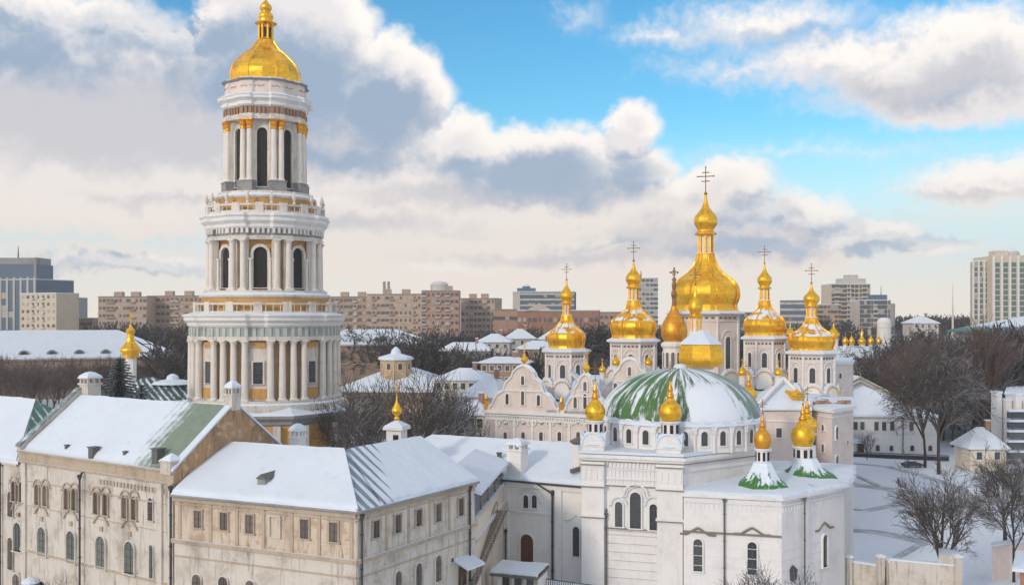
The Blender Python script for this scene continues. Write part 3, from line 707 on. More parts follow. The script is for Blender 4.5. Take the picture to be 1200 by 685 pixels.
def pipe(T, A, B, px, z0, z1, r=.11, name='downpipe', m='iron', nn=.3):
    x, y = hit(A, B, px); n = outn(A, B); x += n[0]*nn; y += n[1]*nn
    mb = MB(); mb.tube((x, y, z0), (x, y, z1), r, r, 7)
    mb.lathe(x, y, [(r, z1-.1), (r*2.4, z1+.3), (r*2.4, z1+.45)], 7)
    for k in range(int(z0)+2, int(z1), 3): mb.lathe(x, y, [(r*1.5, k), (r*1.5, k+.12)], 7)
    mb.tube((x, y, z1+.3), (x-n[0]*nn, y-n[1]*nn, z1+.9), r, r, 7)
    return T.part(name, mb, M[m])
pipe(L1, A1, B1, 99, 0, 16.2, nn=.55); pipe(L1, A1, B1, 203, 0, 16.4)
# little snow capped canopy over a door low on the facade
mb = MB(); x, y = hit(A1, B1, 44); z = PZ(680, y); mb.lathe(x-n1[0]*.8, y-n1[1]*.8, [(1.2, z-.6), (1.15, z-.3), (.7, z+.3), (.02, z+.55)], 10); L1.part('canopy', mb, M['slate'])
mb = MB(); mb.lathe(x-n1[0]*.8, y-n1[1]*.8, [(1.0, z-.02), (.72, z+.36), (.02, z+.66)], 10); L1.part('canopy_snow', mb, M['snow'])

L0 = Thing('stone_house', 'snow roofed plastered house at the far left edge with a bare green metal hip', 'building', (q1(-60, 0)[0], q1(-60, 0)[1], 0))
mb = MB(); mb.prism([q1(-72, .4), q1(-28.2, .4), q1(-28.2, 14.2), q1(-72, 14.2)], 0, 16.9); L0.part('wall', mb, M['old'])
mb = MB(); band(mb, q1(-72, .4), q1(-28.6, .4), 16.3, 16.95, .3); L0.part('cornice', mb, M['old_trim'])
mb = MB(); roof_faces(mb, [[q1(-72, .1, 16.9), q1(-28.2, .1, 16.9), q1(-37, 7.2, 22.9), q1(-72, 7.2, 22.9)], [q1(-72, 7.2, 22.9), q1(-37, 7.2, 22.9), q1(-28.2, 14.5, 16.9), q1(-72, 14.5, 16.9)]]); L0.part('roof', mb, M['snow'])
mb = sheet(q1(-72, .1, 16.9), q1(-28.6, .1, 16.9), q1(-37, 7.2, 22.9), q1(-72, 7.2, 22.9), 80, 24, seed=6.0); L0.part('roof_snow', mb, M['snow'], smooth=True)
bh = lambda q, o: q.m('ADD', q.m('MULTIPLY', q.v('DOT_PRODUCT', o, (0, 0, 1)), .0), .55)
mHip = m_snow('snow_streaked_green_hip', under=(.10, .20, .17), bias=bh, ribs=((.577, .817, 0), 1.1, .6), namp=1.5, edge=.2)
mb = MB(); roof_faces(mb, [[q1(-28.2, .1, 16.9), q1(-28.2, 14.5, 16.9), q1(-37, 7.2, 22.9)]]); L0.part('hip_roof', mb, mHip)
for a_ in (-30.2, -34, -38, -42, -46):
    for z_, h_ in ((4.5, 3.6), (10.5, 2.8)):
        p = q1(a_, .4); put_win(L0, (p[0], p[1], z_), rz1, 1.1, h_, fm='old', gm='glass_brown')
pipe(L0, q1(-72, .4), q1(-28.2, .4), 3, 0, 16)

# ---- second house: L shaped, hipped
E2, C2, R2 = (-32.26, 98.0), (-13.54, 89.3), (-3.88, 105.7)
Z2 = 16.3; ZR = 20.3
na = (.422, .907); nb = (-.862, .507)
P2 = (-16.1, 98.3); Q2 = off2(E2, na, 7.07); S2 = off2(R2, nb, 6.8); EB = off2(E2, na, 14); RB = off2(R2, nb, 13.6); V2 = (-18.7, 107.3)
L2 = Thing('corner_house', 'peeling plastered corner house with a hipped snowy roof and small square upper windows', 'building', (C2[0], C2[1], 0))
mb = MB(); mb.prism([E2, C2, R2, RB, V2, EB], 0, Z2-.1); L2.part('wall', mb, M['peel'])
mb = MB(); n_ = outn(C2, R2); mb.prism([off2(C2, n_, .02), off2(R2, n_, .02), off2(R2, n_, .06), off2(C2, n_, .06)], 0, Z2-.2); L2.part('side_render', mb, M['old'])
mb = MB(); n_ = outn(E2, C2); mb.prism([off2(E2, n_, .02), off2(C2, n_, .02), off2(C2, n_, .07), off2(E2, n_, .07)], 0, PZ(657, 89.3)); L2.part('lower_render', mb, M['old'])
def oh(p, n, d): return (p[0]+n[0]*d, p[1]+n[1]*d)
o1, o2 = outn(E2, C2), outn(C2, R2); ov = .55
Eo, Ro = oh(E2, o1, ov), oh(R2, o2, ov); Co = (C2[0]+(o1[0]+o2[0])*ov*.75+.0, C2[1]+(o1[1]+o2[1])*ov*.75)
z3 = lambda p, z: (p[0], p[1], z)
bl2 = lambda q, o: q.m('SUBTRACT', 1.2, q.v('DOT_PRODUCT', q.v('SUBTRACT', o, (-1.3, 4.5, 0)), (.93, .27, 0)))
mR2 = m_snow('snow_ribbed_bare_hip', under=(.22, .28, .33), bias=bl2, ribs=((.5, .3, .35), .62, 2.4), namp=2.2, edge=.45)
mb = MB(); roof_faces(mb, [[z3(Eo, Z2), z3(Co, Z2), z3(P2, ZR), z3(Q2, ZR)], [z3(Q2, ZR), z3(P2, ZR), z3(V2, Z2), z3(EB, Z2)], [z3(P2, ZR), z3(S2, ZR), z3(RB, Z2), z3(V2, Z2)]], .3); L2.part('roof', mb, M['snow'])
mb = MB(); roof_faces(mb, [[z3(Co, Z2), z3(Ro, Z2), z3(S2, ZR), z3(P2, ZR)]], .3); L2.part('hip_roof', mb, mR2)
mb = sheet(z3(Eo, Z2+.02), z3(Co, Z2+.02), z3(P2, ZR), z3(Q2, ZR), 80, 26, seed=5.0); L2.part('roof_snow', mb, M['snow'], smooth=True)
pe = lerp(Co, Ro, .17); mb = sheet(z3(pe, Z2+.02), z3(Ro, Z2+.02), z3(S2, ZR), z3(lerp(P2, S2, .02), ZR-.02), 80, 26, seed=9.0, th=.12); L2.part('roof_snow', mb, mR2, smooth=True)
mb = MB(); mb.tube(z3(Co, Z2+.03), z3(P2, ZR+.03), .1, .1, 6); mb.tube(z3(Co, Z2-.2), z3(Ro, Z2-.2), .16, .16, 6); mb.tube(z3(Eo, Z2-.2), z3(Co, Z2-.2), .14, .14, 6); L2.part('gutter', mb, M['stone_dark'])
mb = MB()
for A, B in ((E2, C2), (C2, R2)):
    band(mb, A, B, Z2-.75, Z2-.35, .3, .05); band(mb, A, B, 15.2, 15.32, .12)
zl = PZ(658, 89.3); band(mb, E2, C2, zl-.15, zl+.2, .35, .2); band(mb, C2, R2, zl-.15, zl+.2, .35, .1)
band(mb, E2, C2, zl-1.5, zl-1.3, .12); band(mb, C2, R2, zl-1.5, zl-1.3, .12)
for px in (211, 247, 278, 309, 342, 374, 412): pier(mb, E2, C2, hit(E2, C2, px), .35, zl+.2, Z2-.75, .1)
for px in (425, 452, 478, 503, 526, 549): pier(mb, C2, R2, hit(C2, R2, px), .35, zl+.2, Z2-.75, .1)
L2.part('cornice', mb, M['old_brown'])
kw = dict(arch=False, fr=.14, proud=.14, fm='old_brown', gm='glass_brown')
n_ = outn(C2, R2); C2w, R2w = off2(C2, n_, .07), off2(R2, n_, .07); n_ = outn(E2, C2); E2w, C2v = off2(E2, n_, .075), off2(C2, n_, .075)
for px, yt, yb in ((232.5, 598, 617.5), (263, 600, 620), (293, 602.5, 624), (357.5, 608, 630), (391.5, 611.5, 634)): win_px(L2, E2, C2, px, yt, yb, .9, **kw)
for px, yt, yb in ((440, 609, 629), (465.5, 602.5, 623), (490, 596.5, 615), (513, 590, 610), (539.5, 583.5, 603)): win_px(L2, C2w, R2w, px, yt, yb, .95, **kw)
ka = dict(fr=.14, proud=.14, fm='old', gm='glass_brown')
for px, yt, yb in ((231, 672, 702), (262, 675, 705), (294, 679, 710)): win_px(L2, E2w, C2v, px, yt, yb, 1.1, **ka)
for px, yt, yb in ((466, 668, 700), (490, 659, 690), (513, 650, 680)): win_px(L2, C2w, R2w, px, yt, yb, 1.0, **ka)
win_px(L2, C2w, R2w, 529.5, 653, 658, .5, arch=False, fr=.1, proud=.1, fm='old', gm='glass_brown')
mb = MB()
for px, yt, yb in ((323, 604, 629),):
    x, y, z0 = hit(E2, C2, px, yb); h_ = PZ(yt, y)-z0; a_ = wallang(E2, C2); 
    for dx, dz, sx, sz in ((-.6, 0, .12, h_), (.6, 0, .12, h_), (0, h_/2, 1.3, .12), (0, -h_/2, 1.3, .12)):
        mb.box((x+cos(a_)*dx-.1*na[0], y+sin(a_)*dx-.1*na[1], z0+h_/2+dz), (sx, .2, sz), a_)
L2.part('blind_window', mb, M['old_trim'])
pipe(L2, C2, R2, 421, 0, Z2-.9)
pipe(L2, C2, R2, 548, 0, Z2-.9)
# small dormer on the left slope
x, y = E2[0]+na[0]*1.8+.907*9.2, E2[1]+na[1]*1.8-.422*9.2
mb = MB(); a_ = wallang(E2, C2); mb.box((x, y, 17.6), (.9, .9, .9), a_); d_ = L2.part('dormer', mb, M['stone_dark'])
mb = MB(); ca, sa = cos(a_), sin(a_)
def dl(dx, dy, z): return (x+dx*ca-dy*sa, y+dx*sa+dy*ca, z)
mb.ext([dl(-.6, -.6, 18.0), dl(0, -.6, 18.45), dl(.6, -.6, 18.0)], (-sa*2.2, ca*2.2, .1)); L2.part('dormer_roof', mb, M['metal'], d_)
# pair of white chimneys behind the ridge (x 350)
CH = Thing('chimney_block', 'square pale chimney with a snow cap behind the ridge of the corner house', 'chimney', (PX(349, 112), 112, 0))
chimney(CH, PX(349, 112), 112, 0, PZ(502, 112), 1.25, 'white', rz=-.4)

# ============================================================ BELFRY WITH GOLD FINIAL behind the roofs
BX, BY = PX(465, 130), 130.0
bf = Thing('small_belfry', 'small stepped white belfry topped by a gold ball and cross behind the snowy roofs', 'belfry', (BX, BY, 0))
mb = MB(); mb.box((BX, BY, 8.0), (3.0, 3.0, 16.0), -.3); mb.box((BX, BY, 17.4), (2.0, 2.0, 3.0), -.3); mb.box((BX, BY, 19.0), (2.7, 2.7, .3), -.3)
mb.lathe(BX, BY, [(2.9, 15.2), (2.2, 16.0)], 4, -.3+pi/4); bf.part('body', mb, M['white'])
mb = MB(); mb.lathe(BX, BY, [(1.85, 19.16), (1.75, 19.35), (.3, 20.0)], 4, -.3+pi/4); bf.part('roof', mb, M['snow'])
mb = MB(); mb.lathe(BX, BY, interp([(.25, 19.8), (.35, 20.3), (.2, 20.5), (.58, 20.9), (.64, 21.3), (.4, 21.8), (.12, 22.4), (.05, 23.2)], 3), 12); bf.part('onion', mb, M['gold'], smooth=True)
mb = MB(); cross_mb(mb, BX, BY, 22.8, 2.2, .06); bf.part('cross', mb, M['gold'])
mb = MB(); mb.box((BX, BY-1.02, 17.6), (.7, .2, 1.3), -.3); bf.part('opening', mb, M['dark'])

# ============================================================ REFECTORY HALL
F1 = (8.76, 123.7); uh = (.885, -.465); nh = (.465, .885)
def qh(a, b, z=None): p = off2(F1, uh, a, nh, b); return p if z is None else (p[0], p[1], z)
HL = Thing('refectory_hall', 'long white hall with a low snowy roof joining the green domed church on its left', 'building', (F1[0], F1[1], 0))
mb = MB(); mb.prism([qh(-11, 0), qh(6, 0), qh(6, 17), qh(-30, 17), qh(-30, .5), qh(-11, .5)], 0, 12.9); HL.part('wall', mb, M['white'])
mb = MB(); roof_faces(mb, [[qh(-30.5, -.5, 12.9), qh(6, -.5, 12.9), qh(6, 8.5, 16.5), qh(-27, 8.5, 16.5)], [qh(-27, 8.5, 16.5), qh(6, 8.5, 16.5), qh(6, 17.5, 12.9), qh(-30.5, 17.5, 12.9)], [qh(-30.5, -.5, 12.9), qh(-27, 8.5, 16.5), qh(-30.5, 17.5, 12.9)]], .3); HL.part('roof', mb, M['snow'])
mb = sheet(qh(-30.5, -.5, 12.9), qh(6, -.5, 12.9), qh(6, 8.5, 16.5), qh(-27, 8.5, 16.5), 110, 24, seed=3.0); HL.part('roof_snow', mb, M['snow'], smooth=True)
mb = MB(); mb.tube(qh(-30.5, -.55, 12.65), qh(2, -.55, 12.65), .13, .13, 6); HL.part('gutter', mb, M['iron'])
HA, HB = qh(-11, 0), qh(2, 0)
mb = MB(); band(mb, HA, HB, 11.9, 12.6, .25); zz = PZ(598, 128); band(mb, HA, hit(HA, HB, 648), zz-.1, zz+.12, .18)
x, y, z = hit(HA, HB, 621.5, 581); hood(mb, x, y, z-.5, wallang(HA, HB), 2.7, .13)
x, y, z = hit(HA, HB, 675.5, 608); peak(mb, x, y, z-.1, wallang(HA, HB), 1.5, .7)
pier(mb, HA, HB, hit(HA, HB, 655), .9, 0, 12.4, .3); pier(mb, HA, HB, hit(HA, HB, 593.5), .7, 0, 12.4, .2)
HL.part('mouldings', mb, M['white'])
for px in (616.6, 626.6): win_px(HL, HA, HB, px, 579, 594.5, .65, fr=.12, proud=.16)
win_px(HL, HA, HB, 675.6, 616, 651, .9, fr=.14, proud=.2)
x, y, z0 = hit(HA, HB, 618, 661); f_, g_ = win_mesh(1.75, PZ(625, y)-z0, True, .18, .2, 'white', 'door', True)
d_ = HL.inst('door', g_, (x, y, z0), wallang(HA, HB)); fo = bpy.data.objects.new('door_frame', f_); COL.objects.link(fo); fo.parent = d_
pipe(HL, HA, HB, 648.5, 0, 11.3, .13); pipe(HL, HA, HB, 594, 0, 6, .09)
mb = MB(); x, y = hit(HA, HB, 648.5); 
p0 = (x-.3*nh[0], y-.3*nh[1], 11.5); p1 = hit(HA, HB, 629); mb.tube(p0, (p1[0]-.3*nh[0], p1[1]-.3*nh[1], 12.6), .12, .12, 6); HL.part('gutter_branch', mb, M['iron'])
def hz(b): return 12.9+3.6*(b+.5)/9
p = qh(-9.6, .9); chimney(HL, p[0], p[1], 12, PZ(518, p[1]), 2.0, 'white', rz=wallang(HA, HB)); 
p = qh(-1.9, 2.2); mb = MB(); mb.box((p[0], p[1], 15), (.95, .95, 5), -.48); c_ = HL.part('flue', mb, M['white'])
mb = MB(); mb.lathe(p[0], p[1], [(.75, 17.45), (.75, 17.6), (1.0, 17.61), (.95, 17.85), (.02, 18.3)], 10); HL.part('cowl', mb, M['metal'], c_)
mb = MB(); mb.tube((p[0]-.9, p[1]-1.2, 14.2), (p[0]+.5, p[1]-.6, 14.6), .3, .25, 6); HL.part('flue_flashing', mb, M['metal'], c_)
for a_, b_, w_, h_ in ((-13.6, 3.5, .6, .9), (.6, 1.4, .6, .8)): p = qh(a_, b_); vent(HL, p[0], p[1], hz(b_), w_, h_)
mb = MB(); p = qh(-14.5, 3.2); mb.ext([qh(-20, -.3, 13.1), qh(-11, -.3, 13.1), qh(-11.2, 0.2, 13.3), qh(-19.6, .2, 13.3)], (0, 0, .12)); HL.part('roof_edge', mb, M['wood'])
# gallery between the corner house and the hall
GA, GB = hit(C2, R2, 556), qh(-11.0, -.1)
ug = unit(GA, GB); ng = outn(GA, GB)
GL = Thing('covered_gallery', 'open timber gallery on a plastered wall between the corner house and the white hall', 'gallery', (GA[0], GA[1], 0))
LG = sqrt((GB[0]-GA[0])**2+(GB[1]-GA[1])**2)
def qg(a, b, z=None): p = off2(GA, ug, a, ng, -b); return p if z is None else (p[0], p[1], z)
zg = PZ(604, 108)
mb = MB(); mb.prism([qg(0, 0), qg(LG, 0), qg(LG, 3.5), qg(0, 3.5)], 0, zg); GL.part('wall', mb, M['cream'])
mb = MB(); band(mb, qg(0, 0), qg(LG, 0), zg-2.3, zg-2.0, .3); band(mb, qg(0, 0), qg(LG, 0), zg-.1, zg+.25, .25); GL.part('ledge', mb, M['old_trim'])
mb = MB(); mb.prism([qg(.2, 2.8), qg(LG, 2.8), qg(LG, 3.4), qg(.2, 3.4)], zg, 16.2); GL.part('back_wall', mb, M['stone_dark'])
for i in range(5):
    mb = MB(); p = qg(.3+i*(LG-.6)/4, .3); mb.box((p[0], p[1], zg+1.5), (.22, .22, 3.1), wallang(GA, GB)); GL.part('post', mb, M['wood'])
mb = MB()
for i in range(30): p = qg(.3+i*(LG-.6)/29, .25); mb.box((p[0], p[1], zg+.6), (.06, .06, .9))
mb.tube(qg(.2, .25, zg+1.05), qg(LG, .25, zg+1.05), .06, .06, 5); GL.part('railing', mb, M['wood'])
mb = MB(); roof_faces(mb, [[qg(-.2, -.7, zg+2.9), qg(LG, -.7, zg+2.9), qg(LG, 3.6, zg+4.4), qg(-.2, 3.6, zg+4.4)]], .3); GL.part('roof', mb, M['snow'])
st = Thing('outside_stair', 'steep outside stair with pale handrails climbing to the timber gallery', 'stair', (qg(LG*.3, -2)[0], qg(LG*.3, -2)[1], 0))
s0, s1 = (PX(548, 103), 103, PZ(690, 103)), (PX(589, 121), 121, PZ(597, 121)); mb = MB(); mb.box((s0[0]-.5, s0[1]-.5, s0[2]/2), (3, 3, s0[2])); st.part('landing', mb, M['cream'])
mb = MB()
for i in range(30):
    p = lerp(s0, s1, (i+.5)/30); mb.box(p, (1.3, .75, .12), wallang(s0, s1)-pi/2)
st.part('steps', mb, M['wood'])
for sg in (-1, 1):
    mb = MB(); d = (sg*.62, -0.25*sg, 0)
    a_ = tuple(s0[i]+d[i] for i in range(3)); b_ = tuple(s1[i]+d[i] for i in range(3))
    mb.tube(a_, b_, .1, .1, 5); mb.tube((a_[0], a_[1], a_[2]+1), (b_[0], b_[1], b_[2]+1), .07, .07, 5)
    for i in range(9): p = lerp(a_, b_, i/8); mb.tube(p, (p[0], p[1], p[2]+1), .05, .05, 5)
    st.part('handrail', mb, M['wood'])
# low porch with a snowy roof before the hall
PA, PB = (PX(578, 112), 112.0), (PX(640, 110), 110.0)
up = unit(PA, PB); npn = (-up[1], up[0])
po = Thing('entrance_porch', 'low porch with a flat snow covered roof in front of the brown arched door', 'porch', (PA[0], PA[1], 0))
def qp(a, b, z): p = off2(PA, up, a, npn, b); return (p[0], p[1], z)
LP = 5.2; zp = PZ(672, 110)
mb = MB(); mb.prism([qp(.3, .5, 0)[:2], qp(LP-.2, .5, 0)[:2], qp(LP-.2, 3.8, 0)[:2], qp(.3, 3.8, 0)[:2]], 0, zp-.5); po.part('wall', mb, M['white'])
mb = MB(); roof_faces(mb, [[qp(-.3, -.3, zp-.35), qp(LP, -.3, zp-.35), qp(LP, 4.0, zp-.1), qp(-.3, 4.0, zp-.1)]], .3); po.part('roof', mb, M['metal'])
mb = sheet(qp(-.3, -.3, zp-.35), qp(LP, -.3, zp-.35), qp(LP, 4.0, zp-.1), qp(-.3, 4.0, zp-.1), 40, 20, th=.25, amp=.12, seed=8.0); po.part('roof_snow', mb, M['snow'], smooth=True)
for a_ in (.9, 2.3, 3.7): 
    mb = MB(); mb.prism([qp(a_, .42, 0)[:2], qp(a_+.8, .42, 0)[:2], qp(a_+.8, .48, 0)[:2], qp(a_, .48, 0)[:2]], zp-2.2, zp-.8); po.part('window', mb, M['glass'])
for a_ in (-.1, 2.0, 3.4, LP-.3):
    mb = MB(); p = qp(a_, 0, 0); mb.box((p[0], p[1], (zp-.5)/2), (.25, .25, zp-.5)); po.part('post', mb, M['wood'])
rl = Thing('terrace_railing', 'dark metal railing along the terrace at the foot of the white hall', 'railing', (PX(660, 112), 112, 0))
mb = MB(); TA, TB = pt(640, 113), pt(700, 110); zt = PZ(683, 111)
for i in range(24): p = lerp(TA, TB, i/23); mb.tube((p[0], p[1], zt-1.6), (p[0], p[1], zt), .04, .04, 5)
mb.tube((TA[0], TA[1], zt), (TB[0], TB[1], zt), .06, .06, 5); rl.part('rails', mb, M['iron'])
mb = MB(); mb.prism([TA, TB, off2(TB, (0, 1), 6), off2(TA, (0, 1), 6)], 0, zt-1.5); rl.part('terrace', mb, M['snow'])
# small lean-to canopy at the foot of the corner house
cn = Thing('door_canopy', 'small sloping canopy white with snow over a doorway of the corner house', 'canopy', (PX(543, 103), 103, 0))
x, y, z = hit(C2, R2, 541, 654); n_ = outn(C2, R2); u_ = unit(C2, R2)
def qc(a, b, z_): return (x+u_[0]*a+n_[0]*b, y+u_[1]*a+n_[1]*b, z_)
mb = MB(); roof_faces(mb, [[qc(-1.6, 0, z+.3), qc(1.6, 0, z+.3), qc(1.6, 1.8, z-.5), qc(-1.6, 1.8, z-.5)]], .18); cn.part('roof', mb, M['snow'])
for a_ in (-1.4, 1.4): mb = MB(); mb.tube(qc(a_, 1.6, 0), qc(a_, 1.6, z-.5), .09, .09, 6); cn.part('post', mb, M['wood'])
mb = MB(); mb.ext([qc(-.7, .08, 0), qc(.7, .08, 0), qc(.7, .08, z-.7), qc(-.7, .08, z-.7)], (n_[0]*.06, n_[1]*.06, 0)); cn.part('door', mb, M['door'])
# ============================================================ REFECTORY CHURCH (green dome)
DX, DY = PX(797, 131), 131.0
RC = Thing('domed_church', 'white church with a broad low green dome half under snow and small gold turrets', 'church', (DX, DY, 0))
a0, a1, a2 = pt(683, 121.5), pt(801, 118.0), pt(899, 127.0)
ZB = 17.0
mb = MB(); mb.prism([a0, a1, a2, pt(880, 142), pt(700, 142), pt(676, 132)], 0, ZB); RC.part('wall', mb, M['white'])
mb = MB(); mb.prism([lerp(a0, (DX, DY), -.03), lerp(a1, (DX, DY), -.03), lerp(a2, (DX, DY), -.03), pt(880, 142.5), pt(700, 142.5), pt(675, 132)], ZB, ZB+.3); RC.part('snow_ledge', mb, M['snow'])
mb = MB()
for A, B in ((a0, a1), (a1, a2)):
    band(mb, A, B, ZB-.5, ZB-.1, .5, .3); band(mb, A, B, ZB-.9, ZB-.5, .25, .1); band(mb, A, B, 13.3, 13.6, .25, .1); band(mb, A, B, 15.2, 15.35, .15)
L_ = 11
for i in range(26): pier(mb, a0, a1, lerp(a0, a1, (i+.5)/26), .22, ZB-1.6, ZB-.9, .15)
for i in range(26): pier(mb, a0, a1, lerp(a0, a1, (i+.5)/26), .12, 13.7, 15.1, .1)
zq = PZ(560, 120)
band(mb, a0, a1, zq-.15, zq+.1, .2); 
RC.part('cornice', mb, M['white'])
mb = MB()
for A, B in ((a0, a1), (a1, a2)):
    for z_ in (13.28, 16.08): band(mb, A, B, z_, z_+.1, .3, .12)
band(mb, a0, a1, PZ(617, 118.5)-.55, PZ(617, 118.5)-.45, .24)
RC.part('drip_edge', mb, M['ledge'])
# side piers of the facade, stepping forward
for (pa, pb) in ((683, 709), (771, 801)):
    mb = MB(); c0, c1 = hit(a0, a1, pa), hit(a0, a1, pb); n_ = outn(a0, a1)
    mb.prism([c0, c1, off2(c1, n_, .7), off2(c0, n_, .7)], 0, 16.0)
    pr_ = RC.part('pier', mb, M['white'])
    mb = MB(); 
    cA, cB = off2(c0, n_, .7), off2(c1, n_, .7)
    for z_ in (13.2, 15.8, 9.6): band(mb, cA, cB, z_, z_+.3, .22, .12)
    for i in range(4): pier(mb, cA, cB, lerp(cA, cB, (i+.5)/4), .45, 14.0, 15.2, .09)
    mb.use(1)
    for z_ in (13.17, 15.77, 9.57): band(mb, cA, cB, z_-.05, z_+.06, .26, .14)
    RC.part('pier_ledges', mb, [M['white'], M['ledge']], pr_)
zr = PZ(617, 118.5)
mb = MB()
for k in range(9): band(mb, a0, a1, zr-1.3-k*1.0, zr-1.22-k*1.0, .06)
band(mb, a0, a1, zr-.75, zr-.55, .18)
RC.part('rustication', mb, M['old_trim'])
for px, yt, yb, w_ in ((725.5, 587, 616, .95), (745, 576, 618, 1.3), (766, 590, 620, .95)): win_px(RC, a0, a1, px, yt, yb, w_, fr=.16, proud=.28)
mb = MB(); x, y, z = hit(a0, a1, 745, 580); rz_ = wallang(a0, a1)
hood(mb, x, y, z-.1, rz_, 2.9, .2, .35); hood(mb, x, y, z-.1, rz_, 2.2, .1, .35)
for px in (725.5, 766): x, y, z = hit(a0, a1, px, 590); hood(mb, x, y, z-.1, rz_, 1.9, .12, .3)
x, y, z = hit(a0, a1, 745, 570); 
RC.part('window_mouldings', mb, M['white'])
pipe(RC, a0, a1, 711, 0, PZ(606, 120), .09, m='metal')
# drum and dome
mb = MB(); mb.lathe(DX, DY, [(10.35, ZB), (10.35, 20.2), (10.1, 20.25)], 64); drum = RC.part('drum', mb, M['white'])
mb = MB(); nk = 28
mbh = MB(); mbc = MB(); mbs = MB()
for k in range(nk):
    a = 2*pi*(k+.5)/nk; 
    hx, hy = DX+10.35*cos(a), DY+10.35*sin(a)
    if hy < DY+4:
        f_, g_ = win_mesh(.8, 1.7, True, .1, .16, 'white', 'glass'); w_ = RC.inst('window', f_, (hx, hy, ZB+.9), a+pi/2, drum)
        # pane sits within the same recess
        mbc.add([(hx+.05*cos(a)+q_[0]*-sin(a), hy+.05*sin(a)+q_[0]*cos(a), ZB+.9+q_[1]) for q_ in arch_out(.8, 1.7, True)], [tuple(range(11))])
    hood(mbh, hx, hy, ZB+2.4, a+pi/2, 2.25, .16, .3)
    # snow on top of each scallop
    for i in range(6):
        t0, t1 = pi*(i+.2)/6.4, pi*(i+1.2)/6.4
        P0 = (hx+.12*cos(a)-sin(a)*-cos(t0)*1.2, hy+.12*sin(a)+cos(a)*-cos(t0)*1.2, ZB+2.55+sin(t0)*1.15)
        P1 = (hx+.12*cos(a)-sin(a)*-cos(t1)*1.2, hy+.12*sin(a)+cos(a)*-cos(t1)*1.2, ZB+2.55+sin(t1)*1.15)
        mbs.tube(P0, P1, .16, .16, 5)
    a_ = 2*pi*k/nk
    mbh.tube((DX+10.5*cos(a_), DY+10.5*sin(a_), ZB), (DX+10.5*cos(a_), DY+10.5*sin(a_), ZB+2.4), .16, .16, 6)
mbh.use(1); mbh.add(mbc.V, mbc.F); RC.part('arcade', mbh, [M['white'], M['glass']], drum); RC.part('scallop_snow', mbs, M['snow'], drum)
mb = MB(); mb.lathe(DX, DY, [(10.3, 20.0), (10.75, 20.15), (10.6, 20.5), (10.0, 20.7)], 64); RC.part('snow_eaves', mb, M['snow'], drum)
m, q, b = mat('green_dome_with_snow', 0.5, spec=0.35)
o = obco(q); xx, yy, zz = q.xyz(o)
ang = q.m('ARCTAN2', xx, q.m('MULTIPLY', yy, -1.0))
hgt = q.m('SUBTRACT', zz, 20.2)
st_ = q.cxyz(q.m('MULTIPLY', ang, 8.0), q.m('MULTIPLY', hgt, 0.20), 0.0)
n1_, _ = q.noise(st_, 1.1, 8, 0.7); n2_, _ = q.noise(o, 0.5, 4, 0.5)
# bare paint: a broad sector on the left flank, thin streaks on the right
sL = q.m('MULTIPLY', q.sm(ang, -1.75, -1.2), q.m('SUBTRACT', 1.0, q.sm(ang, -0.35, 0.25)))
sR = q.m('MULTIPLY', q.sm(ang, 0.45, 0.9), q.m('SUBTRACT', 1.0, q.sm(ang, 1.7, 2.1)))
lowb = q.m('SUBTRACT', 1.0, q.sm(hgt, 2.6, 6.0))
sR = q.m('MAXIMUM', sR, q.m('MULTIPLY', q.sm(hgt, 3.4, 5.2), .62))
s_ = q.m('ADD', q.m('MULTIPLY', sL, q.m('MULTIPLY_ADD', lowb, 0.34, 0.10)), q.m('MULTIPLY', sR, 0.50))
s_ = q.m('ADD', q.m('SUBTRACT', s_, 0.36), q.m('MULTIPLY', q.m('SUBTRACT', n1_, 0.5), 2.3))
k_ = q.sm(s_, -0.06, 0.12)
nearrim = q.m('SUBTRACT', 1.0, q.sm(q.m('ADD', hgt, q.m('MULTIPLY', n2_, 1.6)), 0.9, 1.3))
k_ = q.m('MULTIPLY', k_, q.m('SUBTRACT', 1.0, nearrim))
gcol = q.mix(n2_, (0.05, 0.145, 0.035), (0.085, 0.20, 0.055)); gcol = q.mix(q.sm(ang, 0.2, 0.8), gcol, (0.22, 0.29, 0.25))
seam = q.m('ABSOLUTE', q.m('SINE', q.m('MULTIPLY', ang, 20.0))); gcol = q.mix(q.m('SUBTRACT', 1.0, q.sm(seam, 0.0, 0.16)), gcol, (0.05, 0.12, 0.05))
q.put(b.inputs['Base Color'], q.mix(k_, q.mix(n2_, (0.78, .81, .87), SNOWC), gcol))
bump(q, b, q.m('ADD', q.m('MULTIPLY', n2_, .4), q.m('SUBTRACT', 1.0, k_)), 0.6, 0.25)
mb = MB(); mb.lathe(DX, DY, [(10.15*cos(t_*pi/2/16), 20.3+6.3*sin(t_*pi/2/16)) for t_ in range(17)][:-1]+[(.4, 26.6)], 64); RC.part('dome', mb, m, smooth=True)
mb = MB(); mb.lathe(DX, DY, [(.9, 26.3), (.8, 26.9), (.3, 27.1)], 12); RC.part('dome_cap', mb, M['snow'])

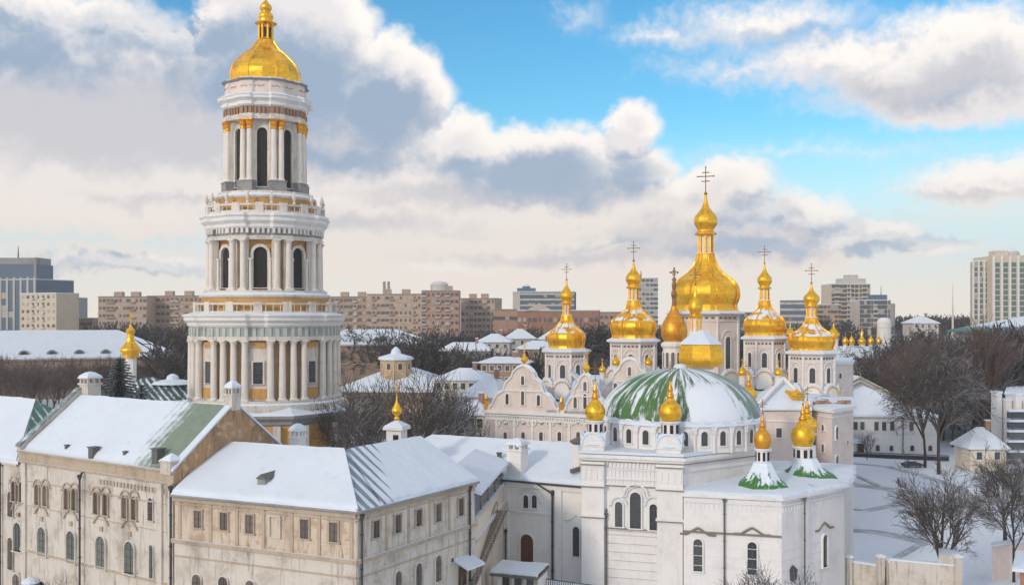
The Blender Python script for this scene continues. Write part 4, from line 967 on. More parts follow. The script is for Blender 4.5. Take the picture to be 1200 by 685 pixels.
def small_turret(px, Y, ybase, yneck0, yneck1, yon, ycross, rpx, tent=None, sq=None, gold='gold', name='turret', slots=8):
    """drum with slots, gilded onion, tall spike and cross"""
    x = PX(px, Y); s = Y/1200.0; Z = lambda p: PZ(p, Y); r = rpx*s*.93
    mb = MB(); mb.lathe(x, Y, [(r*.98, Z(ybase)-.4), (r*.98, Z(yneck0)), (r*.85, Z(yneck0)+.1), (r*.85, Z(yneck1)), (r*1.08, Z(yneck1)+.05), (r*1.08, Z(yneck1)+.22)], 16)
    T = RC.part(name, mb, M['white'])
    mb = MB(); h_ = (Z(yneck1)-Z(yneck0))*.72
    for k in range(slots):
        a = 2*pi*k/slots+pi/2; mb.box((x+r*.85*cos(a), Y+r*.85*sin(a), (Z(yneck0)+Z(yneck1))/2), (.06, r*.33, h_), a)
    RC.part('slots', mb, M['dark'], T)
    z0, z1 = Z(yneck1)+.2, Z(yon)          # onion from z0 to z1
    H = z1-z0
    pr = interp([(r*.78, z0), (r*1.05, z0+.18*H), (r*1.15, z0+.42*H), (r*.95, z0+.68*H), (r*.55, z0+.86*H), (r*.32, z1)], 3)
    top = Z(ycross)-z1
    pr2 = interp([(r*.32, z1), (r*.42, z1+.06*top), (r*.22, z1+.16*top), (r*.3, z1+.22*top), (r*.14, z1+.36*top), (r*.06, z1+.5*top)], 2)
    mb = MB(); mb.lathe(x, Y, pr, 16); mb.use(1); mb.lathe(x, Y, pr2, 12); RC.part('onion', mb, [M[gold], M['gold_dark']], T, smooth=True)
    mb = MB(); cross_mb(mb, x, Y, z1+.5*top, top*.5, .055, -.3); RC.part('cross', mb, M['gold_old'], T)
    return T, x
def zakomara(px, Y, ybase, ytop, wpx, T, rz):
    """square base with a rounded gable on each face, snow on top"""
    x = PX(px, Y); s = Y/1200.0; w = wpx*s; z0, z1 = PZ(ybase, Y), PZ(ytop, Y); mb = MB(); ms = MB()
    h_ = z1-z0
    mb.box((x, Y, z0+h_*.2), (w, w, h_*.5), rz)
    mb.box((x, Y, z0+h_*.45), (w*1.1, w*1.1, .15), rz)
    for k in range(4):
        a = rz+k*pi/2; c, sn = cos(a), sin(a)
        pts = [(-w*.5, 0)]+[(-w*.5*cos(pi*i/8), h_*.55*sin(pi*i/8)) for i in range(9)]
        P3_ = [(x+p_[0]*c-(-w*.52)*sn*-1*-1, Y+p_[0]*sn+(-w*.52)*c, z0+h_*.45+p_[1]) for p_ in pts[1:]]
        P3_ = [(x+p_[0]*c+(w*.52)*sn, Y+p_[0]*sn-(w*.52)*c, z0+h_*.45+p_[1]) for p_ in pts[1:]]
        mb.ext(P3_, (-sn*w*.3, c*w*.3, 0))
        for p_, q_ in zip(P3_, P3_[1:]): ms.tube((p_[0], p_[1], p_[2]+.08), (q_[0], q_[1], q_[2]+.08), .14, .14, 5)
    RC.part('rounded_gables', mb, M['white'], T)
    ms.lathe(x, Y, [(w*.62, z0+h_*.5), (w*.35, z0+h_*1.05), (w*.2, z0+h_*1.15)], 8, rz+pi/8); RC.part('turret_snow', ms, M['snow'], T)
wa = wallang(a0, a1)
T1, _ = small_turret(697.5, 122.5, 516, 508, 494, 467, 424, 11); zakomara(697.5, 122.5, 532, 506, 26, T1, wa)
T2, _ = small_turret(785.5, 120, 520, 509, 495, 466, 424, 12.5); zakomara(785.5, 120, 536, 508, 28, T2, wa)
T5, _ = small_turret(877.5, 143, 500, 492, 470, 452, 424, 9)
# right hand apse block
b0, b1, b2, b3 = pt(801, 116), pt(916, 113), pt(989, 121.5), pt(1000, 137)
ZA = 13.2
bm_ = hit(b1, b2, 960)
mb = MB(); mb.prism([b0, b1, off2(hit(b1, b2, 960), (0, -1), .4), b2, pt(996, 128), b3, pt(880, 142), pt(801, 130)], 0, ZA); RC.part('apse', mb, M['white'])
mb = MB()
for A, B in ((b0, b1), (b1, off2(bm_, (0, -1), .4)), (off2(bm_, (0, -1), .4), b2)):
    band(mb, A, B, ZA-.35, ZA, .45, .15); band(mb, A, B, ZA-1.0, ZA-.85, .18)
    nn = int(sqrt((A[0]-B[0])**2+(A[1]-B[1])**2)/.5)
    for i in range(nn): pier(mb, A, B, lerp(A, B, (i+.5)/nn), .14, ZA-1.7, ZA-1.1, .08)
RC.part('apse_cornice', mb, M['white'])
zs = PZ(626, 114)
mb = MB()
band(mb, b0, b1, zs-.1, zs+.1, .2); 
for px in (818, 881.5): x, y, z = hit(b0, b1, px, 626); peak(mb, x, y, z+.05, wallang(b0, b1), 2.0, .75)
x, y, z = hit(b1, b2, 964.6, 619); peak(mb, x, y-.3, z+.05, wallang(b1, b2), 1.9, .75)
RC.part('drip_moulding', mb, M['ledge'])
mb = MB()
for k in range(8):
    z_ = zs-1.6-k*1.1; band(mb, b0, b1, z_, z_+.07, .05); band(mb, b1, off2(bm_, (0, -1), .4), z_, z_+.07, .05)
RC.part('apse_rustication', mb, M['trim'])
for px, yt, yb in ((818, 631, 668), (881.5, 634, 672)): win_px(RC, b0, b1, px, yt, yb, 1.0, fr=.16, proud=.24)
xw, yw, zw = hit(b1, b2, 964.6, 662); put_win(RC, (xw, yw-.38, zw), wallang(b1, b2), 1.0, PZ(625, yw)-zw, fr=.16, proud=.24)
pipe(RC, b0, b1, 849, 0, ZA-.8, .1, m='metal'); pipe(RC, b1, b2, 938, 0, ZA-.8, .1, nn=.55, m='metal')
x, y, z = hit(b1, b2, 938, 660)
ln = tag(MB().lathe(x-1.2, y-1.4, [(.05, 3.6), (.4, 3.9), (.45, 4.9), (.55, 4.95), (.03, 5.5)], 8).build('wall_lantern', M['iron']), 'dark lantern fixed low on the curved white apse wall', 'lantern')
MB_ = MB(); MB_.tube((x-1.2, y-1.4, 4.0), (x, y, 4.0), .05, .05, 5); br_ = MB_.build('bracket', M['iron'], ln)
# apse roof rising to the body
def zr_(d): return ZA+d
mb = MB(); apx = pt(905, 126.5)
edge = [b0, b1, off2(bm_, (0, -1), .8), off2(b2, (.6, -.5), 1), off2(pt(998, 128), (1, 0), .6), off2(b3, (1, 0), .4), pt(890, 142)]
edge = [off2(p, (0, -1), .45) if i < 2 else p for i, p in enumerate(edge)]
for p, q_ in zip(edge, edge[1:]): roof_faces(mb, [[(p[0], p[1], ZA+.05), (q_[0], q_[1], ZA+.05), (apx[0], apx[1], ZA+.9)]], .25)
roof_faces(mb, [[(edge[0][0], edge[0][1], ZA+.05), (apx[0], apx[1], ZA+.9), (pt(801, 122)[0], 122, ZA+.6)]], .2)
RC.part('apse_roof', mb, M['snow'])
mb = MB()
for i_, (p, q_) in enumerate(zip(edge, edge[1:])): s_m = sheet((p[0], p[1], ZA+.05), (q_[0], q_[1], ZA+.05), (apx[0], apx[1], ZA+.9), (apx[0], apx[1], ZA+.9), 50, 22, seed=i_*3.3); mb.add(s_m.V, s_m.F)
RC.part('apse_snow', mb, M['snow'], smooth=True)
def tent(px, Y, ybase, ytop, rpx, seed, n=8):
    x = PX(px, Y); s = Y/1200.0; z0, z1 = PZ(ybase, Y), PZ(ytop, Y); r = rpx*s; H = z1-z0
    m, q, b = mat('tent_roof_snow_green', 0.55)
    o = obco(q); v = q.v('SUBTRACT', o, (x-DX, Y-DY, z0)); xx, yy, zz = q.xyz(v)
    ang = q.m('ARCTAN2', xx, q.m('MULTIPLY', yy, -1.0)); nn, _ = q.noise(q.cxyz(q.m('MULTIPLY', ang, 2.2), q.m('MULTIPLY', zz, .5), seed), 1.3, 7, .7)
    k = q.sm(q.m('ADD', q.m('MULTIPLY', q.m('SUBTRACT', nn, .5), 6.0), q.m('SUBTRACT', .95, q.m('DIVIDE', zz, H*.42))), -.05, .1)
    q.put(b.inputs['Base Color'], q.mix(k, SNOWC, (0.055, 0.19, 0.05))); bump(q, b, q.m('SUBTRACT', 1.0, k), .5, .2)
    mb = MB(); mb.lathe(x, Y, interp([(r, z0), (r*.96, z0+.05*H), (r*.74, z0+.25*H), (r*.52, z0+.55*H), (r*.38, z0+.85*H), (r*.33, z1)], 3), n, .2)
    return RC.part('tent_roof', mb, m)
Tn = tent(893.5, 118.6, 570, 541, 33, 1.0)
T3, _ = small_turret(893.5, 119, 548, 541, 527, 500, 468, 9.5, gold='gold_dark')
Tn2 = tent(945, 126, 558, 536, 38, 5.0)
T4, _ = small_turret(941, 126, 545, 537, 524, 492, 455, 13)
T4b, _ = small_turret(946, 139, 545, 522, 509, 484, 452, 11)

# ============================================================ CATHEDRAL
KX, KY = PX(827, 205), 205.0
KT = Thing('cathedral', 'large pale pink baroque cathedral with many gilded pear domes and scrolled gables', 'cathedral', (KX, KY, 0))
k0, k1, k2, k3 = pt(568, 178), pt(700, 168), pt(905, 166), pt(951, 164)
ZL = PZ(487, 175)
mb = MB(); mb.prism([k0, k1, pt(722, 166), pt(760, 235), pt(600, 240)], 0, ZL+.8); KT.part('narthex', mb, M['pink'])
mb = MB(); mb.prism([pt(722, 172), pt(905, 168), pt(951, 170), pt(1000, 200), pt(920, 240), pt(690, 240), pt(690, 185)], 0, 19.2); KT.part('nave', mb, M['pink'])
mb = MB()
band(mb, k0, k1, ZL+.3, ZL+.85, .5, .2); band(mb, k0, k1, ZL-.8, ZL-.5, .25); band(mb, k0, k1, ZL-.1, ZL+.1, .25)
for i in range(48): pier(mb, k0, k1, lerp(k0, k1, (i+.5)/48), .18, ZL-.5, ZL+.3, .2)
for px in (569, 582, 603, 624, 645, 667, 690): pier(mb, k0, k1, hit(k0, k1, px), .5, 0, ZL-.8, .18)
KT.part('cornice', mb, M['trim'])
# scrolled gables
def scroll_gable(A, B, pc, wpx, z0, ztop, th=1.0, finial=True):
    x, y = hit(A, B, pc); u = unit(A, B); n = outn(A, B); w = wpx*y/1200.0/2; H = ztop-z0
    half = [(1.0, 0), (1.0, .06), (.92, .10), (.86, .22), (.74, .36), (.60, .42), (.56, .50), (.50, .62), (.40, .70), (.34, .74), (.30, .84), (.20, .93), (.08, .98), (0, 1.0)]
    pts = [(-a, b_) for a, b_ in half]+[(a, b_) for a, b_ in half[::-1][1:]]
    P3_ = [(x+u[0]*a*w, y+u[1]*a*w, z0+b_*H) for a, b_ in pts]
    mb = MB(); mb.ext(P3_, (-n[0]*th, -n[1]*th, 0)); g_ = KT.part('gable', mb, M['pink'])
    mb = MB()
    for p, q_ in zip(P3_, P3_[1:]):
        mb.tube((p[0]+n[0]*.1, p[1]+n[1]*.1, p[2]), (q_[0]+n[0]*.1, q_[1]+n[1]*.1, q_[2]), .2, .2, 5)
    off_ = (n[0]*.12, n[1]*.12)
    mb.box((x+off_[0], y+off_[1], z0+.45*H), (w*1.1, .25, .2), wallang(A, B))
    KT.part('gable_trim', mb, M['trim'], g_)
    ms = MB()
    for p, q_ in zip(P3_[1:-1], P3_[2:-1]): ms.tube((p[0]-n[0]*.5, p[1]-n[1]*.5, p[2]+.1), (q_[0]-n[0]*.5, q_[1]-n[1]*.5, q_[2]+.1), .32, .32, 5)
    KT.part('gable_snow', ms, M['snow'], g_)
    for dx, b_, h_ in ((0, .56, 1.5), (-.45, .12, 1.8), (0, .12, 2.4), (.45, .12, 1.8)):
        f_, gl = win_mesh(.6, h_, True, .22, .2, 'trim', 'glass_brown', False)
        px_ = (x+u[0]*dx*w, y+u[1]*dx*w, z0+b_*H+.2); KT.inst('niche', f_, px_, wallang(A, B), g_); 
        mb = MB(); mb.ext([(px_[0]+u[0]*a-0*n[0]+n[0]*.06, px_[1]+u[1]*a+n[1]*.06, px_[2]+b2_) for a, b2_ in arch_out(.6, h_)], (n[0]*.02, n[1]*.02, 0)); KT.part('niche_recess', mb, M['glass_brown'], g_)
    if finial:
        xx, yy, z_ = x-n[0]*.5, y-n[1]*.5, ztop
        mb = MB(); mb.lathe(xx, yy, interp([(.25, z_), (.3, z_+.4), (.55, z_+.8), (.6, z_+1.1), (.3, z_+1.6), (.08, z_+2.2), (.05, z_+2.5)], 2), 10); cross_mb(mb, xx, yy, z_+2.4, 1.6, .07, -.3); KT.part('gable_finial', mb, M['gold'], g_)
ZG = ZL+.8
scroll_gable(k0, k1, 613, 92, ZG, PZ(428, 175))
scroll_gable(k0, k1, 686, 56, ZG, PZ(438, 170))
for px in (570, 658):
    x, y = hit(k0, k1, px); mb = MB(); mb.box((x, y+.5, ZG+.7), (.8, .8, 1.5)); mb.lathe(x, y+.5, interp([(.1, ZG+1.4), (.3, ZG+1.8), (.28, ZG+2.1), (.05, ZG+2.8)], 2), 8); KT.part('parapet_finial', mb, M['gold_dark'])
for px in (592.5, 613.5, 634.5, 656, 678):
    x, y, z = hit(k0, k1, px, 516); put_win(KT, (x, y, z), wallang(k0, k1), .7, 1.5, fr=.2, proud=.2, fm='trim', gm='glass_brown')
    mb = MB(); hood(mb, x, y, z+2.6, wallang(k0, k1), 2.2, .16, .3); KT.part('niche_hood', mb, M['trim'])
    px_ = (x, y, z+2.7); mb = MB(); mb.lathe(x-.02, y-.1, [(.02, z+2.7), (.4, z+3.0), (.4, z+3.1), (.02, z+3.4)], 8); KT.part('niche_icon', mb, M['frieze'])
# a big gable rising behind (x 735) and roofs
scroll_gable(pt(700, 176), pt(775, 172), 738, 76, 19.0, PZ(420, 174), finial=False)
mb = MB(); 
def rpoly(pts_): roof_faces(mb, [pts_], .3)
def z_at(px, py, Y): return (PX(px, Y), Y, PZ(py, Y))
rg = z_at(613, 440, 215); rf0 = z_at(613, 436, 179)
for (la, lb) in ((z_at(570, 478, 181), z_at(585, 470, 225)), ):
    rpoly([la, rf0, rg, lb])
rpoly([rf0, (hit(k0, k1, 655)[0], hit(k0, k1, 655)[1]+1, ZG), (PX(655, 225), 225, ZG), rg])
mb.prism([hit(k0, k1, 640), hit(k0, k1, 700), pt(705, 185), pt(650, 190)], ZG, ZG+.5)
rpoly([z_at(668, 436, 172), z_at(712, 470, 171), z_at(712, 460, 200), z_at(668, 430, 200)])
rpoly([z_at(690, 436, 171), z_at(664, 474, 172), z_at(655, 468, 205), z_at(690, 428, 205)])
mb.prism([pt(722, 172.5), pt(905, 168.5), pt(951, 170.5), pt(1000, 200), pt(920, 240), pt(690, 240), pt(690, 186)], 19.22, 19.6)
KT.part('roof', mb, M['snow'])
# domed towers
PROF = [(.97, 0), (.95, .10), (.93, .2), (.99, .36), (1.02, .52), (1.0, .68), (.93, .83), (.79, .97), (.60, 1.10), (.44, 1.26), (.32, 1.46), (.25, 1.72)]
CUP = [(.24, 2.26), (.32, 2.28), (.32, 2.33), (.24, 2.38), (.25, 2.46), (.33, 2.58), (.35, 2.70), (.31, 2.83), (.20, 2.97), (.10, 3.12), (.05, 3.3), (.035, 3.5)]
def domed_tower(px, Y, ybase, rpx, ydrum, lab, snow=False, nwin=8, big=False, crossh=.85, prof=PROF, cup=CUP, hs=1.0, dr=1.0):
    x = PX(px, Y); s = Y/1200.0; R = rpx*s; z0 = PZ(ybase, Y); zd = PZ(ydrum, Y); r = R*dr; rot = -.25
    mb = MB(); mb.lathe(x, Y, [(r, zd-3), (r, z0-.9), (r*1.06, z0-.8), (r*1.06, z0-.6), (r*1.2, z0-.5), (r*1.2, z0-.35), (r*.95, z0-.05)], 8, rot+pi/8)
    T = KT.part('domed_tower', mb, M['pink']); T['label'] = lab
    hD = z0-zd
    mb = MB(); md = MB(); mg = MB(); ms_k = MB(); mg_k = MB()
    ap = r*cos(pi/8)
    for k in range(8):          # rounded gables round the foot of the drum
        a = rot+pi/4*k; w_ = r*.72; hx, hy = x+(ap+.9)*cos(a), Y+(ap+.9)*sin(a); zk = zd-2.2
        P_ = [(hx-sin(a)*w_/2*-cos(pi*i/8), hy+cos(a)*w_/2*-cos(pi*i/8), zk+1.1+w_*.5*sin(pi*i/8)) for i in range(9)]
        P_ = [(P_[0][0], P_[0][1], zk-1)]+P_+[(P_[-1][0], P_[-1][1], zk-1)]
        mb.ext(P_, (-cos(a)*1.3, -sin(a)*1.3, 0))
        for p_, q_ in zip(P_[1:-1], P_[2:-1]): ms_k.tube((p_[0]-.4*cos(a), p_[1]-.4*sin(a), p_[2]+.1), (q_[0]-.4*cos(a), q_[1]-.4*sin(a), q_[2]+.1), .34, .34, 5); mg_k.tube((p_[0]+.12*cos(a), p_[1]+.12*sin(a), p_[2]-.25), (q_[0]+.12*cos(a), q_[1]+.12*sin(a), q_[2]-.25), .09, .09, 4)
    for k in range(8):
        a = rot+pi/4*k
        hx, hy = x+ap*cos(a), Y+ap*sin(a)
        ww, wh = r*.24, hD*.42
        if big: ww, wh = r*.19, hD*.50
        ww, wh = round(max(ww, .5), 1), round(wh, 1)
        f_, g_ = win_mesh(ww, wh, True, .18, .2, 'trim', 'glass', False)
        KT.inst('window', f_, (hx, hy, zd+hD*.12), a+pi/2, T)
        mg.add([(hx+.05*cos(a)-q_[0]*sin(a), hy+.05*sin(a)+q_[0]*cos(a), zd+hD*.12+q_[1]) for q_ in arch_out(ww, wh)], [tuple(range(11))])
        hood(mb, hx, hy, zd+hD*.12+wh-ww*.2, a+pi/2, ww*2.3, .12, .2)
        c = rot+pi/4*k+pi/8; mb.tube((x+r*cos(c), Y+r*sin(c), zd-2.5), (x+r*cos(c), Y+r*sin(c), z0-.8), .22, .22, 6)
        for j in (-1.5, -.5, .5, 1.5):
            t_ = j*.17*r; md.box((hx+.05*cos(a)-t_*sin(a), hy+.05*sin(a)+t_*cos(a), z0-1.25), (.08, .09*r, .3), a)
    mb.lathe(x, Y, [(r*1.04, z0-1.9), (r*1.04, z0-1.75)], 8, rot+pi/8)
    mb.use(1); mb.add(md.V, md.F); mb.add(mg.V, mg.F); mb.use(2); mb.add(ms_k.V, ms_k.F); mb.use(3); mb.add(mg_k.V, mg_k.F); KT.part('mouldings', mb, [M['trim'], M['glass'], M['snow'], M['gold']], T)
    mb = MB(); mb.lathe(x, Y, [(r*1.22, z0-.34), (r*1.19, z0-.12), (R*.9, z0+.4)], 8, rot+pi/8); KT.part('snow_rim', mb, M['snow'], T)
    mb = MB(); mb.lathe(x, Y, interp([(a_*R, z0+b_*R*hs) for a_, b_ in prof], 3), 16, rot+pi/16); mb.use(1)
    for k in range(8):
        c = rot+pi/8+pi/4*k; pr = interp([(a_*R+.03, z0+b_*R*hs) for a_, b_ in prof], 2)
        for (r0, q0), (r1, q1_) in zip(pr, pr[1:]): mb.tube((x+r0*cos(c), Y+r0*sin(c), q0), (x+r1*cos(c), Y+r1*sin(c), q1_), R*.018+.03, R*.018+.03, 5)
    KT.part('dome', mb, [M['gold_snow' if snow else 'gold'], M['gold']], T)
    zl = z0+prof[-1][1]*R*hs; zc = z0+cup[0][1]*R*hs
    mb = MB(); mb.lathe(x, Y, [(.28*R, zl-.05), (.28*R, zl+.12), (.17*R, zl+.15), (.17*R, zc)], 8, rot)
    KT.part('lantern', mb, M['trim'], T)
    mb = MB()
    for k in range(8): c = rot+pi/4*k; mb.tube((x+.2*R*cos(c), Y+.2*R*sin(c), zl), (x+.2*R*cos(c), Y+.2*R*sin(c), zc), .035*R, .03*R, 6)
    KT.part('lantern_columns', mb, M['gold'], T)
    mb = MB(); mb.lathe(x, Y, interp([(a_*R, z0+b_*R*hs) for a_, b_ in cup], 2), 16); KT.part('cupola', mb, M['gold'], T, smooth=False)
    mb = MB(); cross_mb(mb, x, Y, z0+3.48*R*hs, crossh*R, max(.07, .022*R), -.3); KT.part('cross', mb, M['gold_old'], T)
    return T
domed_tower(827, 205, 365, 39.5, 440, 'tallest central gold dome on the broadest drum', big=True, crossh=.8, dr=1.02)
domed_tower(742.5, 188, 397, 27, 434, 'gold dome flanking the central dome on the left', snow=True, hs=.97)
domed_tower(664, 195, 409, 22, 446, 'leftmost gold dome of the cathedral with snow on its shoulders', snow=True, hs=1.06, dr=1.12)
domed_tower(896, 192, 394, 24.5, 434, 'gold dome just right of the central dome', snow=True, hs=1.0)
domed_tower(951, 186, 411, 27, 452, 'rightmost gold dome of the cathedral, wide and squat', snow=True, hs=.84)
for px, Y, yb_, rp in ((926, 205, 396, 6.0), (977, 205, 397, 6.5), (722, 180, 428, 4.5), (760, 178, 428, 4.5), (706, 178, 436, 4.0), (870, 190, 440, 5.0), (912, 180, 440, 4.5)):
    x = PX(px, Y); s = Y/1200.0; z_ = PZ(yb_, Y); r = rp*s
    mb = MB(); mb.lathe(x, Y, [(r*.8, z_-2.2), (r*.8, z_-.2), (r, z_-.1), (r, z_)], 10); T = KT.part('corner_turret', mb, M['trim'])
    mb = MB(); mb.lathe(x, Y, interp([(r*.75, z_), (r*1.05, z_+r*.5), (r*1.05, z_+r*.95), (r*.6, z_+r*1.6), (r*.2, z_+r*2.1), (r*.05, z_+r*3)], 2), 12); cross_mb(mb, x, Y, z_+r*2.8, r*1.3, .05, -.3); KT.part('cupola', mb, M['gold'], T, smooth=True)
# single onion on a small arcaded drum (x 790)
x, Y = PX(790, 176), 176.0; s = Y/1200.0; Z = lambda p: PZ(p, Y)
mb = MB(); mb.lathe(x, Y, [(13*s, Z(450)), (13*s, Z(408)), (15.5*s, Z(405)), (15.5*s, Z(402)), (12*s, Z(400))], 12); T = KT.part('domed_tower', mb, M['trim']); T['label'] = 'small drum carrying a single round gold onion with a dark spike'
mb = MB()
for k in range(12):
    a = pi/12+pi/6*k; hx, hy = x+13*s*cos(pi/12)*cos(a), Y+13*s*cos(pi/12)*sin(a)
    f_, g_ = win_mesh(.6, 2.6, True, .1, .15, 'trim', 'glass', False); KT.inst('window', f_, (hx, hy, Z(430)), a+pi/2, T)
    mb.add([(hx+.05*cos(a)-q_[0]*sin(a), hy+.05*sin(a)+q_[0]*cos(a), Z(430)+q_[1]) for q_ in arch_out(.6, 2.6)], [tuple(range(11))])
KT.part('panes', mb, M['glass'], T)
mb = MB(); mb.lathe(x, Y, interp([(11*s, Z(401)), (14*s, Z(396)), (15.5*s, Z(389)), (14.5*s, Z(381)), (10*s, Z(372)), (5*s, Z(364)), (3*s, Z(358))], 3), 24); KT.part('dome', mb, M['gold_dark'], T, smooth=True)
mb = MB(); mb.lathe(x, Y, interp([(3*s, Z(359)), (2.4*s, Z(350)), (3.6*s, Z(345)), (1.8*s, Z(340)), (3*s, Z(334)), (1.4*s, Z(328)), (.6*s, Z(322))], 2), 10); KT.part('spike', mb, M['gold_old'], T)
mb = MB(); cross_mb(mb, x, Y, Z(328), 2.0, .16, -.3); KT.part('cross', mb, M['gold_old'], T)
# gilded square cupola with a snowy tent roof (x 824)
x, Y = PX(821, 170), 170.0; s = Y/1200.0; rz_ = -.15; R2_ = sqrt(2)
mb = MB(); mb.lathe(x, Y, [(19*s*R2_*.8, Z(440)), (19*s*R2_*.8, PZ(427, Y))], 4, rz_+pi/4); T = KT.part('gilded_turret', mb, M['trim'])
Z = lambda p: PZ(p, Y)
mb = MB(); mb.lathe(x, Y, interp([(17*s*R2_, Z(429)), (19*s*R2_, Z(425)), (19.5*s*R2_, Z(418)), (17*s*R2_, Z(403)), (16.5*s*R2_, Z(401))], 3), 8, rz_+pi/8); KT.part('skirt', mb, M['gold'], T)
mb = MB(); mb.lathe(x, Y, interp([(18.5*s*R2_, Z(403)), (15*s*R2_, Z(398)), (8*s*R2_, Z(391)), (5*s, Z(386))], 2), 8, rz_+pi/8); KT.part('tent_roof', mb, M['snow'], T)
xo = x-6*s
mb = MB(); mb.lathe(xo, Y, [(7*s, Z(396)), (6*s, Z(385)), (6*s, Z(370))], 8, .2); KT.part('lantern', mb, M['trim'], T)
mb = MB()
for k in range(8): a = pi/4*k; mb.tube((xo+6.4*s*cos(a), Y+6.4*s*sin(a), Z(387)), (xo+6.4*s*cos(a), Y+6.4*s*sin(a), Z(371)), .14, .14, 6)
mb.lathe(xo, Y, interp([(8*s, Z(372)), (9*s, Z(370)), (6*s, Z(368)), (8*s, Z(363)), (8.5*s, Z(358)), (6*s, Z(352)), (3*s, Z(347)), (1.4*s, Z(340)), (.7*s, Z(332))], 2), 14); KT.part('cupola', mb, M['gold'], T)
mb = MB(); cross_mb(mb, xo, Y, Z(334), 2.6, .09, -.3); KT.part('cross', mb, M['gold_old'], T)
# east side walls with window niches, snowy gables between the churches
mb = MB(); e0, e1 = pt(893, 156), pt(951, 154)
mb.prism([e0, e1, pt(955, 172), pt(893, 172)], 0, PZ(477, 155)); KT.part('east_wall', mb, M['pink'])
mb = MB(); band(mb, e0, e1, PZ(480, 155), PZ(476, 155), .4, .1); band(mb, e0, e1, PZ(494, 155), PZ(492, 155), .15); KT.part('east_cornice', mb, M['trim'])
mb = MB(); gx = z_at(918, 445, 156); roof_faces(mb, [[z_at(889, 478, 155.4), z_at(950, 478, 153.6), z_at(918, 446, 160)], [z_at(950, 478, 153.6), z_at(951, 470, 175), z_at(918, 446, 160)], [z_at(889, 478, 155.4), z_at(918, 446, 160), z_at(889, 460, 175)]], .3); KT.part('east_roof', mb, M['snow'])
mb = MB()
for pxa, pya, pxb, pyb in ((918, 443, 889, 474), (918, 443, 950, 474)): mb.tube(z_at(pxa, pya, 159), z_at(pxb, pyb, 155), .3, .3, 6)
KT.part('roof_trim', mb, M['trim'])
mb = MB(); mb.lathe(*pt(934, 156), [(.02, PZ(470, 156)), (1.0, PZ(467, 156)), (1.2, PZ(463, 156)), (.5, PZ(459, 156)), (.1, PZ(455, 156))], 10)
for i in range(7): p = z_at(922+i*2.2, 459+i*.6, 156); mb.lathe(p[0], p[1], [(.02, p[2]-.35), (.4, p[2]), (.02, p[2]+.4)], 7)
KT.part('gilded_cresting', mb, M['gold'])
x, y, z = hit(e0, e1, 913, 512); put_win(KT, (x, y, z), wallang(e0, e1), .8, 1.4, arch=False, fm='trim', gm='glass')
f0, f1, f2 = pt(951, 157), pt(975, 152), pt(1000, 158)
mb = MB(); mb.prism([f0, f1, f2, pt(998, 175), pt(955, 175)], 0, PZ(478, 155)); KT.part('apse', mb, M['pink'])
mb = MB()
for A, B in ((f0, f1), (f1, f2)):
    zt_ = PZ(478, 155); band(mb, A, B, zt_-.4, zt_+.05, .4, .1); band(mb, A, B, zt_-1.2, zt_-1.0, .15); band(mb, A, B, zt_-9.2, zt_-8.9, .2)
KT.part('apse_cornice', mb, M['trim'])
mb = MB(); roof_faces(mb, [[(p[0], p[1], PZ(477, 155)), (q_[0], q_[1], PZ(477, 155)), z_at(976, 466, 168)] for p, q_ in ((off2(f0, (-1, -1), .3), off2(f1, (0, -1), .5)), (off2(f1, (0, -1), .5), off2(f2, (1, 0), .5)), (off2(f2, (1, 0), .5), pt(999, 176)), (pt(999, 176), pt(951, 176)))], .25); KT.part('apse_roof', mb, M['snow'])
mb = MB()
for i in range(9): p = z_at(957+i*4.3, 472-2*sin(i), 160); mb.box(p, (.9, 1.2, .5), i)
KT.part('bare_roof_patch', mb, M['brick'])
kw = dict(fr=.18, proud=.2, fm='trim', gm='glass')
win_px(KT, f0, f1, 965, 497, 504, .7, **kw); win_px(KT, f0, f1, 965, 520, 529, .7, **kw)
win_px(KT, f1, f2, 980, 499, 514, .9, **kw); win_px(KT, f1, f2, 993, 516, 521, .5, arch=False, fr=.1, proud=.1, fm='trim', gm='glass')
win_px(KT, f1, f2, 980, 533, 548, .9, **kw)
# upper stage right of the wide dome (px 970-1000, y 425-455)
mb = MB(); mb.prism([pt(968, 190), pt(998, 194), pt(1000, 215), pt(968, 215)], 15, PZ(424, 192)); KT.part('side_chapel', mb, M['pink'])
mb = MB(); roof_faces(mb, [[z_at(966, 424, 189), z_at(1000, 424, 193.5), z_at(1002, 421, 216), z_at(966, 421, 216)]], .4); KT.part('side_chapel_roof', mb, M['snow'])
win_px(KT, pt(968, 190), pt(998, 194), 984, 437, 443, .7, **kw)
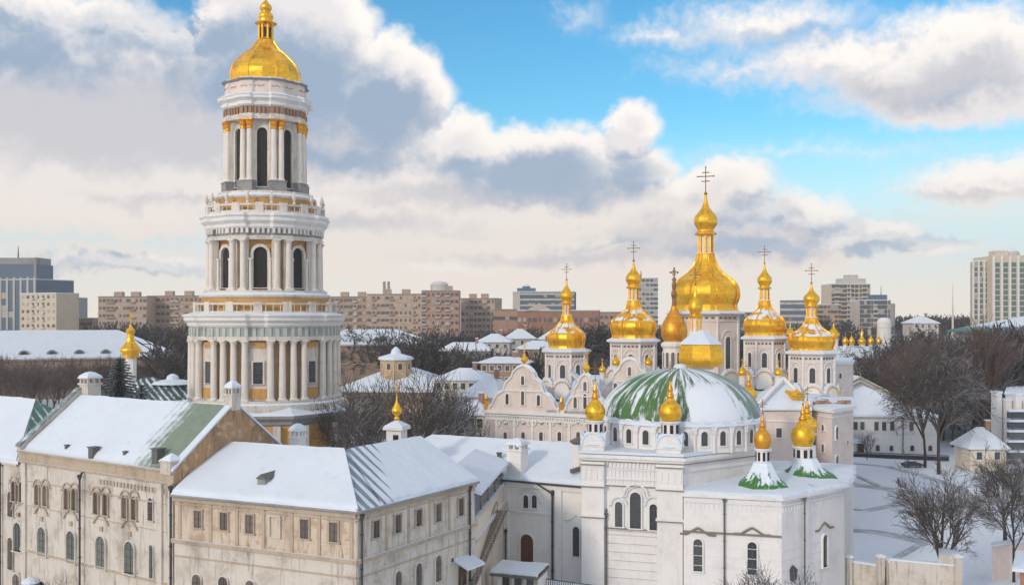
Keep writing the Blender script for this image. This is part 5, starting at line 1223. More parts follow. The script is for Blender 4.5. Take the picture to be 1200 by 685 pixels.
# ============================================================ BACKGROUND BUILDINGS
def block(name, lab, cat, p0, p1, Y0, Y1, ytop, depth, wm, cols, rows, win=(1.6, 1.7), gm='glass', zb=None, ytopR=None, group=None, top=None, roofm='snow', z0w=None, balc=None, balc_m='tw'):
    """a far block: front wall from pixel column p0 to p1, regular windows, parapet, snow on top"""
    A, B = pt(p0, Y0), pt(p1, Y1); zt = PZ(ytop, (Y0+Y1)/2); u = unit(A, B); n = outn(A, B)
    zb = ground_h(*A)-2 if zb is None else zb
    T = Thing(name, lab, cat, (A[0], A[1], zb), group)
    C_, D_ = off2(B, n, -depth), off2(A, n, -depth)
    mb = MB(); mb.prism([A, B, C_, D_], zb, zt); T.part('wall', mb, M[wm])
    mb = MB(); mb.prism([off2(A, n, .3), off2(B, n, .3), off2(C_, n, -.3), off2(D_, n, -.3)], zt, zt+.5); T.part('roof', mb, M[roofm])
    L = sqrt((B[0]-A[0])**2+(B[1]-A[1])**2); zl = zb+4 if z0w is None else z0w
    f = MB(); f.box((0, 0, 0), (win[0], .3, win[1])); me = f.mesh('window', M[gm])
    bl = MB(); bl.box((0, -.5, 0), (win[0]*1.5, 1.1, .9)); bme = bl.mesh('balcony', M[balc_m])
    fh = (zt-zl)/rows; rw = random.Random(int(p0*7))
    sh = [me]
    for g2, sx in (('wing_pale', 1.0), (gm, .62), (gm, 1.35)):
        f2 = MB(); f2.box((0, 0, 0), (win[0]*sx, .3, win[1])); sh.append(f2.mesh('window', M[g2]))
    colsel = [rw.choice([0, 0, 0, 2, 3]) for _ in range(cols)]
    for j in range(rows):
        for i in range(cols):
            p = lerp(A, B, (i+.5)/cols); z_ = zl+(j+.55)*fh
            T.inst('window', sh[1] if rw.random() < .22 else sh[colsel[i]], (p[0], p[1], z_), wallang(A, B))
            if balc and i in balc: T.inst('balcony', bme, (p[0], p[1], z_-win[1]*.6), wallang(A, B))
    # side wall windows on the visible flank
    return T, A, B, zt, u, n
def rooftop(T, x, y, z, sx, sy, sz, m='brickbrown', rz=0): mb = MB(); mb.box((x, y, z+sz/2), (sx, sy, sz), rz); return T.part('rooftop_box', mb, M[m])
M['apt1'] = m_plaster('brown_panel', (0.42, 0.30, 0.22), (0.22, 0.16, 0.12), .6, .6)
M['apt2'] = m_plaster('tan_panel', (0.50, 0.37, 0.28), (0.27, 0.2, 0.15), .6, .6)
M['apt3'] = m_plaster('rose_panel', (0.46, 0.29, 0.22), (0.24, 0.15, 0.12), .6, .6)
M['apt4'] = m_plaster('cream_panel', (0.62, 0.53, 0.42), (0.38, 0.3, 0.24), .5, .5)
M['apt5'] = m_plaster('pale_grey_panel', (0.55, 0.50, 0.46), (0.34, 0.3, 0.28), .5, .5)
M['bluegrey'] = m_plaster('blue_grey_panel', (0.12, 0.17, 0.23), (0.11, 0.14, 0.18), .5, .5)
M['wing'] = m_plain('far_window', (0.10, 0.105, 0.12), 0.3, spec=.5)
M['wing_pale'] = m_plain('far_window_curtained', (0.42, 0.40, 0.37), 0.4)  # paler tone given to randomly picked far windows
M['blueglass'] = m_plain('blue_glass_wall', (0.07, 0.14, 0.20), 0.2, spec=.5)
M['greenglass'] = m_plain('green_glass_wall', (0.10, 0.17, 0.17), 0.2, spec=.5)
# far left dark office and cream block
T, A, B, zt, u, n = block('office_tower', 'dark glass office tower with a stepped top at the far left edge', 'building', -30, 41, 640, 620, 328, 30, 'bluegrey', 9, 10, (4.2, 3.6), 'blueglass')
x, y = lerp(A, B, .55); rooftop(T, x, y+14, zt, 34, 22, 10, 'bluegrey'); rooftop(T, x+4, y+14, zt+10, 26, 16, 4, 'stone_dark'); rooftop(T, lerp(A, B, .95)[0]-3, y+4, zt, 1.5, 3, 14, 'stone_dark')
mb = MB(); mb.tube((x, y+14, zt+14), (x, y+14, zt+22), .5, .15, 6); T.part('antenna', mb, M['iron'])
mb = MB()
for i in range(10): p = lerp(A, B, i/9); mb.box((p[0], p[1]-.4, (zt+17)/2+5), (1.3, .8, zt-24))
T.part('fins', mb, M['apt5'])
T, A, B, zt, u, n = block('apartment_block', 'cream apartment block beside the dark office tower', 'building', 24, 66, 560, 545, 344, 14, 'apt4', 7, 9, (1.8, 1.6), 'wing', balc=(2, 4))
mb = MB(); mb.prism([B, pt(80, 570), off2(pt(80, 570), (0, 1), 12), off2(B, (0, 1), 14)], 10, zt); T.part('side_wing', mb, M['apt2'])
for j in range(9):
    for i in range(2):
        p = lerp(B, pt(80, 570), (i+.5)/2); mb = MB(); mb.box((p[0], p[1]-.1, 20+j*(zt-22)/9), (1.6, .4, 1.6), wallang(B, pt(80, 570))); T.part('window', mb, M['wing'])
block('glass_building', 'narrow blue glass building between the cream block and the brown flats', 'building', 80, 91, 600, 600, 349, 14, 'blueglass', 3, 8, (2.4, 2.2), 'blueglass')
block('low_building', 'low brown building tucked behind the right end of the cream block', 'building', 88, 108, 580, 580, 373, 14, 'apt1', 5, 3, (1.6, 1.6), 'wing')
rowdef = [
 ('left end block of the brown flats, its wall tallest and plain', 115, 172, 560, 560, 348, 'apt2', 12, 8, (2, 3, 8)),
 ('brown flats with two dark roof boxes left of the bell tower', 172, 238, 575, 570, 347, 'apt1', 12, 8, (5, 6)),
 ('flats in dark brown immediately right of the bell tower', 382, 440, 590, 585, 348, 'apt1', 11, 8, (2, 6)),  # same brown panels as the flats left of the tower
 ('broad tan brown slab of flats with two small roof masts', 430, 494, 575, 570, 345, 'apt2', 12, 8, (1, 5, 10)),
 ('taller rose brown block of flats with a rounded roof box', 494, 538, 570, 570, 341, 'apt3', 8, 9, (0, 3, 5)),
 ('rose brown block of flats standing apart from the long row', 540, 580, 600, 595, 350, 'apt2', 8, 8, (2, 5)),
]
for lab, p0, p1, Y0, Y1, yt, wm, c_, r_, bl in rowdef:
    T, A, B, zt, u, n = block('apartment_block', lab, 'building', p0, p1, Y0, Y1, yt, 16, wm, c_, r_, (1.7, 1.6), 'wing', balc=bl, balc_m='apt5' if wm != 'apt2' else 'apt1', roofm='stone_dark')
    for t_ in (.35, .7):
        x, y = lerp(A, B, t_); rooftop(T, x, y+6, zt+.5, 4.5, 4, 2.6, 'apt1')
    mb = MB()
    for k in range(1, r_): mb.prism([off2(A, n, .12), off2(B, n, .12), B, A], 15+(zt-15)*k/r_-.1, 15+(zt-15)*k/r_+.1)
    T.part('floor_bands', mb, M['apt5'])
    if p0 == 494: mb = MB(); x, y = lerp(A, B, .45); mb.lathe(x, y+7, [(5, zt+.5), (5, zt+4), (4, zt+5.2), (1, zt+6)], 14); T.part('roof_drum', mb, M['apt5'])
    if p0 == 430:
        for t_ in (.3, .38): mb = MB(); x, y = lerp(A, B, t_); mb.box((x, y+5, zt+4), (1.4, 1.4, 7)); T.part('roof_mast', mb, M['stone_dark'])
block('low_building', 'low dark brick building left of the red brick house', 'building', 578, 606, 540, 540, 363, 12, 'apt3', 6, 3, (1.8, 1.8), 'wing', roofm='stone_dark')
T, A, B, zt, u, n = block('office_block', 'wide blue grey office slab behind the leftmost cathedral dome', 'building', 601, 673, 660, 655, 342, 18, 'bluegrey', 16, 6, (2.0, 1.5), 'wing')
mb = MB()
for k in range(7): mb.prism([off2(A, n, .2), off2(B, n, .2), B, A], 26+k*3.6, 27.2+k*3.6)
T.part('floor_bands', mb, M['apt5']); x, y = lerp(A, B, .35); rooftop(T, x-5, y+8, zt+.5, 12, 8, 2.2, 'bluegrey'); mb = MB(); mb.lathe(x-5, y+8, [(3, zt+2.5), (2.4, zt+4), (.1, zt+6)], 8); T.part('roof_lantern', mb, M['bluegrey'])
mb = MB(); mb.prism([off2(A, n, .5), off2(lerp(A, B, .12), n, .5), lerp(A, B, .12), A], 12, zt+.2); T.part('end_wall', mb, M['apt5'])
T, A, B, zt, u, n = block('brick_house', 'red brick house with a small pediment below the blue grey slab', 'building', 606, 702, 520, 515, 364, 14, 'brick', 16, 3, (1.5, 2.0), 'wing')
mb = MB(); x, y = lerp(A, B, .27); mb.ext([(x-7, y-.3, zt), (x+7, y-.3, zt), (x, y-.3, zt+4)], (0, 1.5, 0)); T.part('pediment', mb, M['apt5'])
block('apartment_block', 'distant low brown block right of the brick house', 'building', 690, 760, 640, 640, 366, 14, 'apt1', 12, 3, (1.8, 1.8), 'wing', roofm='stone_dark')
T, A, B, zt, u, n = block('tower_block', 'narrow grey tower block rising between the two gold domes', 'building', 747, 771, 640, 640, 326, 16, 'apt5', 5, 14, (2.0, 1.5), 'blueglass')
mb = MB(); mb.tube((A[0]+3, A[1]+6, zt), (A[0]+3, A[1]+6, zt+5), .5, .2, 5); T.part('antenna', mb, M['iron'])
block('office_block', 'low grey office block between the central dome and the dome right of it', 'building', 856, 884, 600, 600, 366, 14, 'bluegrey', 7, 4, (1.7, 1.5), 'wing')
block('office_block', 'grey office block with pale floors behind the rightmost domes', 'building', 914, 946, 610, 605, 352, 16, 'bluegrey', 8, 5, (2.2, 1.4), 'apt5')
block('apartment_block', 'brown block right of the rightmost cathedral cross', 'building', 944, 986, 640, 640, 357, 16, 'apt2', 10, 5, (1.8, 1.5), 'wing')
T, A, B, zt, u, n = block('highrise', 'broad pale residential tower with a stepped crown on the right skyline', 'building', 974, 1020, 680, 680, 333, 22, 'apt4', 10, 10, (2.1, 2.0), 'wing', balc=(1, 4, 8))
x, y = lerp(A, B, .6); rooftop(T, x, y+8, zt+.5, 17, 10, 3.5, 'apt5'); rooftop(T, x, y+8, zt+4, 8, 6, 2.5, 'apt5')
mb = MB(); mb.prism([B, pt(1040, 690), off2(pt(1040, 690), (0, 1), 16), off2(B, (0, 1), 18)], 10, zt-7); T.part('side_wing', mb, M['apt5'])
T, A, B, zt, u, n = block('highrise', 'lower pale residential block with a curved right end before the broad tower', 'building', 1008, 1044, 610, 610, 352, 18, 'apt5', 9, 7, (1.7, 2.2), 'wing', balc=(4,))
mb = MB(); x, y = B; mb.lathe(x-3, y+8, [(8, 10), (8, zt-2), (7.6, zt-1.5)], 14); T.part('rounded_end', mb, M['apt5']); x, y = lerp(A, B, .65); rooftop(T, x, y+5, zt+.5, 9, 7, 3, 'bluegrey'); mb = MB(); mb.tube((x+2, y+4, zt+3), (x+2, y+4, zt+9), .3, .1, 5); T.part('antenna', mb, M['iron'])
wt = Thing('water_tower', 'plain white cylindrical tower standing before the dark woods', 'tower', (*pt(1036, 470), 0))
mb = MB(); x, y = pt(1036, 470); mb.lathe(x, y, [(3.1, 0), (3.1, PZ(377, 470)), (2.7, PZ(374, 470)), (1.2, PZ(372, 470))], 20); wt.part('shaft', mb, M['trim'], smooth=False)
mb = MB(); mb.lathe(x, y, [(3.25, PZ(384, 470)), (3.25, PZ(383, 470))], 20); wt.part('ring', mb, M['tw'])
T, A, B, zt, u, n = block('highrise', 'big pale and green glass high rise with a rounded glass crown at the right edge', 'building', 1140, 1166, 560, 556, 306, 26, 'apt4', 5, 15, (2.3, 2.2), 'greenglass', balc=None)
A2, B2 = pt(1164, 550), pt(1212, 546); z2 = PZ(299, 548)
mb = MB(); mb.prism([A2, B2, off2(B2, (0, 1), 24), off2(A2, (0, 1), 24)], 5, z2); T.part('main_block', mb, M['apt4'])
f = MB(); f.box((0, 0, 0), (2.4, .3, 2.3)); me = f.mesh('window', M['greenglass'])
for j in range(17):
    for i in range(5): p = lerp(A2, B2, (i+.5)/5); T.inst('window', me, (p[0], p[1], 14+j*(z2-16)/17), wallang(A2, B2))
for t_ in (.0, .2, .4, .6, .8, 1.0):
    mb = MB(); p = lerp(A2, B2, t_); mb.box((p[0], p[1]-.5, (z2+5)/2), (1.0, 1.0, z2-5)); T.part('pier', mb, M['trim'])
for t_ in (0, .25, .5, .75, 1.0): mb = MB(); p = lerp(A, B, t_); mb.box((p[0], p[1]-.5, (zt+5)/2), (.8, 1.0, zt-5)); T.part('pier', mb, M['trim'])
mb = MB(); x, y = lerp(A2, B2, .62); mb.lathe(x, y+12, [(6, z2), (6, z2+1.5), (5.4, z2+2.6), (4.1, z2+3.7), (1.9, z2+4.4), (.2, z2+4.6)], 20); T.part('crown', mb, M['apt5'])
mb = MB(); x, y = lerp(A2, B2, .3); mb.box((x, y+8, z2+1.4), (7, 8, 2.8)); T.part('rooftop_box', mb, M['apt4'])
ms_ = Thing('radio_mast', 'slender pale radio mast alone on the right skyline', 'mast', (*pt(1116.5, 560), 10))
mb = MB(); x, y = pt(1116.5, 560); mb.lathe(x, y, [(.8, 10), (.5, 34), (.28, 44), (.08, PZ(331, 560))], 6)
for k in range(7): mb.box((x, y, 14+k*5), (2.0-.2*k, .2, .2), .5*k)
ms_.part('shaft', mb, M['tw'])
# arsenal: two long barrack wings with snowy hipped roofs
def barrack(lab, p0, p1, Y0, Y1, yr, ye, depth, ymid=None, dorm=()):
    A, B = pt(p0, Y0), pt(p1, Y1); u = unit(A, B); n = outn(A, B); ze = PZ(ye, Y1); zr_ = PZ(yr, Y1)+1.0
    T = Thing('barracks', lab, 'building', (A[0], A[1], 0)); C_, D_ = off2(B, n, -depth), off2(A, n, -depth)
    mb = MB(); mb.prism([A, B, C_, D_], -1, ze); T.part('wall', mb, M['brickbrown'])
    mb = MB(); band(mb, A, B, ze-1.2, ze, .8, .5); band(mb, A, B, ze-9.5, ze-9, .4, .2); T.part('cornice', mb, M['apt2'])
    h = depth/2
    Ao, Bo, Co_, Do = off2(off2(A, u, -1), n, 1.2), off2(off2(B, u, 1), n, 1.2), off2(off2(C_, u, 1), n, -1.2), off2(off2(D_, u, -1), n, -1.2)
    R0, R1 = off2(off2(A, u, h*1.4), n, -h), off2(off2(B, u, -h*1.9), n, -h)
    mb = MB(); roof_faces(mb, [[z3(Ao, ze), z3(Bo, ze), z3(R1, zr_), z3(R0, zr_)], [z3(Bo, ze), z3(Co_, ze), z3(R1, zr_)], [z3(Co_, ze), z3(Do, ze), z3(R0, zr_), z3(R1, zr_)], [z3(Do, ze), z3(Ao, ze), z3(R0, zr_)]], .6); T.part('roof', mb, M['snow'])
    for px in dorm:
        k = (px-600)/1200.0; x, y = hit(A, B, px); p = off2((x, y), n, -.4); z = ze+1.1
        mb = MB(); ang = wallang(A, B); pts = [(-1.9, 0)]+[(-2.1*cos(pi*i/8), 2.0*sin(pi*i/8)) for i in range(9)]
        mb.ext([(p[0]+a*u[0], p[1]+a*u[1], z+b_) for a, b_ in pts[1:]], (-n[0]*2.5, -n[1]*2.5, 0)); d_ = T.part('dormer', mb, M['stone_dark'])
        mb = MB(); mb.ext([(p[0]+a*.6*u[0]+n[0]*.1, p[1]+a*.6*u[1]+n[1]*.1, z+.2+b_*.6) for a, b_ in pts[1:]], (n[0]*.05, n[1]*.05, 0)); T.part('pane', mb, M['glass'], d_)
    L = sqrt((B[0]-A[0])**2+(B[1]-A[1])**2); c = int(L/4.6)
    for i in range(c):
        p = lerp(A, B, (i+.5)/c)
        put_win(T, (p[0], p[1], ze-7.5), wallang(A, B), 1.6, 3.6, fr=.3, proud=.3, fm='brickbrown', gm='glass_brown')
        if i % 2 == 0: put_win(T, (p[0], p[1], ze-14), wallang(A, B), 1.6, 3.0, fr=.3, proud=.3, fm='brickbrown', gm='glass_brown')
    return T
barrack('long brown barracks with a great snowy roof and round dormers left of the bell tower', -60, 214, 400, 440, 389, 416, 26, dorm=(28, 61, 93, 124, 180))
barrack('brown brick barracks under a snowy hipped roof right of the bell tower', 370, 513, 470, 480, 388, 402, 20, dorm=(420, 443, 487))
M['slate_snow'] = m_snow('snow_streaked_slate', under=(.07, .115, .11), bias=lambda q, o: q.m('ADD', .25, 0), ribs=((1.0, .2, .9), 1.5, .5), namp=3.0, edge=.3, nscale=.8)
# gate church with gilded cupola, rounded grey green roofs
gx, gy = PX(153, 235), 235.0; gs = gy/1200.0
gc = Thing('gate_church', 'small church with a gilded cupola above rounded grey green roofs behind the spruce', 'church', (gx, gy, 0))
mb = MB(); mb.box((gx+6, gy+5, 7), (18, 12, 14), -.2); gc.part('wall', mb, M['white'])
Z = lambda p: PZ(p, gy)
mb = MB(); mb.lathe(gx, gy, [(7*gs, 13), (7*gs, Z(414))], 8); gc.part('drum', mb, M['white'])
mb = MB(); mb.lathe(gx, gy, interp([(9*gs, Z(419)), (9.5*gs, Z(414)), (12*gs, Z(411)), (11.5*gs, Z(408)), (8*gs, Z(404)), (5*gs, Z(400)), (4*gs, Z(396))], 3), 16); mb.lathe(gx, gy, [(4*gs, Z(397)), (3.6*gs, Z(391)), (5*gs, Z(390)), (5.5*gs, Z(387)), (4*gs, Z(385)), (1.5*gs, Z(383)), (.6*gs, Z(380))], 12)
gc.part('onion', mb, M['gold'])
mb = MB(); cross_mb(mb, gx, gy, Z(382), 3.0, .1); gc.part('cross', mb, M['gold'])
for dx, r, h, zt_ in ((4, 5.5, 5.5, Z(442)), (9.5, 5, 5, Z(445)), (14, 3.2, 3.6, Z(452))):
    mb = MB(); mb.lathe(gx+dx*.9, gy+2, [(r*cos(t_*pi/20), zt_-h+h*sin(t_*pi/20)) for t_ in range(10)]+[(.1, zt_)], 20); gc.part('rounded_roof', mb, M['slate_snow'], smooth=True)
    mb = MB(); mb.lathe(gx+dx*.9, gy+2, [(r, zt_-h-3), (r, zt_-h), (r+.3, zt_-h+.2), (r*.97, zt_-h+.6)], 20); gc.part('apse', mb, M['white'])
mb = MB(); mb.lathe(gx+9, gy+2, [(1.6, Z(446)), (1.3, Z(441)), (.7, Z(439)), (.1, Z(438))], 10); mb.lathe(gx+9, gy+2, [(5.2, Z(450)), (4.4, Z(447)), (1.8, Z(445))], 16); gc.part('roof_snow', mb, M['snow'])
# rotunda-like pavilion right of the tower with spreading snowy roofs
rx, ry = PX(464, 300), 300.0
pv = Thing('pavilion', 'tan lantern house with a snow topped peak above wide snowy roofs among bare trees', 'building', (rx, ry, 0)); Z = lambda p: PZ(p, ry)
mb = MB(); mb.box((rx+1, ry+8, 6), (38, 22, 12), -.1); mb.lathe(rx, ry, [(4.6, 8), (4.6, Z(420))], 8); pv.part('wall', mb, M['tan'])
mb = MB(); mb.lathe(rx, ry, [(5.2, Z(421)), (5.1, Z(418)), (1.6, Z(414)), (1.3, Z(410)), (.3, Z(406))], 8); pv.part('lantern_roof', mb, M['snow'])
mb = MB(); mb.lathe(rx+1, ry+6, [(24, Z(456)), (22, Z(452)), (4.8, Z(432))], 4, .7); pv.part('roof', mb, M['snow'])
for k in range(8):
    a = pi/8+pi/4*k
    put_win(pv, (rx+4.6*cos(pi/8)*cos(a), ry+4.6*cos(pi/8)*sin(a), Z(432)), a+pi/2, 1.2, 1.8, fm='cream', gm='glass')
def cottage(lab, px, Y, wpx, ye, yr, depth=10, wm='cream', rm='snow', rz=0.0, nw=4, name='house'):
    x = PX(px, Y); s = Y/1200.0; w = wpx*s; ze, zr_ = PZ(ye, Y), PZ(yr, Y); zb = ground_h(x, Y)-.5; T = Thing(name, lab, 'house', (x, Y, zb))
    c, sn = cos(rz), sin(rz); L = lambda a, b, z: (x+a*c-b*sn, Y+a*sn+b*c, z)
    mb = MB(); mb.prism([L(-w/2, 0, 0)[:2], L(w/2, 0, 0)[:2], L(w/2, depth, 0)[:2], L(-w/2, depth, 0)[:2]], zb, ze); T.part('wall', mb, M[wm])
    o_ = .7; h = min(w, depth)/2
    mb = MB()
    a, b_, c_, d_ = L(-w/2-o_, -o_, ze), L(w/2+o_, -o_, ze), L(w/2+o_, depth+o_, ze), L(-w/2-o_, depth+o_, ze); r0, r1 = L(-w/2+h*.8, depth/2, zr_), L(w/2-h*.8, depth/2, zr_)
    roof_faces(mb, [[a, b_, r1, r0], [b_, c_, r1], [c_, d_, r0, r1], [d_, a, r0]], .35); T.part('roof', mb, M[rm])
    p = L(w*.2, depth*.45, 0); mb = MB(); mb.box((p[0], p[1], zr_+.3), (1.0, .8, 2.2), rz); ch = T.part('chimney', mb, M['brick']); mb = MB(); mb.box((p[0], p[1], zr_+1.5), (1.2, 1.0, .25), rz); T.part('snow_cap', mb, M['snow'], ch)
    for i in range(nw):
        for z_ in ([ze-2.6] if ze-zb < 6.5 else [ze-2.6, ze-6.0]):
            p = L(-w/2+w*(i+.5)/nw, 0, z_); put_win(T, p, rz, 1.2, 1.6, arch=False, fr=.12, proud=.12, fm='trim', gm='glass')
    return T
cottage('snowy hip roofed house with a pale gable left of the far snowy roofs', 578, 400, 38, 400, 391, 12, 'apt5', rz=-.1, nw=4)
cottage('low house with a steep snow roof at the centre of the far snowy roofs', 612, 430, 30, 396, 385, 12, 'apt5', rz=.15, nw=3)
cottage('long snow roofed house under the red brick house', 664, 440, 66, 397, 386, 14, 'brickbrown', rz=-.05, nw=8)
cottage('long low snowy roof half hidden by bare bushes', 545, 370, 60, 410, 401, 10, 'stone_dark', rz=-.1, nw=7)
cottage('flat snow topped shed behind the cathedral gable', 590, 300, 55, 424, 418, 9, 'brickbrown', rz=-.15, nw=6)
cottage('snowy house showing a tan wall with windows right of the lantern pavilion', 538, 262, 60, 444, 432, 12, 'cream', rz=-.25, nw=6)
cottage('steep bright snow roof just left of the cathedral gable', 562, 235, 46, 464, 441, 14, 'cream', rz=-.35, nw=4)
cottage('low snowy house between the trees left of the cathedral facade', 548, 205, 40, 484, 470, 10, 'cream', rz=-.3, nw=4)
cottage('small snowy house beyond the leftmost cathedral dome', 634, 330, 46, 408, 399, 10, 'brickbrown', rz=.1, nw=4)
# courtyard house on the right (two storeys) and friends
cw0, cw1 = pt(996, 250), pt(1098, 246); ze = PZ(486, 248)
ch = Thing('courtyard_house', 'two storey white house with a snowy roof across the snowy courtyard', 'house', (cw0[0], cw0[1], 0))
n_ = outn(cw0, cw1)
mb = MB(); cwl = off2(cw0, unit(cw0, cw1), -6); mb.prism([cwl, cw1, off2(cw1, n_, -16), off2(cwl, n_, -16)], -.5, ze); ch.part('wall', mb, M['white'])
mb = MB(); band(mb, cw0, cw1, ze-.5, ze, .5, .3); band(mb, cw0, cw1, PZ(507, 248), PZ(505.5, 248), .2); ch.part('cornice', mb, M['trim'])
rl_ = [off2(off2(cw0, (1, 0), -7), n_, .7), off2(off2(cw1, (1, 0), .7), n_, .7), off2(cw1, n_, -16.7), off2(off2(cw0, (1, 0), -7), n_, -16.7)]
mb = MB(); roof_faces(mb, [[z3(rl_[0], ze), z3(rl_[1], ze), (PX(1062, 258), 258, PZ(470, 258)), (PX(1012, 258), 258, PZ(452, 258))], [z3(rl_[1], ze), z3(rl_[2], ze), (PX(1062, 258), 258, PZ(470, 258))], [z3(rl_[2], ze), z3(rl_[3], ze), (PX(1012, 258), 258, PZ(452, 258)), (PX(1062, 258), 258, PZ(470, 258))], [z3(rl_[3], ze), z3(rl_[0], ze), (PX(1012, 258), 258, PZ(452, 258))]], .4); ch.part('roof', mb, M['snow'])
for px in (1002.5, 1010.5): win_px(ch, cw0, cw1, px, 494, 503, 1.0, arch=False, fr=.2, proud=.2)
for px in (1027, 1036, 1045.5, 1068): win_px(ch, cw0, cw1, px, 494, 504, 1.0, arch=False, fr=.2, proud=.2)
for px in (1028.5, 1044.5, 1069, 1090): win_px(ch, cw0, cw1, px, 521, 528, .9, fr=.2, proud=.2)
x, y = hit(cw0, cw1, 1008); put_win(ch, (x, y, .2), wallang(cw0, cw1), 1.8, 3.0, fr=.3, proud=.3, gm='door')
pipe(ch, cw0, cw1, 1058, 0, ze-1)
mb = MB(); mb.lathe(x, y-1.6, [(2.2, 2.8), (2.1, 3.2), (1.2, 4.0), (.1, 4.4)], 10); ch.part('porch_roof', mb, M['snow'])
for sg in (-1, 1): mb = MB(); mb.tube((x+sg*1.6, y-2.6, 0), (x+sg*1.6, y-2.6, 2.9), .14, .14, 6); ch.part('porch_post', mb, M['wood'])
gh = Thing('gabled_hall', 'pale gabled hall whose broad snow gable rises left of the courtyard house', 'building', (*pt(1000, 275), 0))
g0, g1 = pt(968, 275), pt(1048, 275)
mb = MB(); mb.ext([(g0[0], 275, 0), (g1[0], 275, 0), (g1[0], 275, PZ(463, 275)), (PX(1006, 275), 275, PZ(441, 275)), (g0[0], 275, PZ(463, 275))], (0, 30, 0)); gh.part('wall', mb, M['white'])
mb = MB(); roof_faces(mb, [[(g0[0]-1, 274, PZ(464, 275)), (PX(1006, 275), 274, PZ(440, 275)), (PX(1006, 275), 306, PZ(440, 275)), (g0[0]-1, 306, PZ(464, 275))], [(PX(1006, 275), 274, PZ(440, 275)), (g1[0]+1, 274, PZ(464, 275)), (g1[0]+1, 306, PZ(464, 275)), (PX(1006, 275), 306, PZ(440, 275))]], .5); gh.part('roof', mb, M['snow'])
mb = MB(); 
for zz_ in (0, -1.0): mb.tube((g0[0]-1, 273.9, PZ(465, 275)+zz_), (PX(1006, 275), 273.9, PZ(441, 275)+zz_), .28, .28, 6); mb.tube((g1[0]+1, 273.9, PZ(465, 275)+zz_), (PX(1006, 275), 273.9, PZ(441, 275)+zz_), .28, .28, 6)
gh.part('gable_moulding', mb, M['cream'])
fn = Thing('iron_fence', 'long dark low fence along the foot of the courtyard house', 'fence', (*pt(1000, 240), 0))
mb = MB(); A, B = pt(992, 243), pt(1112, 236)
for i in range(90): p = lerp(A, B, i/89); mb.tube((p[0], p[1], 0), (p[0], p[1], 1.3), .07, .07, 4)
for z_ in (.15, .7, 1.25): mb.tube((A[0], A[1], z_), (B[0], B[1], z_), .07, .07, 4)
mb.prism([A, B, off2(B, (0, 1), .2), off2(A, (0, 1), .2)], 0, .9); fn.part('rails', mb, M['iron'])
# five small cupolas of a far church
fx, fy = PX(1009, 420), 420.0; fs_ = fy/1200.0; Z = lambda p: PZ(p, fy)
fc = Thing('far_church', 'far small church with five pale gold cupolas over a snowy green roof', 'church', (fx, fy, 0))
mb = MB(); mb.box((fx, fy+6, 8), (19, 16, 16.0)); fc.part('wall', mb, M['pink'])
mb = MB(); mb.lathe(fx, fy+5, [(18, Z(418)), (17.5, Z(415)), (12, Z(409)), (8, Z(406))], 8, pi/8); fc.part('roof', mb, m_snow('snow_over_green_roof', under=(.08, .2, .12), bias=lambda q, o: q.m('ADD', -.1, 0), namp=2.0))
for px, yt, r in ((990.5, 394, 3.6), (998, 393, 3.6), (1010, 384, 4.6), (1020.5, 392, 3.6), (1030, 394, 3.4)):
    x = PX(px, fy); h = (406-yt)
    mb = MB(); mb.lathe(x, fy, [(r*.7*fs_, Z(412)), (r*.7*fs_, Z(403))], 8); d_ = fc.part('drum', mb, M['trim'])
    mb = MB(); mb.lathe(x, fy, interp([(r*.7*fs_, Z(404)), (r*fs_, Z(401)), (r*.95*fs_, Z(398)), (r*.4*fs_, Z(395)), (r*.1*fs_, Z(yt))], 2), 10); mb.tube((x, fy, Z(yt+1)), (x, fy, Z(yt-5)), .12, .05, 5); fc.part('cupola', mb, M['gold'], d_, smooth=True)
T = cottage('pale tiled roof house among the trees at the foot of the far woods', 1085, 520, 30, 378, 370, 14, 'apt5', rz=0, nw=4)
gr = Thing('green_roofed_hall', 'hall with a grey green roof and snow at the far right edge', 'building', (*pt(1180, 330), 0))
mb = MB(); mb.box((PX(1225, 330), 345, 13), (34, 26, 29)); gr.part('wall', mb, M['stone_dark'])
mb = MB(); roof_faces(mb, [[(PX(1158, 330), 329, PZ(388, 330)), (PX(1270, 330), 329, PZ(388, 330)), (PX(1260, 345), 345, PZ(370, 345)), (PX(1200, 345), 345, PZ(370, 345))], [(PX(1200, 345), 345, PZ(370, 345)), (PX(1260, 345), 345, PZ(370, 345)), (PX(1270, 330), 362, PZ(388, 330)), (PX(1158, 330), 362, PZ(388, 330))], [(PX(1158, 330), 329, PZ(388, 330)), (PX(1200, 345), 345, PZ(370, 345)), (PX(1158, 330), 362, PZ(388, 330))]], .5)
gr.part('roof', mb, m_snow('snow_over_slate', under=(.10, .19, .19), bias=lambda q, o: q.m('SUBTRACT', 30.0, q.xyz(o)[2]), namp=3.0, edge=.5))
# right: small cream house, stepped white building, wing at lower corner
cottage('small cream house with a snowy hipped roof under bare trees', 1158, 222, 42, 524, 502, 8, 'cream', rz=.0, nw=2)
sp = Thing('stepped_building', 'white building with stepped snow topped buttresses at the right edge', 'building', (*pt(1180, 235), 0))
mb = MB(); mb.prism([pt(1178, 240), pt(1262, 240), pt(1262, 262), pt(1181, 262)], 0, 15); sp.part('wall', mb, M['white'])
mb = MB(); mb.prism([pt(1177, 239.5), pt(1264, 239.5), pt(1264, 262.5), pt(1180, 262.5)], 15, 15.5); sp.part('roof', mb, M['snow'])
for i in range(6):
    x = PX(1163+i*8, 240+i*.2); mb = MB(); zt_ = 15.5-i*.2-(i % 2)*1.5; mb.box((x, 238-i*1.2, zt_/2), (1.3, 2.6, zt_)); b_ = sp.part('buttress', mb, M['white'])
    mb = MB(); mb.box((x, 238-i*1.2, zt_+.25), (1.6, 2.9, .5)); sp.part('snow_cap', mb, M['snow'], b_)
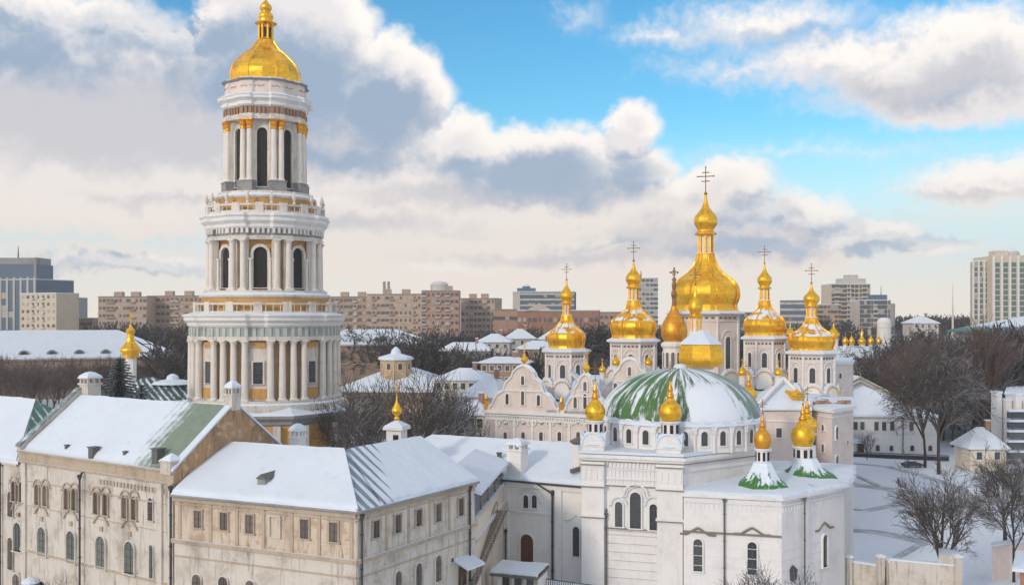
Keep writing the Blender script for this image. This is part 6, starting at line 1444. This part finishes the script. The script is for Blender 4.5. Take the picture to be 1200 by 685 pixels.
for i in range(5):
    mb = MB(); mb.box((PX(1192, 232), 232, 12-i*2.3), (4.5, 1.6, .5)); sp.part('ledge_snow', mb, M['snow'])
    mb = MB(); mb.box((PX(1192, 232), 232.3, 11-i*2.3), (3.8, 1.2, 1.4)); sp.part('opening', mb, M['glass'])
# boundary wall with snow capped piers, bottom right
bw = Thing('boundary_wall', 'cream boundary wall with snow capped piers below the courtyard', 'wall', (*pt(1050, 118), 0))
wpts = [(pt(990, 124), PZ(657, 124)), (pt(1038, 121), PZ(654, 121)), (pt(1042, 119), PZ(656, 119)), (pt(1124, 116), PZ(657, 116))]
mb = MB(); ms = MB()
for (p, z_), (q_, z2_) in zip(wpts, wpts[1:]):
    n_ = outn(p, q_); mb.prism([p, q_, off2(q_, n_, -.6), off2(p, n_, -.6)], 0, z_); ms.prism([off2(p, n_, .12), off2(q_, n_, .12), off2(q_, n_, -.72), off2(p, n_, -.72)], z_, z_+.22)
bw.part('wall', mb, M['old']); bw.part('snow_coping', ms, M['snow'])
for px, Y in ((994, 123.5), (1032, 121), (1122, 116)):
    x = PX(px, Y); z_ = PZ(652, Y); mb = MB(); mb.box((x, Y, z_/2), (.7, .9, z_)); p_ = bw.part('pier', mb, M['old']); mb = MB(); mb.lathe(x, Y, [(.7, z_), (.65, z_+.2), (.05, z_+.4)], 4, pi/4); bw.part('snow_cap', mb, M['snow'], p_)
mb = MB(); mb.prism([pt(1100, 117), pt(1124, 116), pt(1124, 121), pt(1100, 121)], 0, PZ(650, 117)); bw.part('gate_block', mb, M['old'])
lw = Thing('garden_wall', 'pinkish garden wall behind the slim tree at the lower right', 'wall', (*pt(1170, 125), 0))
mb = MB(); mb.prism([pt(1162, 128), pt(1215, 132), pt(1215, 133), pt(1162, 129)], 0, PZ(640, 128)); lw.part('wall', mb, M['pink'])
mb = MB(); mb.prism([pt(1161, 127.7), pt(1216, 131.7), pt(1216, 133.3), pt(1161, 129.3)], PZ(640, 128), PZ(640, 128)+.25); lw.part('snow_coping', mb, M['snow'])
cottage('corner of a red brick house with a snowy roof at the lower right corner', 1232, 105, 66, 668, 657, 8, 'brick', rz=-.5, nw=2)
# ============================================================ PERSON
def person(x, y, z, h=1.75):
    me = bpy.data.meshes.new('person'); o = bpy.data.objects.new('person', me); COL.objects.link(o)
    J = {'pel': (0, 0, .93, .15), 'chest': (0, 0, 1.28, .19), 'neck': (0, 0, 1.5, .07), 'head': (0, -.02, 1.66, .11), 'top': (0, -.02, 1.72, .09),
         'kl': (.1, -.16, .5, .08), 'fl': (.1, -.10, .06, .06), 'tl': (.1, -.26, .05, .05), 'kr': (-.1, .08, .5, .08), 'fr': (-.1, .26, .08, .06), 'tr': (-.1, .14, .03, .05),
         'sl': (.21, 0, 1.40, .07), 'el': (.27, .08, 1.12, .055), 'hl': (.25, -.05, .88, .045), 'sr': (-.21, 0, 1.40, .07), 'er': (-.27, -.04, 1.12, .055), 'hr': (-.25, -.16, .90, .045)}
    K = list(J); E = [('pel', 'chest'), ('chest', 'neck'), ('neck', 'head'), ('head', 'top'), ('pel', 'kl'), ('kl', 'fl'), ('fl', 'tl'), ('pel', 'kr'), ('kr', 'fr'), ('fr', 'tr'), ('chest', 'sl'), ('sl', 'el'), ('el', 'hl'), ('chest', 'sr'), ('sr', 'er'), ('er', 'hr')]
    me.from_pydata([J[k][:3] for k in K], [(K.index(a), K.index(b)) for a, b in E], [])
    md = o.modifiers.new('skin', 'SKIN')
    for i, k in enumerate(K): me.skin_vertices[0].data[i].radius = (J[k][3], J[k][3])
    me.skin_vertices[0].data[0].use_root = True
    sb = o.modifiers.new('sub', 'SUBSURF'); sb.levels = 1; sb.render_levels = 1
    me.materials.append(M['cloth']); o.location = (x, y, z); o.rotation_euler = (0, 0, -1.0); return o
px_, py_ = pt(1053, 199)
tag(person(px_, py_, ground_h(px_, py_)), 'lone person in dark winter clothes walking across the snowy courtyard', 'person')
# snow-dusted flower bed / dark parked car by the tall trees
def car(x, y, z, rz):
    T = Thing('parked_car', 'dark car with snow on its roof parked before the courtyard house fence', 'car', (x, y, z)); c, s = cos(rz), sin(rz)
    L = lambda a, b, h: (x+a*c-b*s, y+a*s+b*c, z+h)
    def loft(prof, w, name, m, par=None):
        mb = MB(); n = len(prof); vs = [L(a, -w/2*(k_), h) for a, h, k_ in prof]+[L(a, w/2*k_, h) for a, h, k_ in prof]
        mb.add(vs, [tuple(range(n)), tuple(range(2*n-1, n-1, -1))]+[(i, n+i, n+(i+1) % n, (i+1) % n) for i in range(n)]); return T.part(name, mb, m, par)
    loft([(-2.2, .35, 1), (2.2, .35, 1), (2.25, .7, 1), (1.9, .9, .98), (1.0, .98, .97), (-1.6, 1.0, .97), (-2.15, .9, .98), (-2.25, .6, 1)], 1.75, 'body', M['iron'])
    loft([(-1.5, .98, .95), (1.0, .97, .95), (.35, 1.42, .78), (-.95, 1.42, .78)], 1.7, 'cabin', M['glass'])
    loft([(-1.0, 1.41, .8), (.42, 1.41, .8), (.3, 1.55, .7), (-.9, 1.55, .7)], 1.68, 'roof_snow', M['snow'])
    for a in (-1.35, 1.35):
        for b_ in (-.82, .82): mb = MB(); mb.tube(L(a, b_-.1, .32), L(a, b_+.1, .32), .32, .32, 14); T.part('wheel', mb, M['iron'])
p_ = pt(1069, 226); car(p_[0], p_[1], ground_h(*p_)+.02, .1)
# ============================================================ TREES
def m_bark(name, col, snow=0.5, rough=0.9):
    m, q, b = mat(name, rough, spec=.1); g = q.n('ShaderNodeNewGeometry'); nz = q.xyz(g.outputs['Normal'])[2]
    f, _ = q.noise(obco(q), 2.0, 4); c = q.mix(f, [v*.7 for v in col], [v*1.3 for v in col])
    if snow: c = q.mix(q.m('MULTIPLY', q.sm(nz, .35, .6), snow), c, SNOWC)
    q.put(b.inputs['Base Color'], c); return m
M['bark'] = m_bark('dark_bark', (0.055, 0.045, 0.04), .35)
M['twig'] = m_bark('grey_twigs', (0.085, 0.070, 0.063), .3)
M['twig_snow'] = m_bark('frosted_twigs', (0.085, 0.075, 0.078), .38)
M['twig_red'] = m_bark('reddish_twigs', (0.12, 0.082, 0.068), .15)
M['twig_dark'] = m_bark('dark_twigs', (0.055, 0.045, 0.042), .15)
M['needle'] = m_bark('spruce_needles', (0.025, 0.04, 0.03), .25)
def v_rot(d, ax_t, az):
    """direction tilted by ax_t away from d, at azimuth az round it"""
    a = (0, 0, 1) if abs(d[2]) < .95 else (1, 0, 0)
    u = (d[1]*a[2]-d[2]*a[1], d[2]*a[0]-d[0]*a[2], d[0]*a[1]-d[1]*a[0]); l = sqrt(u[0]**2+u[1]**2+u[2]**2); u = (u[0]/l, u[1]/l, u[2]/l)
    w = (d[1]*u[2]-d[2]*u[1], d[2]*u[0]-d[0]*u[2], d[0]*u[1]-d[1]*u[0])
    ct, st = cos(ax_t), sin(ax_t); return tuple(d[k]*ct+(u[k]*cos(az)+w[k]*sin(az))*st for k in range(3))
def tree_meshes(seed, h, trunk=.28, spread=.62, twr=.035, levels=4, kids=(5, 5, 5, 4), up=.25, m1='bark', m2='twig', r0=None):
    rnd = random.Random(seed); tm, cm = MB(), MB(); r0 = r0 or h*.017
    def grow(mb, p, d, L, r, lev):
        n = 3 if lev < 2 else 2; pts = [p]; rad = [r]
        for i in range(n):
            d = v_rot(d, rnd.uniform(0, .30 if lev else .09), rnd.uniform(0, 6.28)); d = (d[0], d[1], d[2]+up*.14*(lev > 0)); l = sqrt(sum(c*c for c in d)); d = tuple(c/l for c in d)
            q = tuple(p[k]+d[k]*L/n for k in range(3)); r_ = max(twr, r*(1-.5*(i+1)/n)) if lev < levels else twr*.75
            mb.tube(p, q, r if i == 0 else rad[-1], r_, 6 if lev < 1 else (4 if lev < 3 else 3)); p = q; pts.append(p); rad.append(r_)
        return pts, rad, d
    def rec(p, d, L, r, lev):
        pts, rad, d2 = grow(cm, p, d, L, r, lev)
        if lev >= levels: return
        k = kids[min(lev, len(kids)-1)]
        for j in range(k):
            t_ = .3+.7*(j+rnd.random()*.6)/k; i = min(int(t_*(len(pts)-1)), len(pts)-2); f = t_*(len(pts)-1)-i; q = lerp(pts[i], pts[i+1], min(f, 1))
            rec(q, v_rot(d2 if j % 3 else d, rnd.uniform(.35, .8)*spread/.62, rnd.uniform(0, 6.28)), L*rnd.uniform(.48, .7), max(twr, rad[i]*.55), lev+1)
    pts, rad, d = grow(tm, (0, 0, -.3), (0, 0, 1), h*trunk+.3, r0, 0)
    for j in range(kids[0]):
        t_ = .62+.38*j/kids[0]; i = min(int(t_*3), 2); q = lerp(pts[i], pts[i+1], t_*3-i)
        rec(q, v_rot((0, 0, 1), rnd.uniform(.18, .75)*spread/.62, j*6.28/kids[0]+rnd.uniform(-.4, .4)), h*rnd.uniform(.36, .46), r0*.5, 1)
    rec(pts[-1], (0.02, 0.01, 1), h*.42, r0*.6, 1)
    return tm.mesh('trunk', M[m1]), cm.mesh('crown', M[m2])
PROTO = {}
def proto(key, *a, **k):
    PROTO[key] = tree_meshes(*a, **k); zz_ = sorted(v.co.z for v in PROTO[key][1].vertices); PROTO[key+'_h'] = zz_[int(len(zz_)*.985)]
for i in range(3):
    proto('big%d' % i, 21+i, 22.0, kids=(6, 5, 5, 3), twr=.038, m2='twig')
    proto('frost%d' % i, 31+i, 20.0, trunk=.22, kids=(6, 5, 5, 3), twr=.04, m2='twig_snow')
    proto('red%d' % i, 41+i, 20.0, trunk=.22, kids=(5, 5, 4, 4), twr=.06, spread=.5, m2='twig_red')
    proto('dark%d' % i, 51+i, 16.0, trunk=.15, kids=(6, 5, 4, 3), twr=.09, levels=4, m2='twig_dark')
proto('fine0', 61, 15.5, trunk=.36, levels=5, kids=(7, 5, 5, 4, 4), twr=.021, spread=.55, up=.2, m2='twig', r0=.36)
proto('fine1', 62, 15.5, trunk=.45, levels=5, kids=(6, 5, 5, 4, 4), twr=.021, spread=.6, up=.15, m2='twig', r0=.24)
proto('tall0', 71, 28.0, trunk=.36, levels=5, kids=(8, 6, 5, 4, 3), twr=.036, spread=.72, m2='twig', up=.12, r0=.5)
proto('tall1', 72, 28.0, trunk=.36, levels=5, kids=(8, 6, 5, 4, 3), twr=.036, spread=.72, m2='twig_red', up=.12, r0=.5)
proto('poplar', 73, 26.0, trunk=.10, kids=(10, 6, 5, 4), twr=.055, spread=.25, m2='twig_red', up=.8)
rt = random.Random(5)
def tree(key, px, Y, ytop, lab, group=None, name='bare_tree', zb=None, wide=1.0, ht=None):
    x = PX(px, Y); zb = ground_h(x, Y) if zb is None else zb; h = (PZ(ytop, Y)-zb) if ht is None else ht
    s = h/PROTO[key+'_h']
    T = Thing(name, lab, 'tree', (x, Y, zb), group)
    T.e.rotation_euler = (0, 0, rt.uniform(0, 6.28)); T.e.scale = (s*wide, s*wide, s)
    for nm, me in zip(('trunk', 'crown'), PROTO[key]):
        o = bpy.data.objects.new(nm, me); COL.objects.link(o); o.parent = T.e
    return T
# single trees one can point at
tree('fine0', 1106, 121, 552, 'large bare tree with forked upright limbs nearest the viewer at the lower right')
tree('fine1', 1188, 128, 545, 'slender bare tree before the garden wall at the lower right corner')
tree('fine0', 1178, 152, 528, 'dense dark bare tree at the right edge below the stepped building', wide=1.1)
tree('big1', 1148, 172, 575, 'low bare bushy tree in front of the small cream house')
tree('tall0', 1100, 216, 398, 'tallest of the bare trees by the courtyard house, its trunk standing on open snow', wide=.82)
tree('tall1', 1084, 226, 412, 'tall bare tree whose trunk stands just left of the tallest courtyard tree', wide=.82)
tree('poplar', 1152, 262, 388, 'narrow reddish poplar rising behind the small cream house')
tree('red1', 1186, 280, 400, 'reddish bare tree behind the stepped building')
tree('tall0', 1124, 300, 402, 'reddish bare tree between the tall courtyard trees and the poplar')
tree('big0', 1016, 238, 505, 'small bare tree beside the porch of the courtyard house')
tree('frost0', 868, 97, 682, 'snowy twigs of a bare tree reaching up before the white apse', ht=None)
tree('frost1', 900, 99, 672, 'frosted bare tree top just right of the first one before the apse')
tree('frost2', 928, 95, 684, 'low frosted treetop before the rightmost apse window')
tree('frost1', 90, 92, 690, 'frosted twigs rising at the bottom edge before the long stone house')
tree('big0', 1020, 300, 402, 'dark bare tree behind the broad snow gable', wide=1.0)
# the grove right of the bell tower
gs_ = [(404, 190, 458, 'big0'), (424, 178, 446, 'big1'), (437, 150, 474, 'frost1'), (452, 186, 450, 'big2'), (478, 165, 456, 'big0'), (497, 178, 430, 'big0'), (512, 158, 446, 'big1'),
       (530, 172, 458, 'frost0'), (548, 184, 462, 'frost1'), (408, 200, 452, 'frost2'), (520, 200, 452, 'big2'), (440, 215, 456, 'frost0')]
for px, Y, yt, k in gs_: tree(k, px, Y, yt, 'bare tree of the frosted grove between the bell tower and the cathedral', 'bare trees of the grove right of the bell tower', wide=.8)
for px, Y, yt, k in ((493, 330, 400, 'dark1'), (505, 335, 402, 'dark0'), (498, 340, 398, 'dark2')): tree(k, px, Y, yt, 'dark pointed bare tree before the right hand barracks', 'dark trees before the right hand barracks')
# row before the long barracks
for i in range(34):
    px = -14+i*7.1+rt.uniform(-3, 3); Y = 362+rt.uniform(-22, 22)
    tree('red%d' % (i % 3), px, Y, 424+rt.uniform(-5, 8), 'brown bare tree in the row along the long barracks', 'bare trees along the long barracks')
for px, Y, yt in ((205, 330, 398), (222, 300, 402), (216, 345, 388), (232, 360, 392)): tree('dark%d' % (px % 3), px, Y, yt, 'dark bare tree crowding the left side of the bell tower', 'dark trees at the left side of the bell tower')
# park on the right
for i in range(84):
    px = 1030+rt.uniform(0, 190); Y = rt.uniform(272, 430)
    yt = 410-(Y-285)*.12+rt.uniform(-8, 14)+(14 if px < 1062 else 0)
    tree(('red%d' if rt.random() < .4 else 'dark%d') % (i % 3), px, Y, yt, 'brown bare tree of the thick park right of the cathedral', 'bare trees of the park on the right')
for i in range(12):
    px = 1072+i*11+rt.uniform(-4, 4); tree('frost%d' % (i % 3), px, 262+rt.uniform(-4, 14), 440+rt.uniform(-10, 12), 'pale frosted tree low in the park right of the courtyard house', 'frosted trees low in the park')
# trees before the flats and around the far roofs
for i in range(44):
    px = 395+i*9.5+rt.uniform(-5, 5)
    if px > 800: continue
    Y = 500+rt.uniform(-25, 10); tree('dark%d' % (i % 3), px, Y, 390+rt.uniform(-4, 5), 'dark bare tree of the belt below the brown flats', 'dark trees below the brown flats', wide=1.15)
for i in range(22):
    px = 110+i*6+rt.uniform(-4, 4); Y = 505+rt.uniform(-8, 8); tree('dark%d' % (i % 3), px, Y, 385+rt.uniform(-4, 4), 'dark bare tree of the belt behind the long barracks', 'dark trees behind the long barracks')
for i in range(18):
    px = 520+i*10+rt.uniform(-5, 5); Y = 345+rt.uniform(-30, 40); tree(('frost%d' if i % 2 else 'dark%d') % (i % 3), px, Y, 415+rt.uniform(-6, 8), 'bare tree among the small snowy roofs behind the cathedral', 'bare trees among the far snowy roofs')
for i in range(14):
    px = 690+i*6; tree('dark%d' % (i % 3), px, 400+rt.uniform(-15, 15), 391+rt.uniform(-5, 8), 'dark bare tree of the clump behind the left hand domes', 'dark trees behind the left hand domes', wide=1.3)
for i in range(14):
    px = 862+i*11; tree('dark%d' % (i % 3), px, 480+rt.uniform(-5, 15), 390+rt.uniform(-3, 6), 'dark bare tree of the belt behind the right hand domes', 'dark trees behind the right hand domes', wide=1.2)
for i in range(12): tree('dark%d' % (i % 3) if i % 2 else 'red%d' % (i % 3), 1140+i*6.5, 296+rt.uniform(-8, 12), 391+rt.uniform(-3, 6), 'tall bare tree crowding the green roofed hall at the right edge', 'bare trees before the green roofed hall')
# conifers
def conifer(px, Y, ytop, lab, seed, rb=.2, name='spruce'):
    x = PX(px, Y); h = PZ(ytop, Y); rnd = random.Random(seed); T = Thing(name, lab, 'tree', (x, Y, 0))
    mb = MB(); mb.tube((x, Y, 0), (x, Y, h), .3, .04, 8); T.part('trunk', mb, M['bark'])
    mb = MB(); z = h*.18; k = 0
    while z < h-.4:
        f = 1-(z/h); R = .4+h*rb*f**.85*rnd.uniform(.55, 1.25); nb_ = 9
        for j in range(nb_):
            a = 6.28*j/nb_+k*.7+rnd.uniform(-.2, .2); L = R*rnd.uniform(.5, 1.15); ex, ey = cos(a), sin(a); zd = -L*.28
            base_ = (x, Y, z); tip = (x+ex*L, Y+ey*L, z+zd+L*.1); mb.tube(base_, tip, .05, .02, 3)
            for s in range(max(4, int(L*5))):
                t_ = (s+.5)/max(4, int(L*5)); c = lerp(base_, tip, t_); w = .2+.55*(1-t_)*min(1, L/2)
                if rnd.random() < .12: continue
                for sg in (-1, 1):
                    q = (c[0]-ey*sg*w+ex*w*.7, c[1]+ex*sg*w+ey*w*.7, c[2]-.12-rnd.random()*.25); q2 = (c[0]+ex*.25, c[1]+ey*.25, c[2]+.02)
                    mb.add([c, q, q2, (c[0], c[1], c[2]-.25)], [(0, 1, 2), (0, 1, 3)])
        z += .42+.3*f; k += 1
    T.part('foliage', mb, M['needle'])
conifer(141, 178, 414, 'dark spruce standing behind the ridge of the long stone house', 3, .48)
conifer(166, 190, 448, 'short broad evergreen right of the dark spruce', 4, .30)
# wooded hill far behind as one mass of small crowns
def woodland():
    rnd = random.Random(9); mb = MB()
    def clump(x, y, zb, h, w):
        for k in range(26):
            a = rnd.uniform(0, 6.28); r = w*sqrt(rnd.random()); zz = zb+h*rnd.uniform(.15, 1)*(1-.4*r/w); l = rnd.uniform(1.0, 2.4); t = rnd.uniform(.2, 1.3)
            px_, py_ = x+r*cos(a), y+r*sin(a)
            d = (cos(a)*sin(t)*l, sin(a)*sin(t)*l, cos(t)*l); q = .35
            mb.add([(px_-q, py_, zz), (px_+q, py_, zz-.3), (px_+d[0], py_+d[1], zz+d[2]), (px_, py_+q, zz-.6)], [(0, 1, 2), (1, 3, 2), (3, 0, 2)])
        mb.tube((x, y, zb-1), (x, y, zb+h*.8), .35, .1, 4)
    for i in range(2600):
        y = rnd.uniform(520, 820); x = rnd.uniform(-.62, .66)*y
        zb = ground_h(x, y); pxv = 600+1200*x/y
        h = rnd.uniform(7, 10)+(3 if pxv > 1050 else 0)
        clump(x, y, zb, h, rnd.uniform(3, 5))
    o = mb.build('distant_woodland', M['twig_dark']); tag(o, 'dark bare woodland covering the rise behind the monastery', 'woodland', kind='stuff')
woodland()

# ============================================================ AIR
hm = bpy.data.materials.new('haze'); hm.use_nodes = True
for nd in list(hm.node_tree.nodes): hm.node_tree.nodes.remove(nd)
ho = hm.node_tree.nodes.new('ShaderNodeOutputMaterial'); hv = hm.node_tree.nodes.new('ShaderNodeVolumePrincipled')
hv.inputs['Color'].default_value = (0.97, 0.97, 0.98, 1); hv.inputs['Density'].default_value = 0.00026; hv.inputs['Anisotropy'].default_value = 0.3
hm.node_tree.links.new(hv.outputs[0], ho.inputs['Volume'])
mb = MB(); mb.box((0, 450, 66), (3040, 1740, 136)); hz_o = mb.build('haze', hm); hz_o['kind'] = 'stuff'
